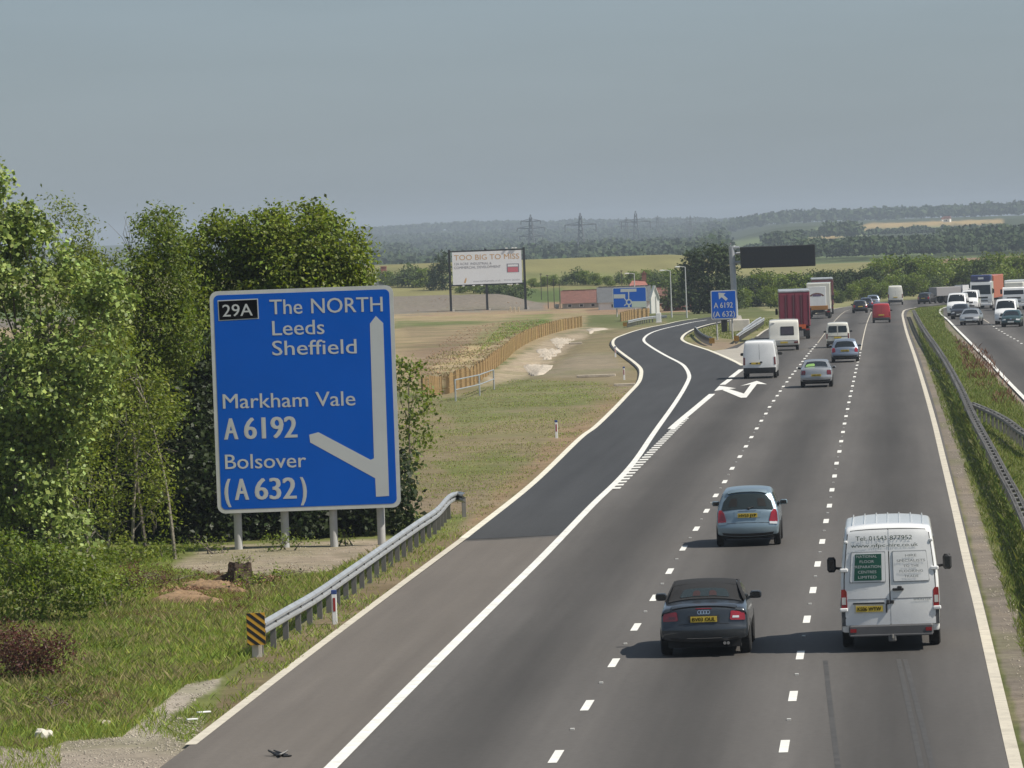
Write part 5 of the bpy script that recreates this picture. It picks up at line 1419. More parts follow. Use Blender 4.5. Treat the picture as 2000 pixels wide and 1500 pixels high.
# ---------------------------------------------------------------- lamp columns
M_LAMP = mat('lamp_column_grey', (.52, .53, .52), .5, .2)
def lamp(px, base_py, top_py, arm_px, label):
    g = G(px, base_py); s = g.y / F_PX; h = (base_py - top_py) * s; a = arm_px * s
    r = empty('lamp_post', (g.x, g.y, g.z), 0, label, 'lamp post', 'lamp posts along the slip road')
    MB().tube([(0, 0, -.2), (0, 0, h * .3), (0, 0, h)], [.11, .08, .06], 10).build('column', M_LAMP, r, smooth=True)
    MB().tube([(0, 0, h - .05), (-a * .3, 0, h + .02), (-a * .7, 0, h + .04)], .045, 8).build('arm', M_LAMP, r)
    MB().box((-a * .85, 0, h + .02), (a * .5, .28, .16), bev=.05).build('lantern', M_WPL, r)
    return r
lamp(1241, 604, 534, 17, 'lamp post rising behind the blue roundabout sign')
lamp(1312, 619, 528, 19, 'taller lamp post between the white gable and the slip road')
lamp(1341.5, 620, 521, 18, 'lamp post nearest the dark round tree by the slip road')
# ---------------------------------------------------------------- matrix sign on its mast
g = G(1436, 646)
gy = empty('message_sign', (g.x, g.y, g.z), 0, 'black electronic message sign held over the lanes by a grey mast', 'electronic sign')
Bg = Board(gy.location); s = g.y / F_PX
tl, tr, br, bl = Bg.at(1445.6, 482.5), Bg.at(1591, 477.5), Bg.at(1593, 518.5), Bg.at(1446.5, 524.5)
mx0, mx1, mz0, mz1 = (tl[0] + bl[0]) / 2, (tr[0] + br[0]) / 2, (bl[1] + br[1]) / 2 - .02, (tl[1] + tr[1]) / 2
M_MAT = mat('matrix_black', (.010, .010, .014), .35, var=.3, vscale=3)
MB().box(((mx0 + mx1) / 2, 0, (mz0 + mz1) / 2), (mx1 - mx0, .6, mz1 - mz0), bev=.05).build('display_box', M_BLACK, gy)
mod = MB().box((0, -.305, 0), (.42, .02, .44)).mesh('display_module', M_MAT)
nx_ = int((mx1 - mx0 - .3) / .46); nz_ = 3
for i in range(nx_):
    for j in range(nz_):
        o = link('display_module', mod, gy); o.location = (mx0 + .15 + (i + .5) * (mx1 - mx0 - .3) / nx_, 0, mz0 + (j + .5) * (mz1 - mz0) / nz_)
cx = Bg.at(1432, 560)[0]; top = Bg.at(1432, 481)[1]
M_MAST = mat('mast_grey', (.40, .42, .45), .5, .2, var=.08)
MB().tube([(cx + .1, .5, .3), (cx + .1, .5, 1.2), (cx + .1, .5, 2.6), (cx, .5, top)], [.30, .28, .27, .27], 20).build('mast', M_MAST, gy, smooth=True)
MB().box((cx + .25, .5, top - .12), (.9, .5, .22), bev=.04).build('mast_cap', M_MAST, gy)
MB().tube([(cx, .55, (mz0 + mz1) / 2 + .4), (mx1 - .8, .5, (mz0 + mz1) / 2 + .4)], .14, 10).build('arm', M_MAST, gy)
MB().tube([(cx, .55, (mz0 + mz1) / 2 - .4), (mx1 - .8, .5, (mz0 + mz1) / 2 - .4)], .14, 10).build('arm', M_MAST, gy)
mbb = MB(); q = Bg.at(1423, 640)[0], Bg.at(1462, 640)[0]
mbb.box(((q[0] + q[1]) / 2 + .1, .6, .45), (q[1] - q[0], 1.5, 1.1), bev=.06); mbb.box((cx + .25, .5, 1.1), (1.0, .9, .5), taper=.75)
mbb.build('foundation', M_CONC, gy)
g = G(1415, 648)
cb = empty('roadside_cabinet', g, 0, 'tall black roadside cabinet left of the gantry foundation', 'cabinet')
MB().box((0, 0, .5), (.52, .4, 1.05), bev=.03).build('body', M_BLACK, cb); MB().box((0, -.01, 1.05), (.58, .46, .06), bev=.01).build('lid', M_BLACK, cb)
g = G(1286.5, 630)
wc = empty('roadside_cabinet', g, 0, 'white roadside cabinet at the left edge of the slip road', 'cabinet')
MB().box((0, 0, .5), (.56, .45, 1.1), bev=.04).build('body', M_WPL, wc); MB().box((0, 0, .02), (.66, .55, .14)).build('plinth', M_CONC, wc)
# ---------------------------------------------------------------- buildings
M_TILE = mat('red_clay_tile', (.17, .08, .062), .9, var=.22, vscale=1.6, stretch=(1, 1, 3))
M_TILE2 = mat('bright_clay_tile', (.33, .13, .10), .9, var=.2, vscale=1.6)
M_SLATE = mat('grey_slate', (.105, .11, .115), .8, var=.18, vscale=1.8)
M_BRICK = mat('red_brick', (.23, .10, .07), .9, var=.25, vscale=2.2)
M_REND = mat('white_render', (.84, .83, .80), .85, var=.06, vscale=.8)
M_WALLD = mat('weathered_wall', (.38, .35, .31), .9, var=.25, vscale=1.4)
M_WIN = mat('dark_window', (.015, .017, .02), .15)
def shed(name, label, cat, px_l, px_r, py_base, eave, ridge, depth, m_roof, m_wall, wins=0, rz=0.0, hip=0.0, chim=None, door=False):
    a, b = G(px_l, py_base), G(px_r, py_base)
    s = a.y / F_PX; w = (px_r - px_l) * s
    c = (a + b) / 2; zt = float(terrain(c.x, c.y))
    r = empty(name, (c.x, c.y, c.z - .1), rz, label, cat)
    he, hr = eave * s, ridge * s
    MB().box((0, depth / 2, he / 2), (w, depth, he)).build('wall', m_wall, r)
    ov = .25; hp = hip * w
    P = [(-w / 2 - ov, -ov, he - .05), (w / 2 + ov, -ov, he - .05), (w / 2 + ov, depth + ov, he - .05), (-w / 2 - ov, depth + ov, he - .05), (-w / 2 - ov + hp, depth / 2, hr), (w / 2 + ov - hp, depth / 2, hr)]
    mr = MB(); mr.add(P, [(0, 1, 5, 4), (2, 3, 4, 5), (3, 0, 4), (1, 2, 5), (3, 2, 1, 0)])
    rf = mr.build('roof', m_roof, r)
    n = max(6, int(w / .6))
    rt = MB()
    for i in range(n):                                  # ridge tiles stand proud
        x = -w / 2 + hp + (i + .5) * (w - 2 * hp) / n
        rt.box((x, depth / 2, hr + .02), ((w - 2 * hp) / n * .9, .26, .12))
    rt.build('ridge_tiles', m_roof, rf)
    if chim is not None:
        ch = MB(); ch.box((chim * w, depth / 2, hr + .45), (.7, .7, 1.3)); ch.box((chim * w, depth / 2, hr + 1.12), (.82, .82, .12)); ch.tube([(chim * w, depth / 2, hr + 1.1), (chim * w, depth / 2, hr + 1.45)], .12, 8)
        ch.build('chimney', M_BRICK, rf)
    for i in range(wins):
        x = -w / 2 + (i + .6) * w / (wins + .2)
        f = MB().box((x, -.01, he * .52), (.62, .08, he * .5)).build('window', M_REND, r)
        MB().box((x, -.06, he * .52), (.48, .03, he * .4)).build('pane', M_WIN, f)
    if door:
        MB().box((w * .38, -.02, he * .42), (.7, .08, he * .84)).build('door', M_WIN, r)
    return r
shed('barn', 'long low barn with red tiled roof left of the slate roof', 'barn', 1100, 1172, 601, 11, 35, 5.0, M_TILE, M_WALLD, wins=3)
shed('slate_barn', 'grey slate roofed barn behind the blue roundabout sign', 'barn', 1172, 1270, 603, 15, 44, 6.5, M_SLATE, M_REND, wins=2, door=True)
shed('farmhouse', 'house with hipped red roof rising behind the slate barn', 'house', 1229, 1268, 585, 24, 38, 5.0, M_TILE2, M_BRICK, wins=2, hip=.28, chim=.3)
shed('brick_house', 'red brick house right behind the white gable', 'house', 1280, 1302, 597, 20, 36, 5.0, M_TILE, M_BRICK, wins=1)
shed('outbuilding', 'low outbuilding with dull red roof right of the lamp posts', 'outbuilding', 1298, 1356, 606, 8, 24, 4.5, M_TILE, M_BRICK, wins=2, hip=.1)
# white pointed gable
g = G(1280.5, 612); s = g.y / F_PX
wg = empty('white_gable', (g.x, g.y, g.z), .30, 'tall narrow white gable end standing right of the roundabout sign', 'building')
w = 17 * s; he = 32 * s; hp_ = 53 * s
mb = MB(); P = [(-w / 2, 0), (w / 2, 0), (w / 2, he), (w * .06, hp_), (-w * .06, hp_), (-w / 2, he)]
n = len(P); mb.add([(x, 0, z) for x, z in P] + [(x, .6, z) for x, z in P], [tuple(range(n)), tuple(range(2 * n - 1, n - 1, -1))] + [(i, (i + 1) % n, n + (i + 1) % n, n + i) for i in range(n)])
mb.build('wall', M_REND, wg)
for sx in (-1, 1):
    m_ = MB(); m_.add([(sx * w * .54, -.15, he - .15), (sx * .02, -.15, hp_ + .12), (sx * .02, 0.72, hp_ + .12), (sx * w * .54, 0.72, he - .15), (sx * w * .54, -.15, he - .28), (sx * .02, -.15, hp_ - .02), (sx * .02, 0.72, hp_ - .02), (sx * w * .54, 0.72, he - .28)],
           [(0, 1, 2, 3), (4, 5, 6, 7), (0, 1, 5, 4), (2, 3, 7, 6), (0, 3, 7, 4), (1, 2, 6, 5)]); m_.build('roof', M_REND, wg)
MB().box((w * .1, -.02, he * .55), (.10, .05, he * 1.0)).build('downpipe', mat('downpipe_grey', (.5, .5, .48), .6), wg)
# cottage behind the trees
g = G(752, 584); s = g.y / F_PX
co = empty('cottage', (g.x, g.y, g.z), 0, 'white gabled cottage with red chimney peeping over the big blue sign', 'house')
gw = 22 * s; gx = (743 - 752) * s
mb = MB(); P = [(gx - gw / 2, 0), (gx + gw / 2, 0), (gx + gw / 2, 33 * s), (gx, 45.5 * s), (gx - gw / 2, 33 * s)]
n = 5; mb.add([(x, -.6, z) for x, z in P] + [(x, 3, z) for x, z in P], [tuple(range(n)), tuple(range(2 * n - 1, n - 1, -1))] + [(i, (i + 1) % n, n + (i + 1) % n, n + i) for i in range(n)])
mb.build('wall', M_REND, co)
mr = MB(); mr.add([(gx - .1, .4, 52 * s), (gx + 34 * s, .4, 16 * s), (gx + 34 * s, 5, 16 * s), (gx - .1, 5, 52 * s), (gx - 17 * s, .4, 34 * s), (gx - 17 * s, 5, 34 * s)], [(0, 1, 2, 3), (0, 3, 5, 4), (0, 4, 1), (2, 5, 3), (1, 4, 5, 2)])
cr_f = mr.build('roof', M_SLATE, co)
ch = MB(); ch.box((gx + 8 * s, 2, 56 * s), (11 * s, .8, 14 * s)); ch.box((gx + 8 * s, 2, 63 * s), (12.5 * s, .95, 1.5 * s)); ch.build('chimney', M_TILE2, cr_f)
# thin poles and a tank on the earth track
for px, pb, pt, lab in ((1058, 592, 534, 'leftmost thin dark pole on the earth track behind the fence'), (1071, 602, 537, 'second thin dark pole on the earth track'), (1083, 601, 545, 'third thin dark pole on the earth track'), (1094, 601, 555, 'thin dark pole at the left corner of the red roofed barn'), (1216, 600, 528, 'thin dark pole behind the roundabout sign')):
    g = G(px, pb); s = g.y / F_PX
    r = empty('thin_pole', g, 0, lab, 'pole', 'thin poles around the farm track')
    MB().tube([(0, 0, -.2), (0, 0, (pb - pt) * s)], [.07, .045], 6).build('pole', mat('tarred_pole', (.06, .05, .045), .8), r)
    MB().box((0, 0, (pb - pt) * s - .1), (.4, .1, .1)).build('crossbar', MATS['tarred_pole'], r)
g = G(1088, 602)
tk = empty('water_tank', g, 0, 'small cream water tank at the corner of the red roofed barn', 'tank')
MB().box((0, 0, .35), (.6, .5, .5), bev=.06).build('tank', mat('cream_plastic', (.70, .66, .54), .6), tk); MB().box((0, 0, .05), (.5, .4, .14)).build('stand', M_CONC, tk)
# far houses on the valley side
FH = ['yellowish house leftmost of the bright dots above the billboard', 'second bright house from the left above the billboard', 'white house in the middle of the dots above the billboard', 'small white house right of the middle dot above the billboard', 'low pale house just above the billboard frame', 'pale house left of the leaning pylon base', 'pale house beside the leaning pylon base', 'tiny white house in the wood right of the pylon pair', 'pale farmhouse by the pale field left of the round tree', 'white house above the dark round tree', 'white house left of the message sign top', 'white house at the end of the golden field', 'pale barn below the white house by the golden field']
hp = [(852, 475, 11), (862, 476, 8), (882, 475, 8), (892, 474, 6), (913, 481, 7), (1000, 476, 10), (1020, 475, 8), (1268, 458, 6), (1310, 482, 12), (1402, 466, 5), (1430, 463, 9), (1843, 432.5, 9), (1850, 434, 14)]
HM = MB(); HM.add([(-.5, -.3, 0), (.5, -.3, 0), (.5, .3, 0), (-.5, .3, 0), (-.5, -.3, .5), (.5, -.3, .5), (.5, .3, .5), (-.5, .3, .5)], [(0, 1, 5, 4), (1, 2, 6, 5), (2, 3, 7, 6), (3, 0, 4, 7)])
hw_me = HM.mesh('wall', M_REND)
HR = MB(); HR.add([(-.53, -.34, .48), (.53, -.34, .48), (.53, .34, .48), (-.53, .34, .48), (-.53, 0, .86), (.53, 0, .86)], [(0, 1, 5, 4), (2, 3, 4, 5), (3, 0, 4), (1, 2, 5)])
hr_me = HR.mesh('roof', M_TILE)
for i, (px, py, wpx) in enumerate(hp):
    Y = 3900.0 if px < 1300 else 3000.0 if px < 1500 else 3550.0
    p = AT(px, py, Y); s = Y / F_PX
    r = empty('far_house', p, rnd.uniform(-.5, .5), FH[i], 'house', 'far houses in the valley')
    r.scale = (wpx * s,) * 3
    link('wall', hw_me, r); link('roof', hr_me, r)
    MB().box((0, -.31, .25), (.16, .02, .22)).build('window', M_WIN, r)
    # a knoll of ground keeps each house standing on something
    gz = float(terrain(p.x, p.y)); r.location.z = max(gz - .3, p.z) if p.z - gz < 6 else gz + 4
# ---------------------------------------------------------------- pylons
M_PYL = mat('pylon_steel', (.12, .13, .14), .7)
def pylon_mesh(kind):
    mb = MB(); h = 1.0; w0 = .085; w1 = .018
    def leg(t, sx, sy): w = (w0 * (1 - t) + w1 * t) if t < .98 else w1; return (sx * w, sy * w, t * h)
    R = .0085
    for sx in (-1, 1):
        for sy in (-1, 1):
            mb.tube([leg(0, sx, sy), leg(.5, sx, sy), leg(1, sx * .3, sy * .3)], [R, R * .8, R * .6], 4)
    lv = np.linspace(0, .95, 10)
    for i in range(9):
        for (a, b) in (((-1, -1), (1, -1)), ((-1, 1), (1, 1)), ((-1, -1), (-1, 1)), ((1, -1), (1, 1))):
            mb.tube([leg(lv[i], *a), leg(lv[i + 1], *b)], R * .5, 3); mb.tube([leg(lv[i], *b), leg(lv[i + 1], *a)], R * .5, 3)
    arms = [(.80, .26)] if kind == 0 else [(.62, .20), (.76, .24), (.88, .17)]
    for z, l in arms:
        for s in (-1, 1):
            mb.tube([(0, 0, z), (s * l, 0, z + .01)], R * .9, 4); mb.tube([(0, 0, z + .05), (s * l, 0, z + .01)], R * .6, 3)
            mb.tube([(s * l, 0, z + .01), (s * l, 0, z - (.12 if kind == 0 else .05))], R * 1.1, 4)
    return mb.mesh('lattice_tower', M_PYL)
pym = [pylon_mesh(0), pylon_mesh(1)]
PY = [(1133, 416, 3000, 0, 'tallest pylon with wide hanging arms above the valley wood'), (1036, 419, 3200, 1, 'pylon standing just right of the billboard'), (1241, 412, 3300, 0, 'tall pylon of the close pair right of the widest pylon'), (1223, 424, 3900, 1, 'shorter pylon of the close pair'),
      (992, 438, 5200, 0, 'faint pylon on the skyline above the billboard'), (1284, 421, 4300, 0, 'faint pylon on the skyline right of the close pair'), (1348, 421, 4400, 1, 'faint pylon above the dark round tree'), (1341, 424, 5000, 0, 'fainter pylon right beside the one above the dark round tree'), (1386, 428, 4600, 1, 'faint pylon on the skyline left of the gantry'), (1264, 436, 5600, 0, 'smallest far pylon on the skyline')]
for px, py, Y, k, lab in PY:
    t = (px - 1000) / F_PX
    top = AT(px, py, Y); gz = float(terrain(top.x, Y))
    o = link('pylon', pym[k]); o.location = (top.x, Y, gz - .5); o.rotation_euler = (0, 0, rnd.uniform(-.25, .25)); s = top.z - gz + .5; o.scale = (s, s, s)
    tag(o, lab, 'pylon', 'pylons in the far valley')

stone_field('gravel', [[(1772, 640), (1790, 640), (1870, 830), (1940, 1060), (2020, 1250), (2080, 1450), (2020, 1450), (1900, 1040), (1850, 860)]], 2500, .022, M_GRAV, 15, (84, 220), (780, 1100))
# ================================================================== VEHICLES
def paint(name, col, metal=.0, rough=.32, coat=.8):
    return mat(name, col, rough, metal, coat=coat, dirt=(.10, .09, .075), dscale=1.1, damt=.18, var=.03, vscale=.7)
P_WHITE = paint('white_paint', (.82, .82, .81)); P_CREAM = paint('cream_paint', (.80, .77, .68)); P_WARM = paint('warm_white_paint', (.72, .70, .62))
P_ICE = paint('ice_blue_paint', (.24, .32, .37), .45, .3); P_DGREY = paint('dark_grey_paint', (.035, .043, .052), .4, .28)
P_SILV = paint('silver_paint', (.38, .39, .40), .5, .3); P_BLUS = paint('blue_silver_paint', (.23, .27, .34), .5, .3)
P_RED = paint('red_paint', (.42, .025, .03)); P_DBLUE = paint('dark_blue_paint', (.022, .028, .06), .2); P_GREEN = paint('dark_green_paint', (.015, .05, .05), .2)
P_MAR = paint('maroon_paint', (.20, .022, .045), 0, .5, .2); P_MARD = paint('dull_maroon_paint', (.15, .05, .055), 0, .55, .2)
P_NAVY = paint('navy_paint', (.03, .05, .16)); P_ORG = paint('orange_red_paint', (.46, .12, .07), 0, .5, .3); P_BLK = paint('black_car_paint', (.012, .012, .015))
M_GLASS = mat('car_glass', (.012, .015, .017), .06, spec=.7)
M_GLSEE = mat('dark_tinted_window', (.022, .030, .030), .10, spec=.6)
M_TYRE = mat('tyre_rubber', (.018, .018, .018), .85, bump=.2)
M_RIM = mat('wheel_rim', (.40, .41, .42), .35, .7)
M_TRIM = mat('black_trim', (.020, .020, .021), .6)
M_BUMP = mat('grey_bumper_plastic', (.085, .085, .088), .65, var=.08)
M_LAMPR = mat('tail_lamp_red', (.27, .008, .014), .12, coat=1.0)
M_LAMPD = mat('tail_lamp_dark_red', (.14, .008, .012), .15, coat=1.0)
M_LAMPC = mat('clear_lamp', (.72, .72, .70), .10, .3, coat=1.0)
M_LAMPO = mat('amber_lamp', (.62, .22, .04), .15, coat=1.0)
M_PLY = mat('number_plate_yellow', (.58, .42, .05), .5)
M_PLW = mat('number_plate_white', (.72, .72, .68), .5)
M_CANV = mat('black_canvas_hood', (.014, .014, .015), .9, bump=.3, bscale=60)
M_SEAT = mat('dark_red_seat', (.030, .011, .012), .8)
M_CHROME = mat('chrome', (.75, .76, .78), .12, 1.0)
M_UNDER = mat('underbody', (.010, .010, .010), .9)
T_HATCH = [(-.485, .19), (-.496, .26), (-.5, .36), (-.494, .42), (-.486, .48), (-.478, .58), (-.462, .655), (-.44, .74), (-.412, .85), (-.385, .93), (-.345, .968), (-.25, .99), (-.08, 1.0), (.04, .985), (.11, .945), (.20, .82), (.30, .675), (.36, .64), (.43, .58), (.475, .49), (.492, .38), (.497, .27), (.48, .17)]
T_JAZZ = [(-.485, .17), (-.497, .24), (-.5, .34), (-.495, .40), (-.487, .46), (-.482, .58), (-.468, .66), (-.452, .74), (-.43, .85), (-.405, .93), (-.37, .965), (-.28, .99), (-.10, 1.0), (.06, .985), (.13, .95), (.24, .81), (.35, .66), (.41, .60), (.455, .52), (.48, .43), (.492, .36), (.497, .27), (.48, .16)]
T_SAL = [(-.488, .20), (-.498, .29), (-.5, .40), (-.493, .45), (-.490, .56), (-.480, .655), (-.462, .70), (-.38, .735), (-.33, .775), (-.25, .90), (-.18, .97), (-.08, .998), (.02, .99), (.09, .945), (.19, .80), (.27, .68), (.34, .645), (.42, .59), (.472, .50), (.49, .40), (.497, .28), (.48, .17)]
T_CAB = [(-.487, .21), (-.498, .30), (-.5, .41), (-.491, .465), (-.487, .57), (-.482, .66), (-.466, .705), (-.40, .735), (-.345, .755), (-.30, .79), (-.22, .915), (-.15, .975), (-.06, 1.0), (.03, .985), (.09, .945), (.17, .84), (.24, .71), (.30, .66), (.40, .61), (.47, .50), (.49, .40), (.497, .28), (.48, .18)]
T_VAN = [(-.490, .145), (-.497, .19), (-.5, .30), (-.499, .50), (-.495, .72), (-.490, .90), (-.484, .955), (-.465, .985), (-.40, .996), (-.1, 1.0), (.14, .995), (.23, .965), (.30, .86), (.36, .69), (.39, .60), (.44, .535), (.475, .45), (.492, .34), (.498, .22), (.485, .13)]
W_CAR = [(0, .455), (.2, .485), (.4, .5), (.58, .49), (.66, .472), (.80, .425), (.95, .365), (1.02, .34)]
W_VAN = [(0, .475), (.15, .495), (.4, .5), (.58, .492), (.75, .47), (.92, .435), (1.0, .415)]
W_SPR = [(0, .48), (.15, .497), (.42, .5), (.56, .496), (.75, .470), (.92, .440), (1.0, .425)]
class Body:
    def __init__(self, tmpl, wt, L, W, H, bow_r=.12, bow_f=.16, crown=.03, r=.07, taper=.06):
        self.L, self.W, self.H = L, W, H
        self.wt = ([a for a, b in wt], [b for a, b in wt]); self.bow = (bow_r, bow_f, crown); self.r = r; self.taper = taper
        P = smooth_path([(a * L, b * H) for a, b in tmpl], n=96)
        self.P = P
        d = np.gradient(P, axis=0); d /= np.linalg.norm(d, axis=1)[:, None]
        self.N = np.stack([-d[:, 1], d[:, 0]], 1)           # outward (profile runs rear -> roof -> front)
        self.ir = int(np.argmax(P[:, 1] > .985 * H)); self.jf = len(P) - 1 - int(np.argmax(P[::-1, 1] > .985 * H))
    def hw(self, y, z):
        w = np.interp(z / self.H, *self.wt) * self.W
        return w * (1 - self.taper * np.abs(y / (self.L / 2)) ** 5)
    def bowv(self, n, t):
        b = self.bow[0] * np.maximum(0, -n[..., 0]) + self.bow[1] * np.maximum(0, n[..., 0]) + self.bow[2] * np.maximum(0, n[..., 1])
        return b * np.abs(t) ** 2.6
    def skin(self):
        T = np.array([-1, -.94, -.82, -.62, -.36, 0, .36, .62, .82, .94, 1.0])
        P, N, r = self.P, self.N, self.r; n = len(P); V = []; F_ = []
        def ring(pts, x): V.extend([(x[i], pts[i, 0], pts[i, 1]) for i in range(n)])
        cols = []
        def outl(t): return P - N * self.bowv(N, t)[:, None]
        c_ = np.stack([np.clip(P[:, 0], -self.L * .36, self.L * .36), np.full(n, self.H * .42)], 1)
        rings = []
        for k in (1.0, .72, .4, .15):                           # side panels from the core outwards
            q = outl(1.0) - N * r; q = q * (1 - k) + c_ * k
            rings.append((q, self.hw(q[:, 0], q[:, 1])))
        for a in (90, 60, 30):
            a_ = math.radians(a); q = outl(1.0) - N * (r * (1 - math.cos(a_)))
            rings.append((q, self.hw(q[:, 0], q[:, 1]) - r + r * math.sin(a_)))
        left = [(q, -x) for q, x in rings]; right = [(q, x) for q, x in rings[::-1]]
        mid = []
        for t in T:
            q = outl(t); mid.append((q, t * (self.hw(q[:, 0], q[:, 1]) - r)))
        seq = left + mid + right
        for q, x in seq: ring(q, x)
        m = len(seq)
        for j in range(m - 1):
            for i in range(n - 1):
                F_.append((j * n + i, (j + 1) * n + i, (j + 1) * n + i + 1, j * n + i + 1))
        for j in range(m - 1): F_.append((j * n, j * n + n - 1, (j + 1) * n + n - 1, (j + 1) * n)) if False else None
        # floor
        F_ += [(j * n, (j + 1) * n, (j + 1) * n + n - 1, j * n + n - 1) for j in range(m - 1)]
        return V, F_
    def surf(self, end, z, xf, off):
        """point on the rear ('r') or front ('f') skin at height z, xf in half-widths, lifted by off"""
        P, N = self.P, self.N
        if end == 'r': idx = np.arange(0, self.ir + 1)
        else: idx = np.arange(len(P) - 1, self.jf - 1, -1)
        zz = np.maximum.accumulate(P[idx, 1] + np.arange(len(idx)) * 1e-6)
        y = np.interp(z, zz, P[idx, 0]); n = np.array([np.interp(z, zz, N[idx, 0]), np.interp(z, zz, N[idx, 1])]); n /= np.linalg.norm(n)
        h = self.hw(y, z); t = xf * h / (h - self.r * .6); t = max(-1.0, min(1.0, t))
        k = off - float(self.bowv(n, t))
        return (xf * h, y + n[0] * k, z + n[1] * k)
    def side(self, s, y, z, off):
        return (s * (float(self.hw(y, z)) + off), y, z)
    def grid(self, name, rows, m, parent, fn, off=.008, nx=6, sub=2):
        """thin shell over rows [(z, a, b)] with a turned-in rim"""
        R = []
        for i in range(len(rows) - 1):
            for k in range(sub):
                t = k / sub; R.append([rows[i][j] * (1 - t) + rows[i + 1][j] * t for j in range(3)])
        R.append(list(rows[-1]))
        V = []; nr = len(R)
        for o in (off, -.02):
            for (z, a, b) in R:
                for k in range(nx + 1): V.append(fn(z, a + (b - a) * k / nx, o))
        F_ = []; q = nx + 1
        for i in range(nr - 1):
            for k in range(nx): F_.append((i * q + k, i * q + k + 1, (i + 1) * q + k + 1, (i + 1) * q + k))
        rim = [k for k in range(q)] + [i * q + nx for i in range(1, nr)] + [(nr - 1) * q + k for k in range(nx - 1, -1, -1)] + [i * q for i in range(nr - 2, 0, -1)]
        o2 = nr * q
        for i in range(len(rim)):
            a, b = rim[i], rim[(i + 1) % len(rim)]; F_.append((a, b, o2 + b, o2 + a))
        mb = MB(); mb.add(V, F_); return mb.build(name, m, parent, smooth=True, auto=40)
    def rear(self, name, rows, m, parent, off=.008, nx=6, sub=2):
        return self.grid(name, [(z * self.H, a, b) for z, a, b in rows], m, parent, lambda z, x, o: self.surf('r', z, x, o), off, nx, sub)
    def front(self, name, rows, m, parent, off=.008, nx=6, sub=2):
        return self.grid(name, [(z * self.H, a, b) for z, a, b in rows], m, parent, lambda z, x, o: self.surf('f', z, x, o), off, nx, sub)
    def flank(self, name, rows, s, m, parent, off=.008, nx=4, sub=1):
        return self.grid(name, [(z * self.H, a * self.L, b * self.L) for z, a, b in rows], m, parent, lambda z, y, o: self.side(s, y, z, o), off, nx, sub)
WHEEL = {}
def wheels(root, L, W, r, wb, width=.2, oy=0.0, inset=.02):
    k = (round(r, 3), round(width, 3))
    if k not in WHEEL:
        t = MB().lathe((0, 0, 0), [(-width / 2, r * .62), (-width / 2, r * .9), (-width * .38, r), (width * .38, r), (width / 2, r * .9), (width / 2, r * .62)], 'X', 24).mesh('tyre', M_TYRE, True)
        m_ = MB(); m_.lathe((0, 0, 0), [(-width * .42, r * .63), (-width * .3, r * .58), (-width * .3, r * .2), (-width * .4, r * .16), (width * .4, r * .16), (width * .3, r * .2), (width * .3, r * .58), (width * .42, r * .63)], 'X', 18)
        for i in range(5):
            a = 6.2832 * i / 5
            for s in (-1, 1): m_.box((s * width * .36, math.cos(a) * r * .38, math.sin(a) * r * .38), (.02, r * .14 + abs(math.cos(a)) * r * .2, r * .14 + abs(math.sin(a)) * r * .2))
        WHEEL[k] = (t, m_.mesh('rim', M_RIM))
    for sy in (-1, 1):
        for sx in (-1, 1):
            w = empty('wheel', (sx * (W / 2 - width / 2 - inset), oy + sy * wb / 2, r)); w.parent = root
            link('tyre', WHEEL[k][0], w); link('rim', WHEEL[k][1], w)
def number_plate(b, root, end, z, xf, w, h, s, m, detail, lift=.03):
    p = b.surf(end, z * b.H, xf, lift); sg_ = 1 if end == 'r' else -1
    pl = MB().box((0, 0, 0), (w, .02, h)).build('number_plate', m, root); pl.location = p
    if end == 'f': pl.rotation_euler = (0, 0, math.pi)
    if detail: legend(s, M_SBLK, pl, -w * .44, w * .44, -h * .32, h * .64, y=-.0125, bold=.03)
    return pl
def vehicle(name, label, cat, at, heading, b, body_m, end_y, group=None, **k):
    """at: photo point where the road lies under the near end; heading: clockwise from the view axis"""
    g = G(*at)
    off = Vector((math.sin(heading), math.cos(heading), 0)) * (-end_y)
    loc = Vector((g.x, g.y, 0)) + off; loc.z = bz(loc.y) + .005
    root = empty(name, loc, -heading, label, cat, group)
    slope = (bz(loc.y + 2) - bz(loc.y - 2)) / 4 * (1 if math.cos(heading) > 0 else -1)
    root.rotation_euler = (math.atan(slope), 0, -heading)
    V, F_ = b.skin()
    split = k.get('split')
    mb = MB(); mb.add(V, F_)
    mb.build('body', body_m, root, smooth=True, auto=50)
    MB().box((0, 0, b.H * .145 + .08), (b.W * .80, b.L * .93, .2)).build('underbody', M_UNDER, root)
    return root
def arches(b, root, r, wb, oy=0.0):
    for sy in (-1, 1):
        for s in (-1, 1):
            mb = MB(); V = []; n = 14; cy = oy + sy * wb / 2
            for o in (.004, -.03):
                for i in range(n + 1):
                    a = math.pi * i / n; y = cy + (r + .05) * math.cos(a); z = max(b.H * .14, r + (r + .05) * math.sin(a) - .0)
                    V.append(b.side(s, y, z, o))
                V.append(b.side(s, cy, b.H * .15, o))
            q = n + 2; F_ = [tuple(range(q))] + [(i, (i + 1) % q, q + (i + 1) % q, q + i) for i in range(q)]
            mb.add(V, F_); mb.build('wheel_arch', M_UNDER, root)
def mirrors(b, root, y, z, m, s=1.0, dx=.10):
    for sx in (-1, 1):
        x = sx * (float(b.hw(y * b.L, z * b.H)) + dx * s)
        mb = MB(); mb.box((x, y * b.L, z * b.H + .02), (.20 * s, .12 * s, .13 * s), bev=.035 * s); mb.box((x - sx * .12 * s, y * b.L + .02, z * b.H - .03), (.14 * s, .05, .05))
        mr = mb.build('door_mirror', m, root, smooth=True)
        MB().box((x, y * b.L - .062 * s, z * b.H + .02), (.15 * s, .006, .09 * s)).build('mirror_glass', M_GLASS, mr)
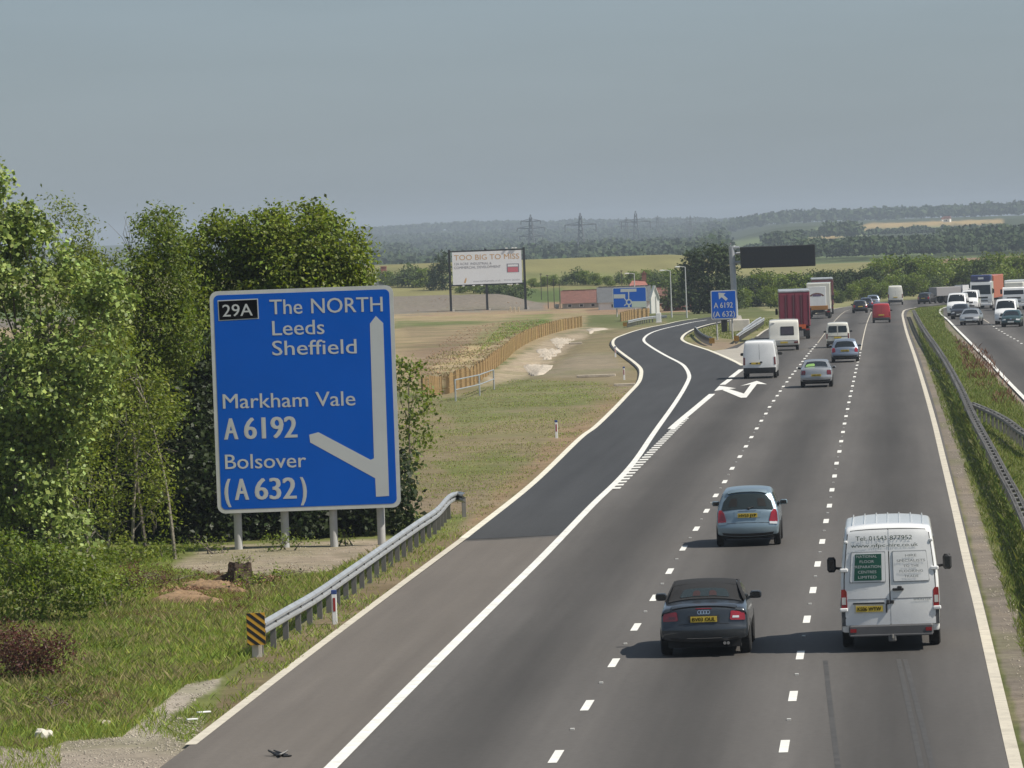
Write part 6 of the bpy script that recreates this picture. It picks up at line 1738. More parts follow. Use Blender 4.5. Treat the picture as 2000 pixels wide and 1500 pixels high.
def car(name, label, at, heading, tmpl, L, W, H, pm, style, end='r', plate='', cat='car', group=None, r=.30, wb=2.55, detail=True, win=M_GLASS, lamp=M_LAMPD, **k):
    b = Body(tmpl, W_VAN if style in ('smallvan', 'van') else W_CAR, L, W, H, bow_r=.07 if style in ('smallvan', 'van') else .13, taper=.03 if style in ('smallvan', 'van') else .07, r=.06)
    root = vehicle(name, label, cat, at, heading, b, pm, -L / 2 if end == 'r' else L / 2, group)
    wheels(root, L, W, r, wb); arches(b, root, r, wb)
    R, Fz = b.rear, b.front
    if style == 'hatch':
        R('rear_window', [(.665, -.80, .80), (.76, -.83, .83), (.90, -.74, .74)], win, root)
        for s in (-1, 1): R('tail_light', [(.46, s * .74, s * .985), (.58, s * .74, s * .99), (.665, s * .84, s * .985)], lamp, root, .012)
        R('bumper_trim', [(.20, -.90, .90), (.285, -.92, .92)], M_TRIM, root)
        number_plate(b, root, 'r', .50, 0, .52, .115, plate, M_PLY, detail)
        for s in (-1, 1): b.flank('side_window', [(.67, -.33, .22), (.78, -.31, .14), (.90, -.27, .07)], s, win, root)
    elif style == 'saloon':
        R('rear_window', [(.75, -.80, .80), (.82, -.82, .82), (.93, -.76, .76)], win, root)
        for s in (-1, 1): R('tail_light', [(.47, s * .72, s * .98), (.56, s * .70, s * .985), (.645, s * .74, s * .97)], lamp, root, .012)
        R('bumper_trim', [(.21, -.90, .90), (.27, -.92, .92)], M_TRIM, root)
        number_plate(b, root, 'r', .44, 0, .52, .115, plate, M_PLY, detail)
        for s in (-1, 1): b.flank('side_window', [(.69, -.29, .20), (.79, -.26, .12), (.91, -.20, .05)], s, win, root)
    elif style in ('smallvan', 'van'):
        for s in (-1, 1):
            if k.get('rear_glass', True): R('rear_window', [(.60, s * .06, s * .82), (.72, s * .06, s * .86), (.86, s * .06, s * .82)], win, root)
            R('tail_light', [(.36, s * .88, s * .99), (.56, s * .88, s * .99)], lamp, root, .012)
        R('door_seam', [(.22, -.008, .008), (.90, -.008, .008)], M_TRIM, root, .004, 1)
        R('rear_bumper', [(.15, -.93, .93), (.20, -.97, .97), (.27, -.97, .97)], M_BUMP, root, .03)
        number_plate(b, root, 'r', .40, -.22 if k.get('plate_left') else 0, .52, .115, plate, M_PLY, detail, .02)
        for s in (-1, 1): b.flank('side_window', [(.60, .16, .34), (.74, .16, .30), (.86, .16, .25)], s, win, root)
    # nose
    Fz('windscreen', [(.70, -.86, .86), (.80, -.86, .86), (.92, -.78, .78)] if style not in ('smallvan', 'van') else [(.64, -.88, .88), (.78, -.88, .88), (.93, -.82, .82)], win, root)
    zg = .40 if style not in ('smallvan', 'van') else .36
    Fz('grille', [(zg, -.42, .42), (zg + .08, -.46, .46)], M_TRIM, root)
    for s in (-1, 1): Fz('headlight', [(zg + .01, s * .55, s * .93), (zg + .10, s * .56, s * .95)], M_LAMPC, root, .012)
    Fz('lower_intake', [(.20, -.6, .6), (.27, -.62, .62)], M_TRIM, root)
    if end == 'f': number_plate(b, root, 'f', .31, 0, .52, .115, plate, M_PLW, False)
    mirrors(b, root, .15 if style not in ('smallvan', 'van') else .22, .66 if style not in ('smallvan', 'van') else .60, pm if style not in ('smallvan', 'van') else M_TRIM, 1.0 if style != 'van' else 1.3)
    return root, b
H0 = TH
# ---------------------------------------------------------------- the white van with lettering
b = Body(T_VAN, W_SPR, 5.6, 1.96, 2.52, bow_r=.05, bow_f=.22, crown=.05, r=.075, taper=.02)
vv = vehicle('panel_van', 'white high roofed panel van with green NATIONAL FLOOR sign on its rear door', 'van', (1742, 1272), H0, b, P_WHITE, -2.8)
wheels(vv, 5.6, 1.96, .345, 3.2, .225, .18, .01); arches(b, vv, .345, 3.2, .18)
R = b.rear
doorL = R('rear_door', [(.205, -.925, -.012), (.5, -.925, -.012), (.80, -.93, -.012), (.925, -.93, -.012), (.948, -.86, -.012)], P_WHITE, vv, .012, 10, 3)
doorR = R('rear_door', [(.205, .012, .925), (.5, .012, .925), (.80, .012, .93), (.925, .012, .93), (.948, .012, .86)], P_WHITE, vv, .012, 10, 3)
R('door_gap', [(.205, -.012, .012), (.95, -.012, .012)], M_TRIM, vv, .002, 1, 4)
for s in (-1, 1): R('door_gap', [(.205, s * .925, s * .945), (.925, s * .93, s * .95)], M_TRIM, vv, .003, 1, 6)
R('door_gap', [(.948, -.88, .88), (.957, -.88, .88)], M_TRIM, vv, .004, 10, 1)
for d, s in ((doorL, -1), (doorR, 1)):
    a, c = sorted((s * .10, s * .80))
    fr = R('window_panel', [(.545, a, c), (.56, a - .012, c + .012), (.76, a - .012, c + .012), (.772, a, c)], P_WHITE, d, .028, 8, 2)
    R('panel_groove', [(.538, a - .02, c + .02), (.545, a - .026, c + .026), (.775, a - .026, c + .026), (.782, a - .015, c + .015)], mat('panel_seal_grey', (.34, .35, .36), .5), d, .020, 8, 2)  # mid grey rim around the raised panel
    R('swage_line', [(.408, s * .06 if s > 0 else -.86, .86 if s > 0 else -.06), (.414, s * .06 if s > 0 else -.86, .86 if s > 0 else -.06)], mat('grey_seam', (.25, .25, .26), .6), d, .016, 6, 1)
for s in (-1, 1):
    R('tail_light', [(.335, s * .885, s * .995), (.36, s * .88, s * 1.0), (.47, s * .885, s * 1.0), (.49, s * .92, s * .995)], M_LAMPR, vv, .018, 4)
    R('lamp_lens', [(.372, s * .905, s * .985), (.428, s * .905, s * .985)], M_LAMPC, vv, .022, 3)
    R('bumper_corner', [(.20, s * .90, s * 1.0), (.335, s * .93, s * 1.0)], M_BUMP, vv, .010, 3)
    for zf in (.64, .33):
        p = b.surf('r', zf * b.H, s * .955, .02); MB().box(p, (.16, .06, .075), bev=.018).build('hinge', P_WHITE, vv)
    p = b.surf('r', .86 * b.H, s * .965, .015); MB().box(p, (.07, .05, .06), bev=.015).build('hinge', P_WHITE, vv)
bm_ = MB(); p = b.surf('r', .17 * b.H, 0, .05); bm_.box((0, p[1] + .03, .165 * b.H), (1.66, .16, .22), bev=.03); bm_.box((0, p[1] - .03, .128 * b.H), (1.62, .08, .04), bev=.01)
bmp = bm_.build('rear_bumper', M_BUMP, vv)
for s in (-1, 1): MB().box((s * .74, p[1] - .055, .168 * b.H), (.12, .012, .07)).build('reflector', M_LAMPR, bmp)
tb = MB(); tb.box((.02, p[1] - .02, .105 * b.H), (.16, .10, .14), bev=.02); tb.tube([(.02, p[1] - .08, .26), (.02, p[1] - .08, .34)], .03, 8); tb.build('tow_bracket', M_GALVD, vv)
pl = number_plate(b, vv, 'r', .335, -.43, .53, .115, 'KS06 WTW', M_PLY, True, .022)
pr = R('plate_recess', [(.300, -.74, -.14), (.372, -.74, -.14)], P_WARM, vv, .0145, 6, 1)
R('plate_hood', [(.372, -.76, -.12), (.384, -.76, -.12)], M_TRIM, vv, .03, 4, 1)
hb = MB(); q = b.surf('r', .482 * b.H, .17, .03); hb.box(q, (.22, .05, .05), bev=.012); hb.box((q[0] + .03, q[1], q[2] + .03), (.09, .05, .07), bev=.015); hb.build('door_handle', M_TRIM, doorR)
lb_ = MB(); q = b.surf('r', .385 * b.H, 0, .025); lb_.box((q[0] - .045, q[1], q[2]), (.06, .04, .09), bev=.012); lb_.box((q[0] + .045, q[1], q[2]), (.06, .04, .07), bev=.012); lb_.box((q[0] - .075, q[1], q[2] - .12), (.03, .03, .18), bev=.008); lb_.build('door_latch', M_TRIM, vv)
# ribbed roof, mirrors
for i in range(7):
    x = -.69 + i * .23; rb2 = MB()
    zt = [b.H - .05 * abs(x / .83) ** 2.6 + o for o in (.0, .0)]
    rb2.tube([(x, -2.45, zt[0] - .022), (x, -2.2, zt[0] - .002), (x, 0, zt[0] + .006), (x, 1.0, zt[0] - .01)], .013, 6); rb2.build('roof_rib', P_WHITE, vv)
for sx in (-1, 1):
    x = sx * (.98 + .20); mm = MB(); mm.box((x, 1.35, 1.46), (.18, .14, .31), bev=.05); mm.tube([(sx * .92, 1.42, 1.36), (x, 1.40, 1.40)], .03, 6)
    dm = mm.build('door_mirror', M_TRIM, vv, smooth=True); MB().box((x, 1.276, 1.46), (.11, .008, .22)).build('mirror_glass', M_GLASS, dm)
    b.flank('side_window', [(.60, .17, .335), (.70, .17, .31), (.80, .17, .285)], sx, M_GLASS, vv)
    b.flank('side_trim', [(.34, -.46, .44), (.365, -.46, .44)], sx, M_BUMP, vv, .012, 8)
b.front('windscreen', [(.62, -.88, .88), (.75, -.88, .88), (.90, -.80, .80)], M_GLASS, vv)
b.front('grille', [(.36, -.45, .45), (.46, -.5, .5)], M_TRIM, vv)
for s in (-1, 1): b.front('headlight', [(.36, s * .56, s * .94), (.46, s * .6, s * .94)], M_LAMPC, vv, .012)
# lettering on the rear doors (bent to the skin by short words)
def vtext(s, xa, xb, zf, cap, m, par, lift=.026, bold=.0):
    o = legend(s, m, par, xa, xb, zf * b.H, cap, y=0.0, slope=0, bold=bold)
    for v in o.data.vertices:
        p = b.surf('r', v.co.z, v.co.x / (b.W / 2 * .96), lift - v.co.y); v.co.y = p[1]
    return o
M_GRT = mat('van_dark_green_print', (.030, .065, .055), .5)
M_GRTL = mat('van_grey_print', (.14, .16, .16), .5)
vtext('Tel: 01543', -.64, -.03, .868, .085, M_GRT, vv); vtext('877952', .03, .47, .868, .085, M_GRT, vv)
vtext('www.nfpc', -.74, -.06, .815, .068, M_GRT, vv); vtext('-hire.co.uk', -.04, .58, .815, .068, M_GRT, vv)
gp_ = R('green_sign', [(.556, -.73, -.16), (.762, -.73, -.16)], mat('van_sign_green', (.010, .085, .055), .4), doorL, .036, 6, 3)
for i, (s, w) in enumerate((('NATIONAL', .40), ('FLOOR', .28), ('PREPARATION', .54), ('CENTRES', .36), ('LIMITED', .36))):
    vtext(s, -.432 - w / 2, -.432 + w / 2, .735 - i * .0405, .052, M_SWHT, gp_, .050, .0)
for i, (s, w) in enumerate((('HIRE', .22), ('SPECIALISTS', .56), ('TO THE', .30), ('FLOORING', .46), ('TRADE', .28))):
    vtext(s, .432 - w / 2, .432 + w / 2, .735 - i * .0405, .046, M_GRTL, doorR, .044, .0)
vtext('SPRINTER', .46, .80, .392, .034, M_GRTL, doorR, .026, .0)
# ---------------------------------------------------------------- dark grey convertible
L, W, H = 4.57, 1.79, 1.40
b = Body(T_CAB, W_CAR, L, W, H, bow_r=.15, taper=.07, r=.07)
cv = vehicle('convertible_car', 'dark grey convertible car with its black soft top up', 'car', (1377, 1284), H0, b, P_DGREY, -L / 2)
wheels(cv, L, W, .315, 2.65, .225, -.02, .0); arches(b, cv, .315, 2.65, -.02)
R = b.rear
R('soft_top', [(.775, -.93, .93), (.80, -.955, .955), (.90, -.985, .985), (.96, -.985, .985), (.984, -.985, .985)], M_CANV, cv, .014, 14, 3)
st_ = MB()
for s in (-1, 1):
    b.flank('soft_top_side', [(.745, -.30, -.16), (.80, -.285, -.15), (.90, -.215, -.12), (.965, -.15, .04)], s, M_CANV, cv, .012, 6, 2)
    b.flank('side_window', [(.72, -.15, .17), (.82, -.14, .12), (.93, -.10, .06)], s, M_GLASS, cv, .010, 5, 2)
V = []
mbt = MB()   # cloth roof over the cabin
ii = [i for i in range(len(b.P)) if b.P[i, 1] > .955 * H]
P_ = b.P[ii]; N_ = b.N[ii]; nT = 13; vs = []
for t in np.linspace(-1, 1, nT):
    q = P_ - N_ * (b.bowv(N_, t)[:, None] - .015)
    h = b.hw(q[:, 0], q[:, 1]) - b.r * .3
    vs += [(t * h[i], q[i, 0], q[i, 1]) for i in range(len(ii))]
nP = len(ii); mbt.add(vs, [(j * nP + i, (j + 1) * nP + i, (j + 1) * nP + i + 1, j * nP + i + 1) for j in range(nT - 1) for i in range(nP - 1)])
mbt.build('hood_cloth', M_CANV, cv, smooth=True)
rw = R('rear_window', [(.80, -.62, .62), (.82, -.66, .66), (.885, -.62, .62), (.90, -.56, .56)], M_GLSEE, cv, .024, 8, 2)
for s in (-1, 1): R('headrest', [(.806, s * .22 - .10, s * .22 + .10), (.85, s * .22 - .10, s * .22 + .10), (.87, s * .22 - .05, s * .22 + .05)], M_SEAT, rw, .027, 3, 1)
for s in (-1, 1):
    R('tail_light', [(.515, s * .64, s * .97), (.53, s * .62, s * .98), (.635, s * .66, s * .985), (.655, s * .70, s * .97)], M_LAMPR if s > 0 else M_LAMPR, cv, .016, 5, 2)
    R('reversing_lamp', [(.545, s * .68, s * .84), (.575, s * .69, s * .84)], M_LAMPC if s > 0 else M_LAMPD, cv, .021, 3, 1)
R('plate_recess', [(.485, -.36, .36), (.585, -.38, .38)], M_TRIM, cv, .006, 6, 1)
number_plate(b, cv, 'r', .53, 0, .52, .112, 'BV03 OUL', M_PLY, True, .02)
R('brake_light', [(.672, -.20, .20), (.683, -.20, .20)], M_LAMPD, cv, .008, 4, 1)
for i in range(4):                                        # four linked rings
    mb = MB(); cx_ = (i - 1.5) * .062; z_ = .628 * H; n = 16
    vs = []
    for rr in (.046, .034):
        for kq in range(n):
            a = 6.2832 * kq / n; p = b.surf('r', z_ + rr * math.sin(a) * .85, (cx_ + rr * math.cos(a)) / (W / 2), .012 + .002 * (i % 2)); vs.append(p)
    mb.add(vs, [(kq, (kq + 1) % n, n + (kq + 1) % n, n + kq) for kq in range(n)]); mb.build('badge_ring', M_CHROME, cv)
R('boot_seam', [(.470, -.60, .60), (.475, -.60, .60)], M_TRIM, cv, .003, 6, 1)
R('boot_lip', [(.700, -.80, .80), (.712, -.84, .84), (.72, -.82, .82)], P_DGREY, cv, .03, 10, 1)
R('bumper_trim', [(.215, -.80, .80), (.25, -.84, .84)], M_TRIM, cv, .006, 8, 1)
R('valance_strip', [(.262, -.42, .42), (.268, -.42, .42)], M_CHROME, cv, .006, 6, 1)
for x in (.40, .47):
    MB().tube([(x, -L / 2 - .02, .27), (x, -L / 2 + .25, .27)], .032, 10).build('exhaust_pipe', M_CHROME, cv)
b.front('windscreen', [(.73, -.84, .84), (.84, -.82, .82), (.94, -.74, .74)], M_GLASS, cv)
b.front('grille', [(.36, -.34, .34), (.52, -.38, .38)], M_TRIM, cv)
for s in (-1, 1): b.front('headlight', [(.44, s * .55, s * .93), (.54, s * .58, s * .94)], M_LAMPC, cv, .012)
mirrors(b, cv, .16, .70, P_DGREY, 1.15, .12)
# ---------------------------------------------------------------- ice blue hatchback
L, W, H = 3.84, 1.69, 1.53
b = Body(T_JAZZ, W_CAR, L, W, H, bow_r=.12, taper=.06, r=.075)
hb_ = vehicle('hatchback_car', 'ice blue five door hatchback with rear wiper, ahead of the dark convertible', 'car', (1462, 1068), H0, b, P_ICE, -L / 2)
wheels(hb_, L, W, .295, 2.45, .185, 0, .0); arches(b, hb_, .295, 2.45)
R = b.rear
rw = R('rear_window', [(.645, -.86, .86), (.67, -.90, .90), (.80, -.90, .90), (.885, -.80, .80), (.90, -.70, .70)], M_GLSEE, hb_, .010, 10, 2)
for s in (-1, 1): R('headrest', [(.69, s * .52 - .15, s * .52 + .15), (.80, s * .52 - .14, s * .52 + .14), (.83, s * .52 - .08, s * .52 + .08)], M_UNDER, rw, .013, 4, 1)
R('spoiler', [(.915, -.80, .80), (.94, -.86, .86), (.955, -.84, .84)], P_ICE, hb_, .05, 10, 1)
for s in (-1, 1):
    R('tail_light', [(.435, s * .72, s * .985), (.46, s * .72, s * .99), (.60, s * .80, s * .99), (.66, s * .90, s * .985)], M_LAMPR, hb_, .016, 4, 2)
    R('reversing_lamp', [(.395, s * .72, s * .97), (.44, s * .72, s * .98)], M_LAMPC if s > 0 else P_ICE, hb_, .014, 3, 1)
R('plate_recess', [(.495, -.42, .42), (.60, -.46, .46)], P_ICE, hb_, .004, 6, 1)
number_plate(b, hb_, 'r', .535, 0, .52, .112, 'HV53 JYP', M_PLY, True, .02)
R('tailgate_seam', [(.41, -.70, .70), (.416, -.70, .70)], M_TRIM, hb_, .003, 6, 1)
R('chrome_strip', [(.614, -.30, .30), (.622, -.30, .30)], M_CHROME, hb_, .012, 4, 1)
R('bumper_trim', [(.18, -.84, .84), (.225, -.88, .88)], M_TRIM, hb_, .006, 8, 1)
wp = MB(); q0 = b.surf('r', .645 * H, .04, .03); q1 = b.surf('r', .735 * H, -.02, .03); q2 = b.surf('r', .68 * H, .22, .02)
wp.tube([q0, q2], .014, 6); wp.box(q0, (.07, .05, .06), bev=.015); wp.build('rear_wiper', M_TRIM, hb_)
for s in (-1, 1):
    b.flank('side_window', [(.655, -.36, .26), (.77, -.36, .19), (.90, -.33, .10)], s, M_GLASS, hb_, .009, 6, 2)
    b.flank('door_seam', [(.20, -.10, -.097), (.64, -.10, -.097)], s, M_TRIM, hb_, .004, 1, 1)
b.front('windscreen', [(.68, -.86, .86), (.80, -.86, .86), (.94, -.76, .76)], M_GLASS, hb_)
b.front('grille', [(.40, -.42, .42), (.47, -.46, .46)], M_TRIM, hb_)
for s in (-1, 1): b.front('headlight', [(.42, s * .55, s * .93), (.54, s * .62, s * .94)], M_LAMPC, hb_, .012)
mirrors(b, hb_, .17, .655, P_ICE, 1.0, .11)
# ---------------------------------------------------------------- the rest of the northbound traffic
o, b = car('saloon_car', 'silver saloon with a green sunshade in its rear window, beyond the ice blue hatchback', (1595, 757), H0, T_SAL, 4.3, 1.72, 1.44, P_SILV, 'saloon', plate='Y483 KDT', detail=True)
b.rear('sunshade', [(.76, -.74, -.10), (.83, -.74, -.10), (.85, -.6, -.2)], mat('lime_sunshade', (.20, .36, .10), .7), o, .014, 4, 1)
o, b = car('hatchback_car', 'blue silver hatchback with dark rear window next to the small white van', (1651, 708), H0, T_HATCH, 4.2, 1.75, 1.46, P_BLUS, 'hatch', plate='FN54 XKA', detail=True, lamp=M_LAMPR)
o, b = car('small_van', 'small white van with two square rear windows, just ahead of the blue silver hatchback', (1637, 679), H0, T_VAN, 4.1, 1.70, 1.80, P_WARM, 'smallvan', plate='X', detail=False, cat='van', wb=2.6)
b.rear('rub_strip', [(.43, -.86, .86), (.455, -.86, .86)], M_TRIM, o, .016, 6, 1)
o, b = car('panel_van', 'white windowless panel van with black bumper beside the gore apron', (1484.5, 739.5), H0 + .01, T_VAN, 4.9, 1.92, 2.15, P_WHITE, 'van', plate='', detail=False, cat='van', r=.33, wb=3.1, rear_glass=False, plate_left=True)
b.rear('plate_recess', [(.385, -.60, -.10), (.42, -.60, -.10)], M_TRIM, o, .03, 4, 1)
q = b.surf('r', .425 * b.H, .10, .02); MB().box(q, (.14, .04, .09), bev=.015).build('door_handle', M_TRIM, o)
b.rear('rear_bumper', [(.145, -.95, .95), (.20, -.985, .985), (.285, -.985, .985)], M_TRIM, o, .036, 8, 1)
# caravan
def caravan():
    g = G(1532, 685); h = H0 - .01; L = 4.6; W = 2.12; H = 2.2
    loc = Vector((g.x + math.sin(h) * L / 2, g.y + math.cos(h) * L / 2, 0)); loc.z = bz(loc.y)
    T = [(-.480, .17), (-.492, .2), (-.5, .30), (-.498, .40), (-.490, .50), (-.480, .72), (-.468, .90), (-.455, .96), (-.42, .99), (-.2, 1.0), (.2, 1.0), (.38, .985), (.43, .93), (.47, .72), (.495, .48), (.5, .32), (.49, .2), (.48, .17)]
    b = Body(T, [(0, .49), (.2, .5), (.6, .5), (.9, .485), (1, .475)], L, W, H, bow_r=.05, bow_f=.08, crown=.03, r=.07, taper=.0)
    r = empty('caravan', loc, -h, 'cream touring caravan with a dark rear window, in front of the maroon lorry', 'caravan')
    mb = MB(); mb.add(*b.skin()); mb.build('body', P_CREAM, r, smooth=True, auto=50)
    wn_ = b.rear('rear_window', [(.50, -.20, .66), (.52, -.22, .68), (.76, -.22, .68), (.78, -.20, .66)], M_TRIM, r, .012, 6, 1)
    b.rear('pane', [(.53, -.17, .63), (.75, -.17, .63)], mat('mauve_window', (.06, .05, .06), .2), wn_, .018, 4, 1)
    b.rear('rear_rail', [(.34, -.97, .97), (.355, -.97, .97)], M_REND, r, .02, 6, 1)
    for s in (-1, 1):
        b.rear('tail_light', [(.24, s * .66, s * .94), (.295, s * .66, s * .94)], M_LAMPD, r, .02, 4, 1)
        b.flank('side_window', [(.55, -.36, -.05), (.78, -.36, -.05)], s, M_GLASS, r); b.flank('side_window', [(.55, .08, .38), (.78, .08, .38)], s, M_GLASS, r)
    MB().box(b.surf('r', .268 * H, 0, .02), (.52, .02, .11)).build('number_plate', M_PLY, r)
    MB().box(b.surf('r', .91 * H, -.70, .02), (.20, .05, .04)).build('grab_handle', M_REND, r)
    MB().box((0, 0, .36), (W * .86, L * .9, .18)).build('chassis', M_UNDER, r)
    w0 = [c for c in WHEEL.values()][0]
    for sx in (-1, 1):
        w = empty('wheel', (sx * (W / 2 - .16), -.1, .295)); w.parent = r; link('tyre', w0[0], w).scale = (1, .94, .94); link('rim', w0[1], w).scale = (1, .94, .94)
    MB().tube([(-.5, L * .45, .4), (0, L * .5 + 1.1, .42), (.5, L * .45, .4)], .05, 6).build('drawbar', M_GALVD, r)
caravan()
def lorry(name, label, at, heading, W, H, Lb, box_m, end='r', floor=1.05, cab_m=None, cab_h=2.9, group=None, roof_m=None, cab_only_front=True, box_h=None, z0=0.0):
    """box or curtain lorry; returns root"""
    g = G(*at); s_ = -1 if end == 'r' else 1
    Lt = Lb + 2.6
    ey = -Lb / 2 if end == 'r' else Lb / 2 + 2.5
    loc = Vector((g.x - math.sin(heading) * ey, g.y - math.cos(heading) * ey, 0)); loc.z = bz(loc.y) + z0
    r = empty(name, loc, -heading, label, 'lorry', group)
    hb = (box_h or H) - floor
    MB().box((0, 0, floor + hb / 2), (W, Lb, hb), bev=.05).build('cargo_box', box_m, r)
    if roof_m: MB().box((0, 0, floor + hb + .02), (W + .03, Lb + .04, .16), bev=.04).build('roof_edge', roof_m, r)
    MB().box((0, .6, floor - .18), (W * .42, Lb + 2.4, .28)).build('chassis', M_UNDER, r)
    wr = .50
    k = ('lorry',)
    if k not in WHEEL:
        t = MB().lathe((0, 0, 0), [(-.16, .31), (-.16, .45), (-.12, .5), (.12, .5), (.16, .45), (.16, .31)], 'X', 22).mesh('tyre', M_TYRE, True)
        rm = MB().lathe((0, 0, 0), [(-.13, .31), (-.05, .27), (-.05, .12), (.05, .12), (.05, .27), (.13, .31)], 'X', 16).mesh('rim', M_GALVD)
        WHEEL[k] = (t, rm)
    for yy in (-Lb / 2 + 1.6, -Lb / 2 + 2.9, Lb / 2 + 1.7):
        for sx in (-1, 1):
            w = empty('wheel', (sx * (W / 2 - .20), yy, .5)); w.parent = r; link('tyre', WHEEL[k][0], w); link('rim', WHEEL[k][1], w)
    # cab
    cm = cab_m or P_WHITE; cw = min(W, 2.4); y0 = Lb / 2 + .25; y1 = Lb / 2 + 2.5
    mb = MB(); P = [(y0, .55), (y1 - .02, .50), (y1, 1.2), (y1 - .03, 1.65), (y1 - .22, cab_h - .12), (y1 - .5, cab_h), (y0, cab_h)]
    n = len(P); mb.add([(-cw / 2, y, z) for y, z in P] + [(cw / 2, y, z) for y, z in P], [tuple(range(n)), tuple(range(2 * n - 1, n - 1, -1))] + [(i, (i + 1) % n, n + (i + 1) % n, n + i) for i in range(n)])
    cab = mb.build('cab', cm, r)
    sl_ = (.19) / (cab_h - .12 - 1.65)
    z_a, z_b = 1.72, min(cab_h - .32, 2.75)
    ws = MB(); ya = y1 - .03 - (z_a - 1.65) * sl_ + .012; yb = y1 - .03 - (z_b - 1.65) * sl_ + .012
    ws.add([(-cw * .45, ya, z_a), (cw * .45, ya, z_a), (cw * .43, yb, z_b), (-cw * .43, yb, z_b), (-cw * .45, ya - .03, z_a), (cw * .45, ya - .03, z_a), (cw * .43, yb - .03, z_b), (-cw * .43, yb - .03, z_b)], [(0, 1, 2, 3), (4, 7, 6, 5), (0, 4, 5, 1), (1, 5, 6, 2), (2, 6, 7, 3), (3, 7, 4, 0)])
    ws.build('windscreen', M_GLASS, cab)
    for zz, hh in ((1.35, .16), (.98, .10)): MB().box((0, y1 + .005, zz), (cw * .62, .03, hh)).build('grille', M_TRIM, cab)
    for sx in (-1, 1):
        MB().box((sx * cw * .39, y1 + .005, .80), (.34, .04, .2), bev=.01).build('headlight', M_LAMPC, cab)
        MB().box((sx * (cw / 2 + .16), y1 - .35, 2.05), (.2, .1, .5), bev=.03).build('door_mirror', M_TRIM, cab)
        MB().box((sx * (cw / 2 + .004), (y0 + y1) / 2 + .25, 2.05), (.02, .9, .62)).build('side_window', M_GLASS, cab)
    MB().box((0, y1 + .012, .58), (cw * .96, .10, .26), bev=.03).build('bumper', P_WHITE if cm is P_WHITE else M_BUMP, cab)
    if end == 'f': MB().box((0, y1 + .07, .55), (.52, .012, .12)).build('number_plate', M_PLW, cab)
    # tail
    yr = -Lb / 2
    tl_ = MB().box((0, yr - .02, floor - .25), (W * .94, .10, .16)).build('underrun_bar', M_BUMP, r)
    for sx in (-1, 1):
        MB().box((sx * W * .40, yr - .075, floor - .25), (.34, .02, .12)).build('tail_light', M_LAMPR, tl_)
        MB().box((sx * W * .36, yr + .5, .48), (.46, .03, .5)).build('mudflap', M_TRIM, r)
    return r, yr, floor, hb
# maroon curtain lorry: four ribbed door panels
r, yr, fl_, hb = lorry('curtain_lorry', 'maroon lorry with four ribbed rear door panels, directly ahead of the caravan', (1554, 663), .045, 2.42, 3.80, 9.5, P_MAR, roof_m=M_GALV)
for i in range(4):
    x = -2.42 / 2 + (i + .5) * 2.42 / 4
    d = MB().box((x, yr - .03, fl_ + hb * .48), (.50, .05, hb * .90), bev=.015).build('door_panel', P_MAR, r)
    MB().box((x + .22, yr - .07, fl_ + hb * .48), (.035, .03, hb * .86)).build('locking_bar', M_BUMP, d)
MB().box((0, yr - .10, fl_ - .02), (1.7, .04, .34)).build('marker_board', mat('orange_red_marker', (.62, .12, .03), .5), r)
# white box lorry with curved brown mark
r, yr, fl_, hb = lorry('box_lorry', 'white box lorry with brown arched emblem and orange lower edge, between two maroon lorries', (1600, 622.5), .075, 2.44, 3.72, 7.0, P_WARM, floor=1.0)
pn = MB().box((-.16, yr - .03, fl_ + hb * .50), (1.86, .05, hb * .74), bev=.02).build('rear_panel', P_WHITE, r)
Barc = MB(); n = 14; vs = []
for rr in (.92, .70):
    for kq in range(n + 1):
        a = math.radians(28 + 124 * kq / n); vs.append((-.16 + rr * math.cos(a) * .95, yr - .06, fl_ + hb * .42 + rr * math.sin(a) * .62))
Barc.add(vs, [(kq, kq + 1, n + 2 + kq, n + 1 + kq) for kq in range(n)]); Barc.build('emblem_arch', mat('emblem_brown', (.17, .07, .05), .5), pn)
MB().box((-.16, yr - .06, fl_ + hb * .42 + .32), (.86, .015, .20), bev=.005).build('emblem_bar', mat('emblem_mauve', (.14, .10, .17), .5), pn)
MB().box((-.10, yr - .035, fl_ + .16), (2.1, .06, .46), bev=.02).build('lower_board', mat('brown_orange_board', (.40, .18, .04), .5), r)
# far maroon lorry
r, yr, fl_, hb = lorry('curtain_lorry', 'dull maroon lorry with pale roof edge, farthest of the three lorries', (1608, 614), .05, 2.45, 4.0, 10.0, P_MARD, roof_m=M_GALV)
MB().box((0, yr - .03, fl_ + hb * .5), (2.2, .04, hb * .86), bev=.01).build('rear_door', P_MARD, r)
for x in (-.5, .5): MB().box((x, yr - .06, fl_ + hb * .5), (.05, .03, hb * .8)).build('locking_bar', M_GALVD, r)
MB().box((0, yr - .06, fl_ + hb * .84), (1.3, .02, .30)).build('name_board', mat('mauve_print', (.35, .22, .32), .6), r)
car('hatchback_car', 'dark hatchback with yellow rear plate following the silver car round the bend', (1681, 611.5), .03, T_HATCH, 3.9, 1.68, 1.45, P_BLK, 'hatch', detail=False, lamp=M_LAMPR)
car('hatchback_car', 'dark blue car half hidden behind the dark hatchback near the bend', (1693, 605), .05, T_HATCH, 4.1, 1.70, 1.46, P_DBLUE, 'hatch', detail=False, lamp=M_LAMPR)
car('saloon_car', 'silver car farthest along the outer lane at the bend', (1706, 599.5), .05, T_HATCH, 4.2, 1.72, 1.50, P_BLUS, 'hatch', detail=False, lamp=M_LAMPC)
car('small_van', 'bright red windowless van in the outside lane', (1722, 630.5), H0, T_VAN, 4.1, 1.72, 1.82, P_RED, 'smallvan', detail=False, cat='van', rear_glass=False, lamp=M_LAMPR)
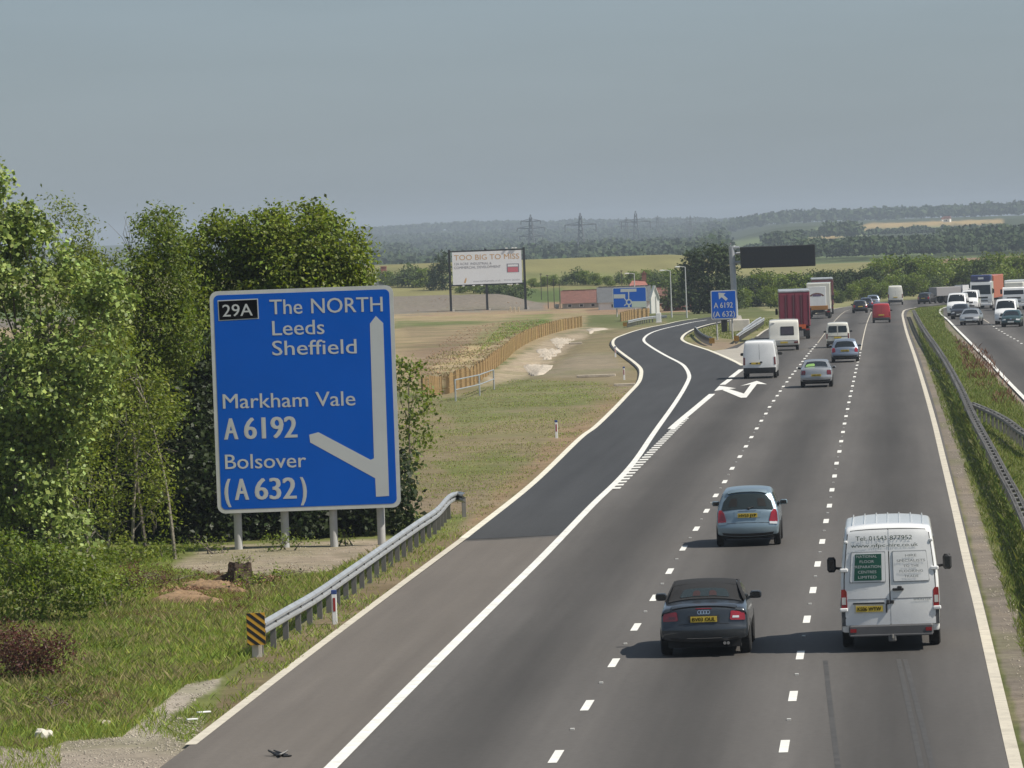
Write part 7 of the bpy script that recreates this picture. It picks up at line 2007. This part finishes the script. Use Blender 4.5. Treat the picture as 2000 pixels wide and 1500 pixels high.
o, b = car('panel_van', 'tall cream white van far ahead in the outside lane at the bend', (1749.5, 596), H0, T_VAN, 5.6, 1.95, 2.5, P_WARM, 'van', detail=False, cat='van', r=.33, wb=3.2, rear_glass=False)
car('hatchback_car', 'black car with red tail lamp disappearing behind the reservation grass', (1803, 594), .35, T_HATCH, 4.0, 1.7, 1.46, P_BLK, 'hatch', detail=False, lamp=M_LAMPR)
r, yr, fl_, hb = lorry('flatbed_lorry', 'low grey lorry seen side on behind the reservation at the bend', (1822, 592.5), 1.15, 2.1, 2.05, 3.6, mat('grey_tarpaulin', (.30, .29, .29), .8), cab_h=2.2, floor=.9)
# ---------------------------------------------------------------- southbound traffic
HS = math.pi + .16
o, b = car('panel_van', 'white van leading the left hand lane of the southbound traffic', (1868, 617.5), HS, T_VAN, 5.2, 1.93, 2.3, P_WHITE, 'van', end='f', cat='van', r=.33, wb=3.1, detail=False)
o, b = car('panel_van', 'white van tucked behind the leading southbound white van', (1893.5, 607), HS, T_VAN, 5.0, 1.9, 2.25, P_WHITE, 'van', end='f', cat='van', r=.33, wb=3.1, detail=False)
car('hatchback_car', 'black car between the leading white van and the silver estate', (1873.5, 623.5), HS, T_HATCH, 4.0, 1.68, 1.45, P_BLK, 'hatch', end='f', detail=False)
car('saloon_car', 'silver grey car at the front of the southbound traffic', (1893, 635.5), HS + .03, T_SAL, 4.4, 1.74, 1.44, P_SILV, 'saloon', end='f', detail=False)
r, yr, fl_, hb = lorry('artic_lorry', 'white fronted articulated lorry with navy roof deflector and orange trailer', (1917, 603.5), HS + .03, 2.48, 3.9, 11.0, P_ORG, end='f', cab_h=3.15, floor=1.2, box_h=3.75)
MB().box((0, 11.0 / 2 + 1.45, 3.52), (2.3, 1.6, .72), bev=.12).build('roof_deflector', P_NAVY, r)
MB().box((0, 11.0 / 2 + 2.262, 3.50), (.62, .03, .22)).build('name_panel', P_WHITE, r)
r, yr, fl_, hb = lorry('box_lorry', 'white box lorry at the right edge of the southbound carriageway', (1981, 605.5), HS + .02, 2.4, 3.35, 6.0, P_WHITE, end='f', cab_h=2.5, floor=1.0, box_h=3.2)
MB().box((0, 6.0 / 2 + 1.4, 2.78), (2.1, 1.2, .5), bev=.1).build('roof_deflector', P_WARM, r)
car('panel_van', 'white van partly hidden behind the dark green car', (1964, 634), HS, T_VAN, 4.8, 1.9, 2.2, P_WHITE, 'van', end='f', cat='van', r=.33, wb=3.0, detail=False)
o, b = car('hatchback_car', 'dark green hatchback nearest on the southbound carriageway', (1974.5, 639), HS, T_HATCH, 3.8, 1.66, 1.42, P_GREEN, 'hatch', end='f', detail=False)
b.front('badge', [(.445, -.09, .09), (.50, -.09, .09)], M_CHROME, o, .02, 2, 1)
# ================================================================== THE AIR
hz = MB().box((0, 0, 4.0), (30600, 30600, 84.0))
hz_m = bpy.data.materials.new('hazy_air'); hz_m.use_nodes = True
for n in list(hz_m.node_tree.nodes):
    if n.type == 'BSDF_PRINCIPLED': hz_m.node_tree.nodes.remove(n)
hv = hz_m.node_tree.nodes.new('ShaderNodeVolumePrincipled')
hv.inputs['Color'].default_value = (.62, .71, .81, 1)
hv.inputs['Density'].default_value = HAZE
hv.inputs['Anisotropy'].default_value = 0.0
hz_m.node_tree.links.new(hv.outputs[0], [n for n in hz_m.node_tree.nodes if n.type == 'OUTPUT_MATERIAL'][0].inputs['Volume'])
hzo = hz.build('haze', hz_m); hzo['kind'] = 'stuff'
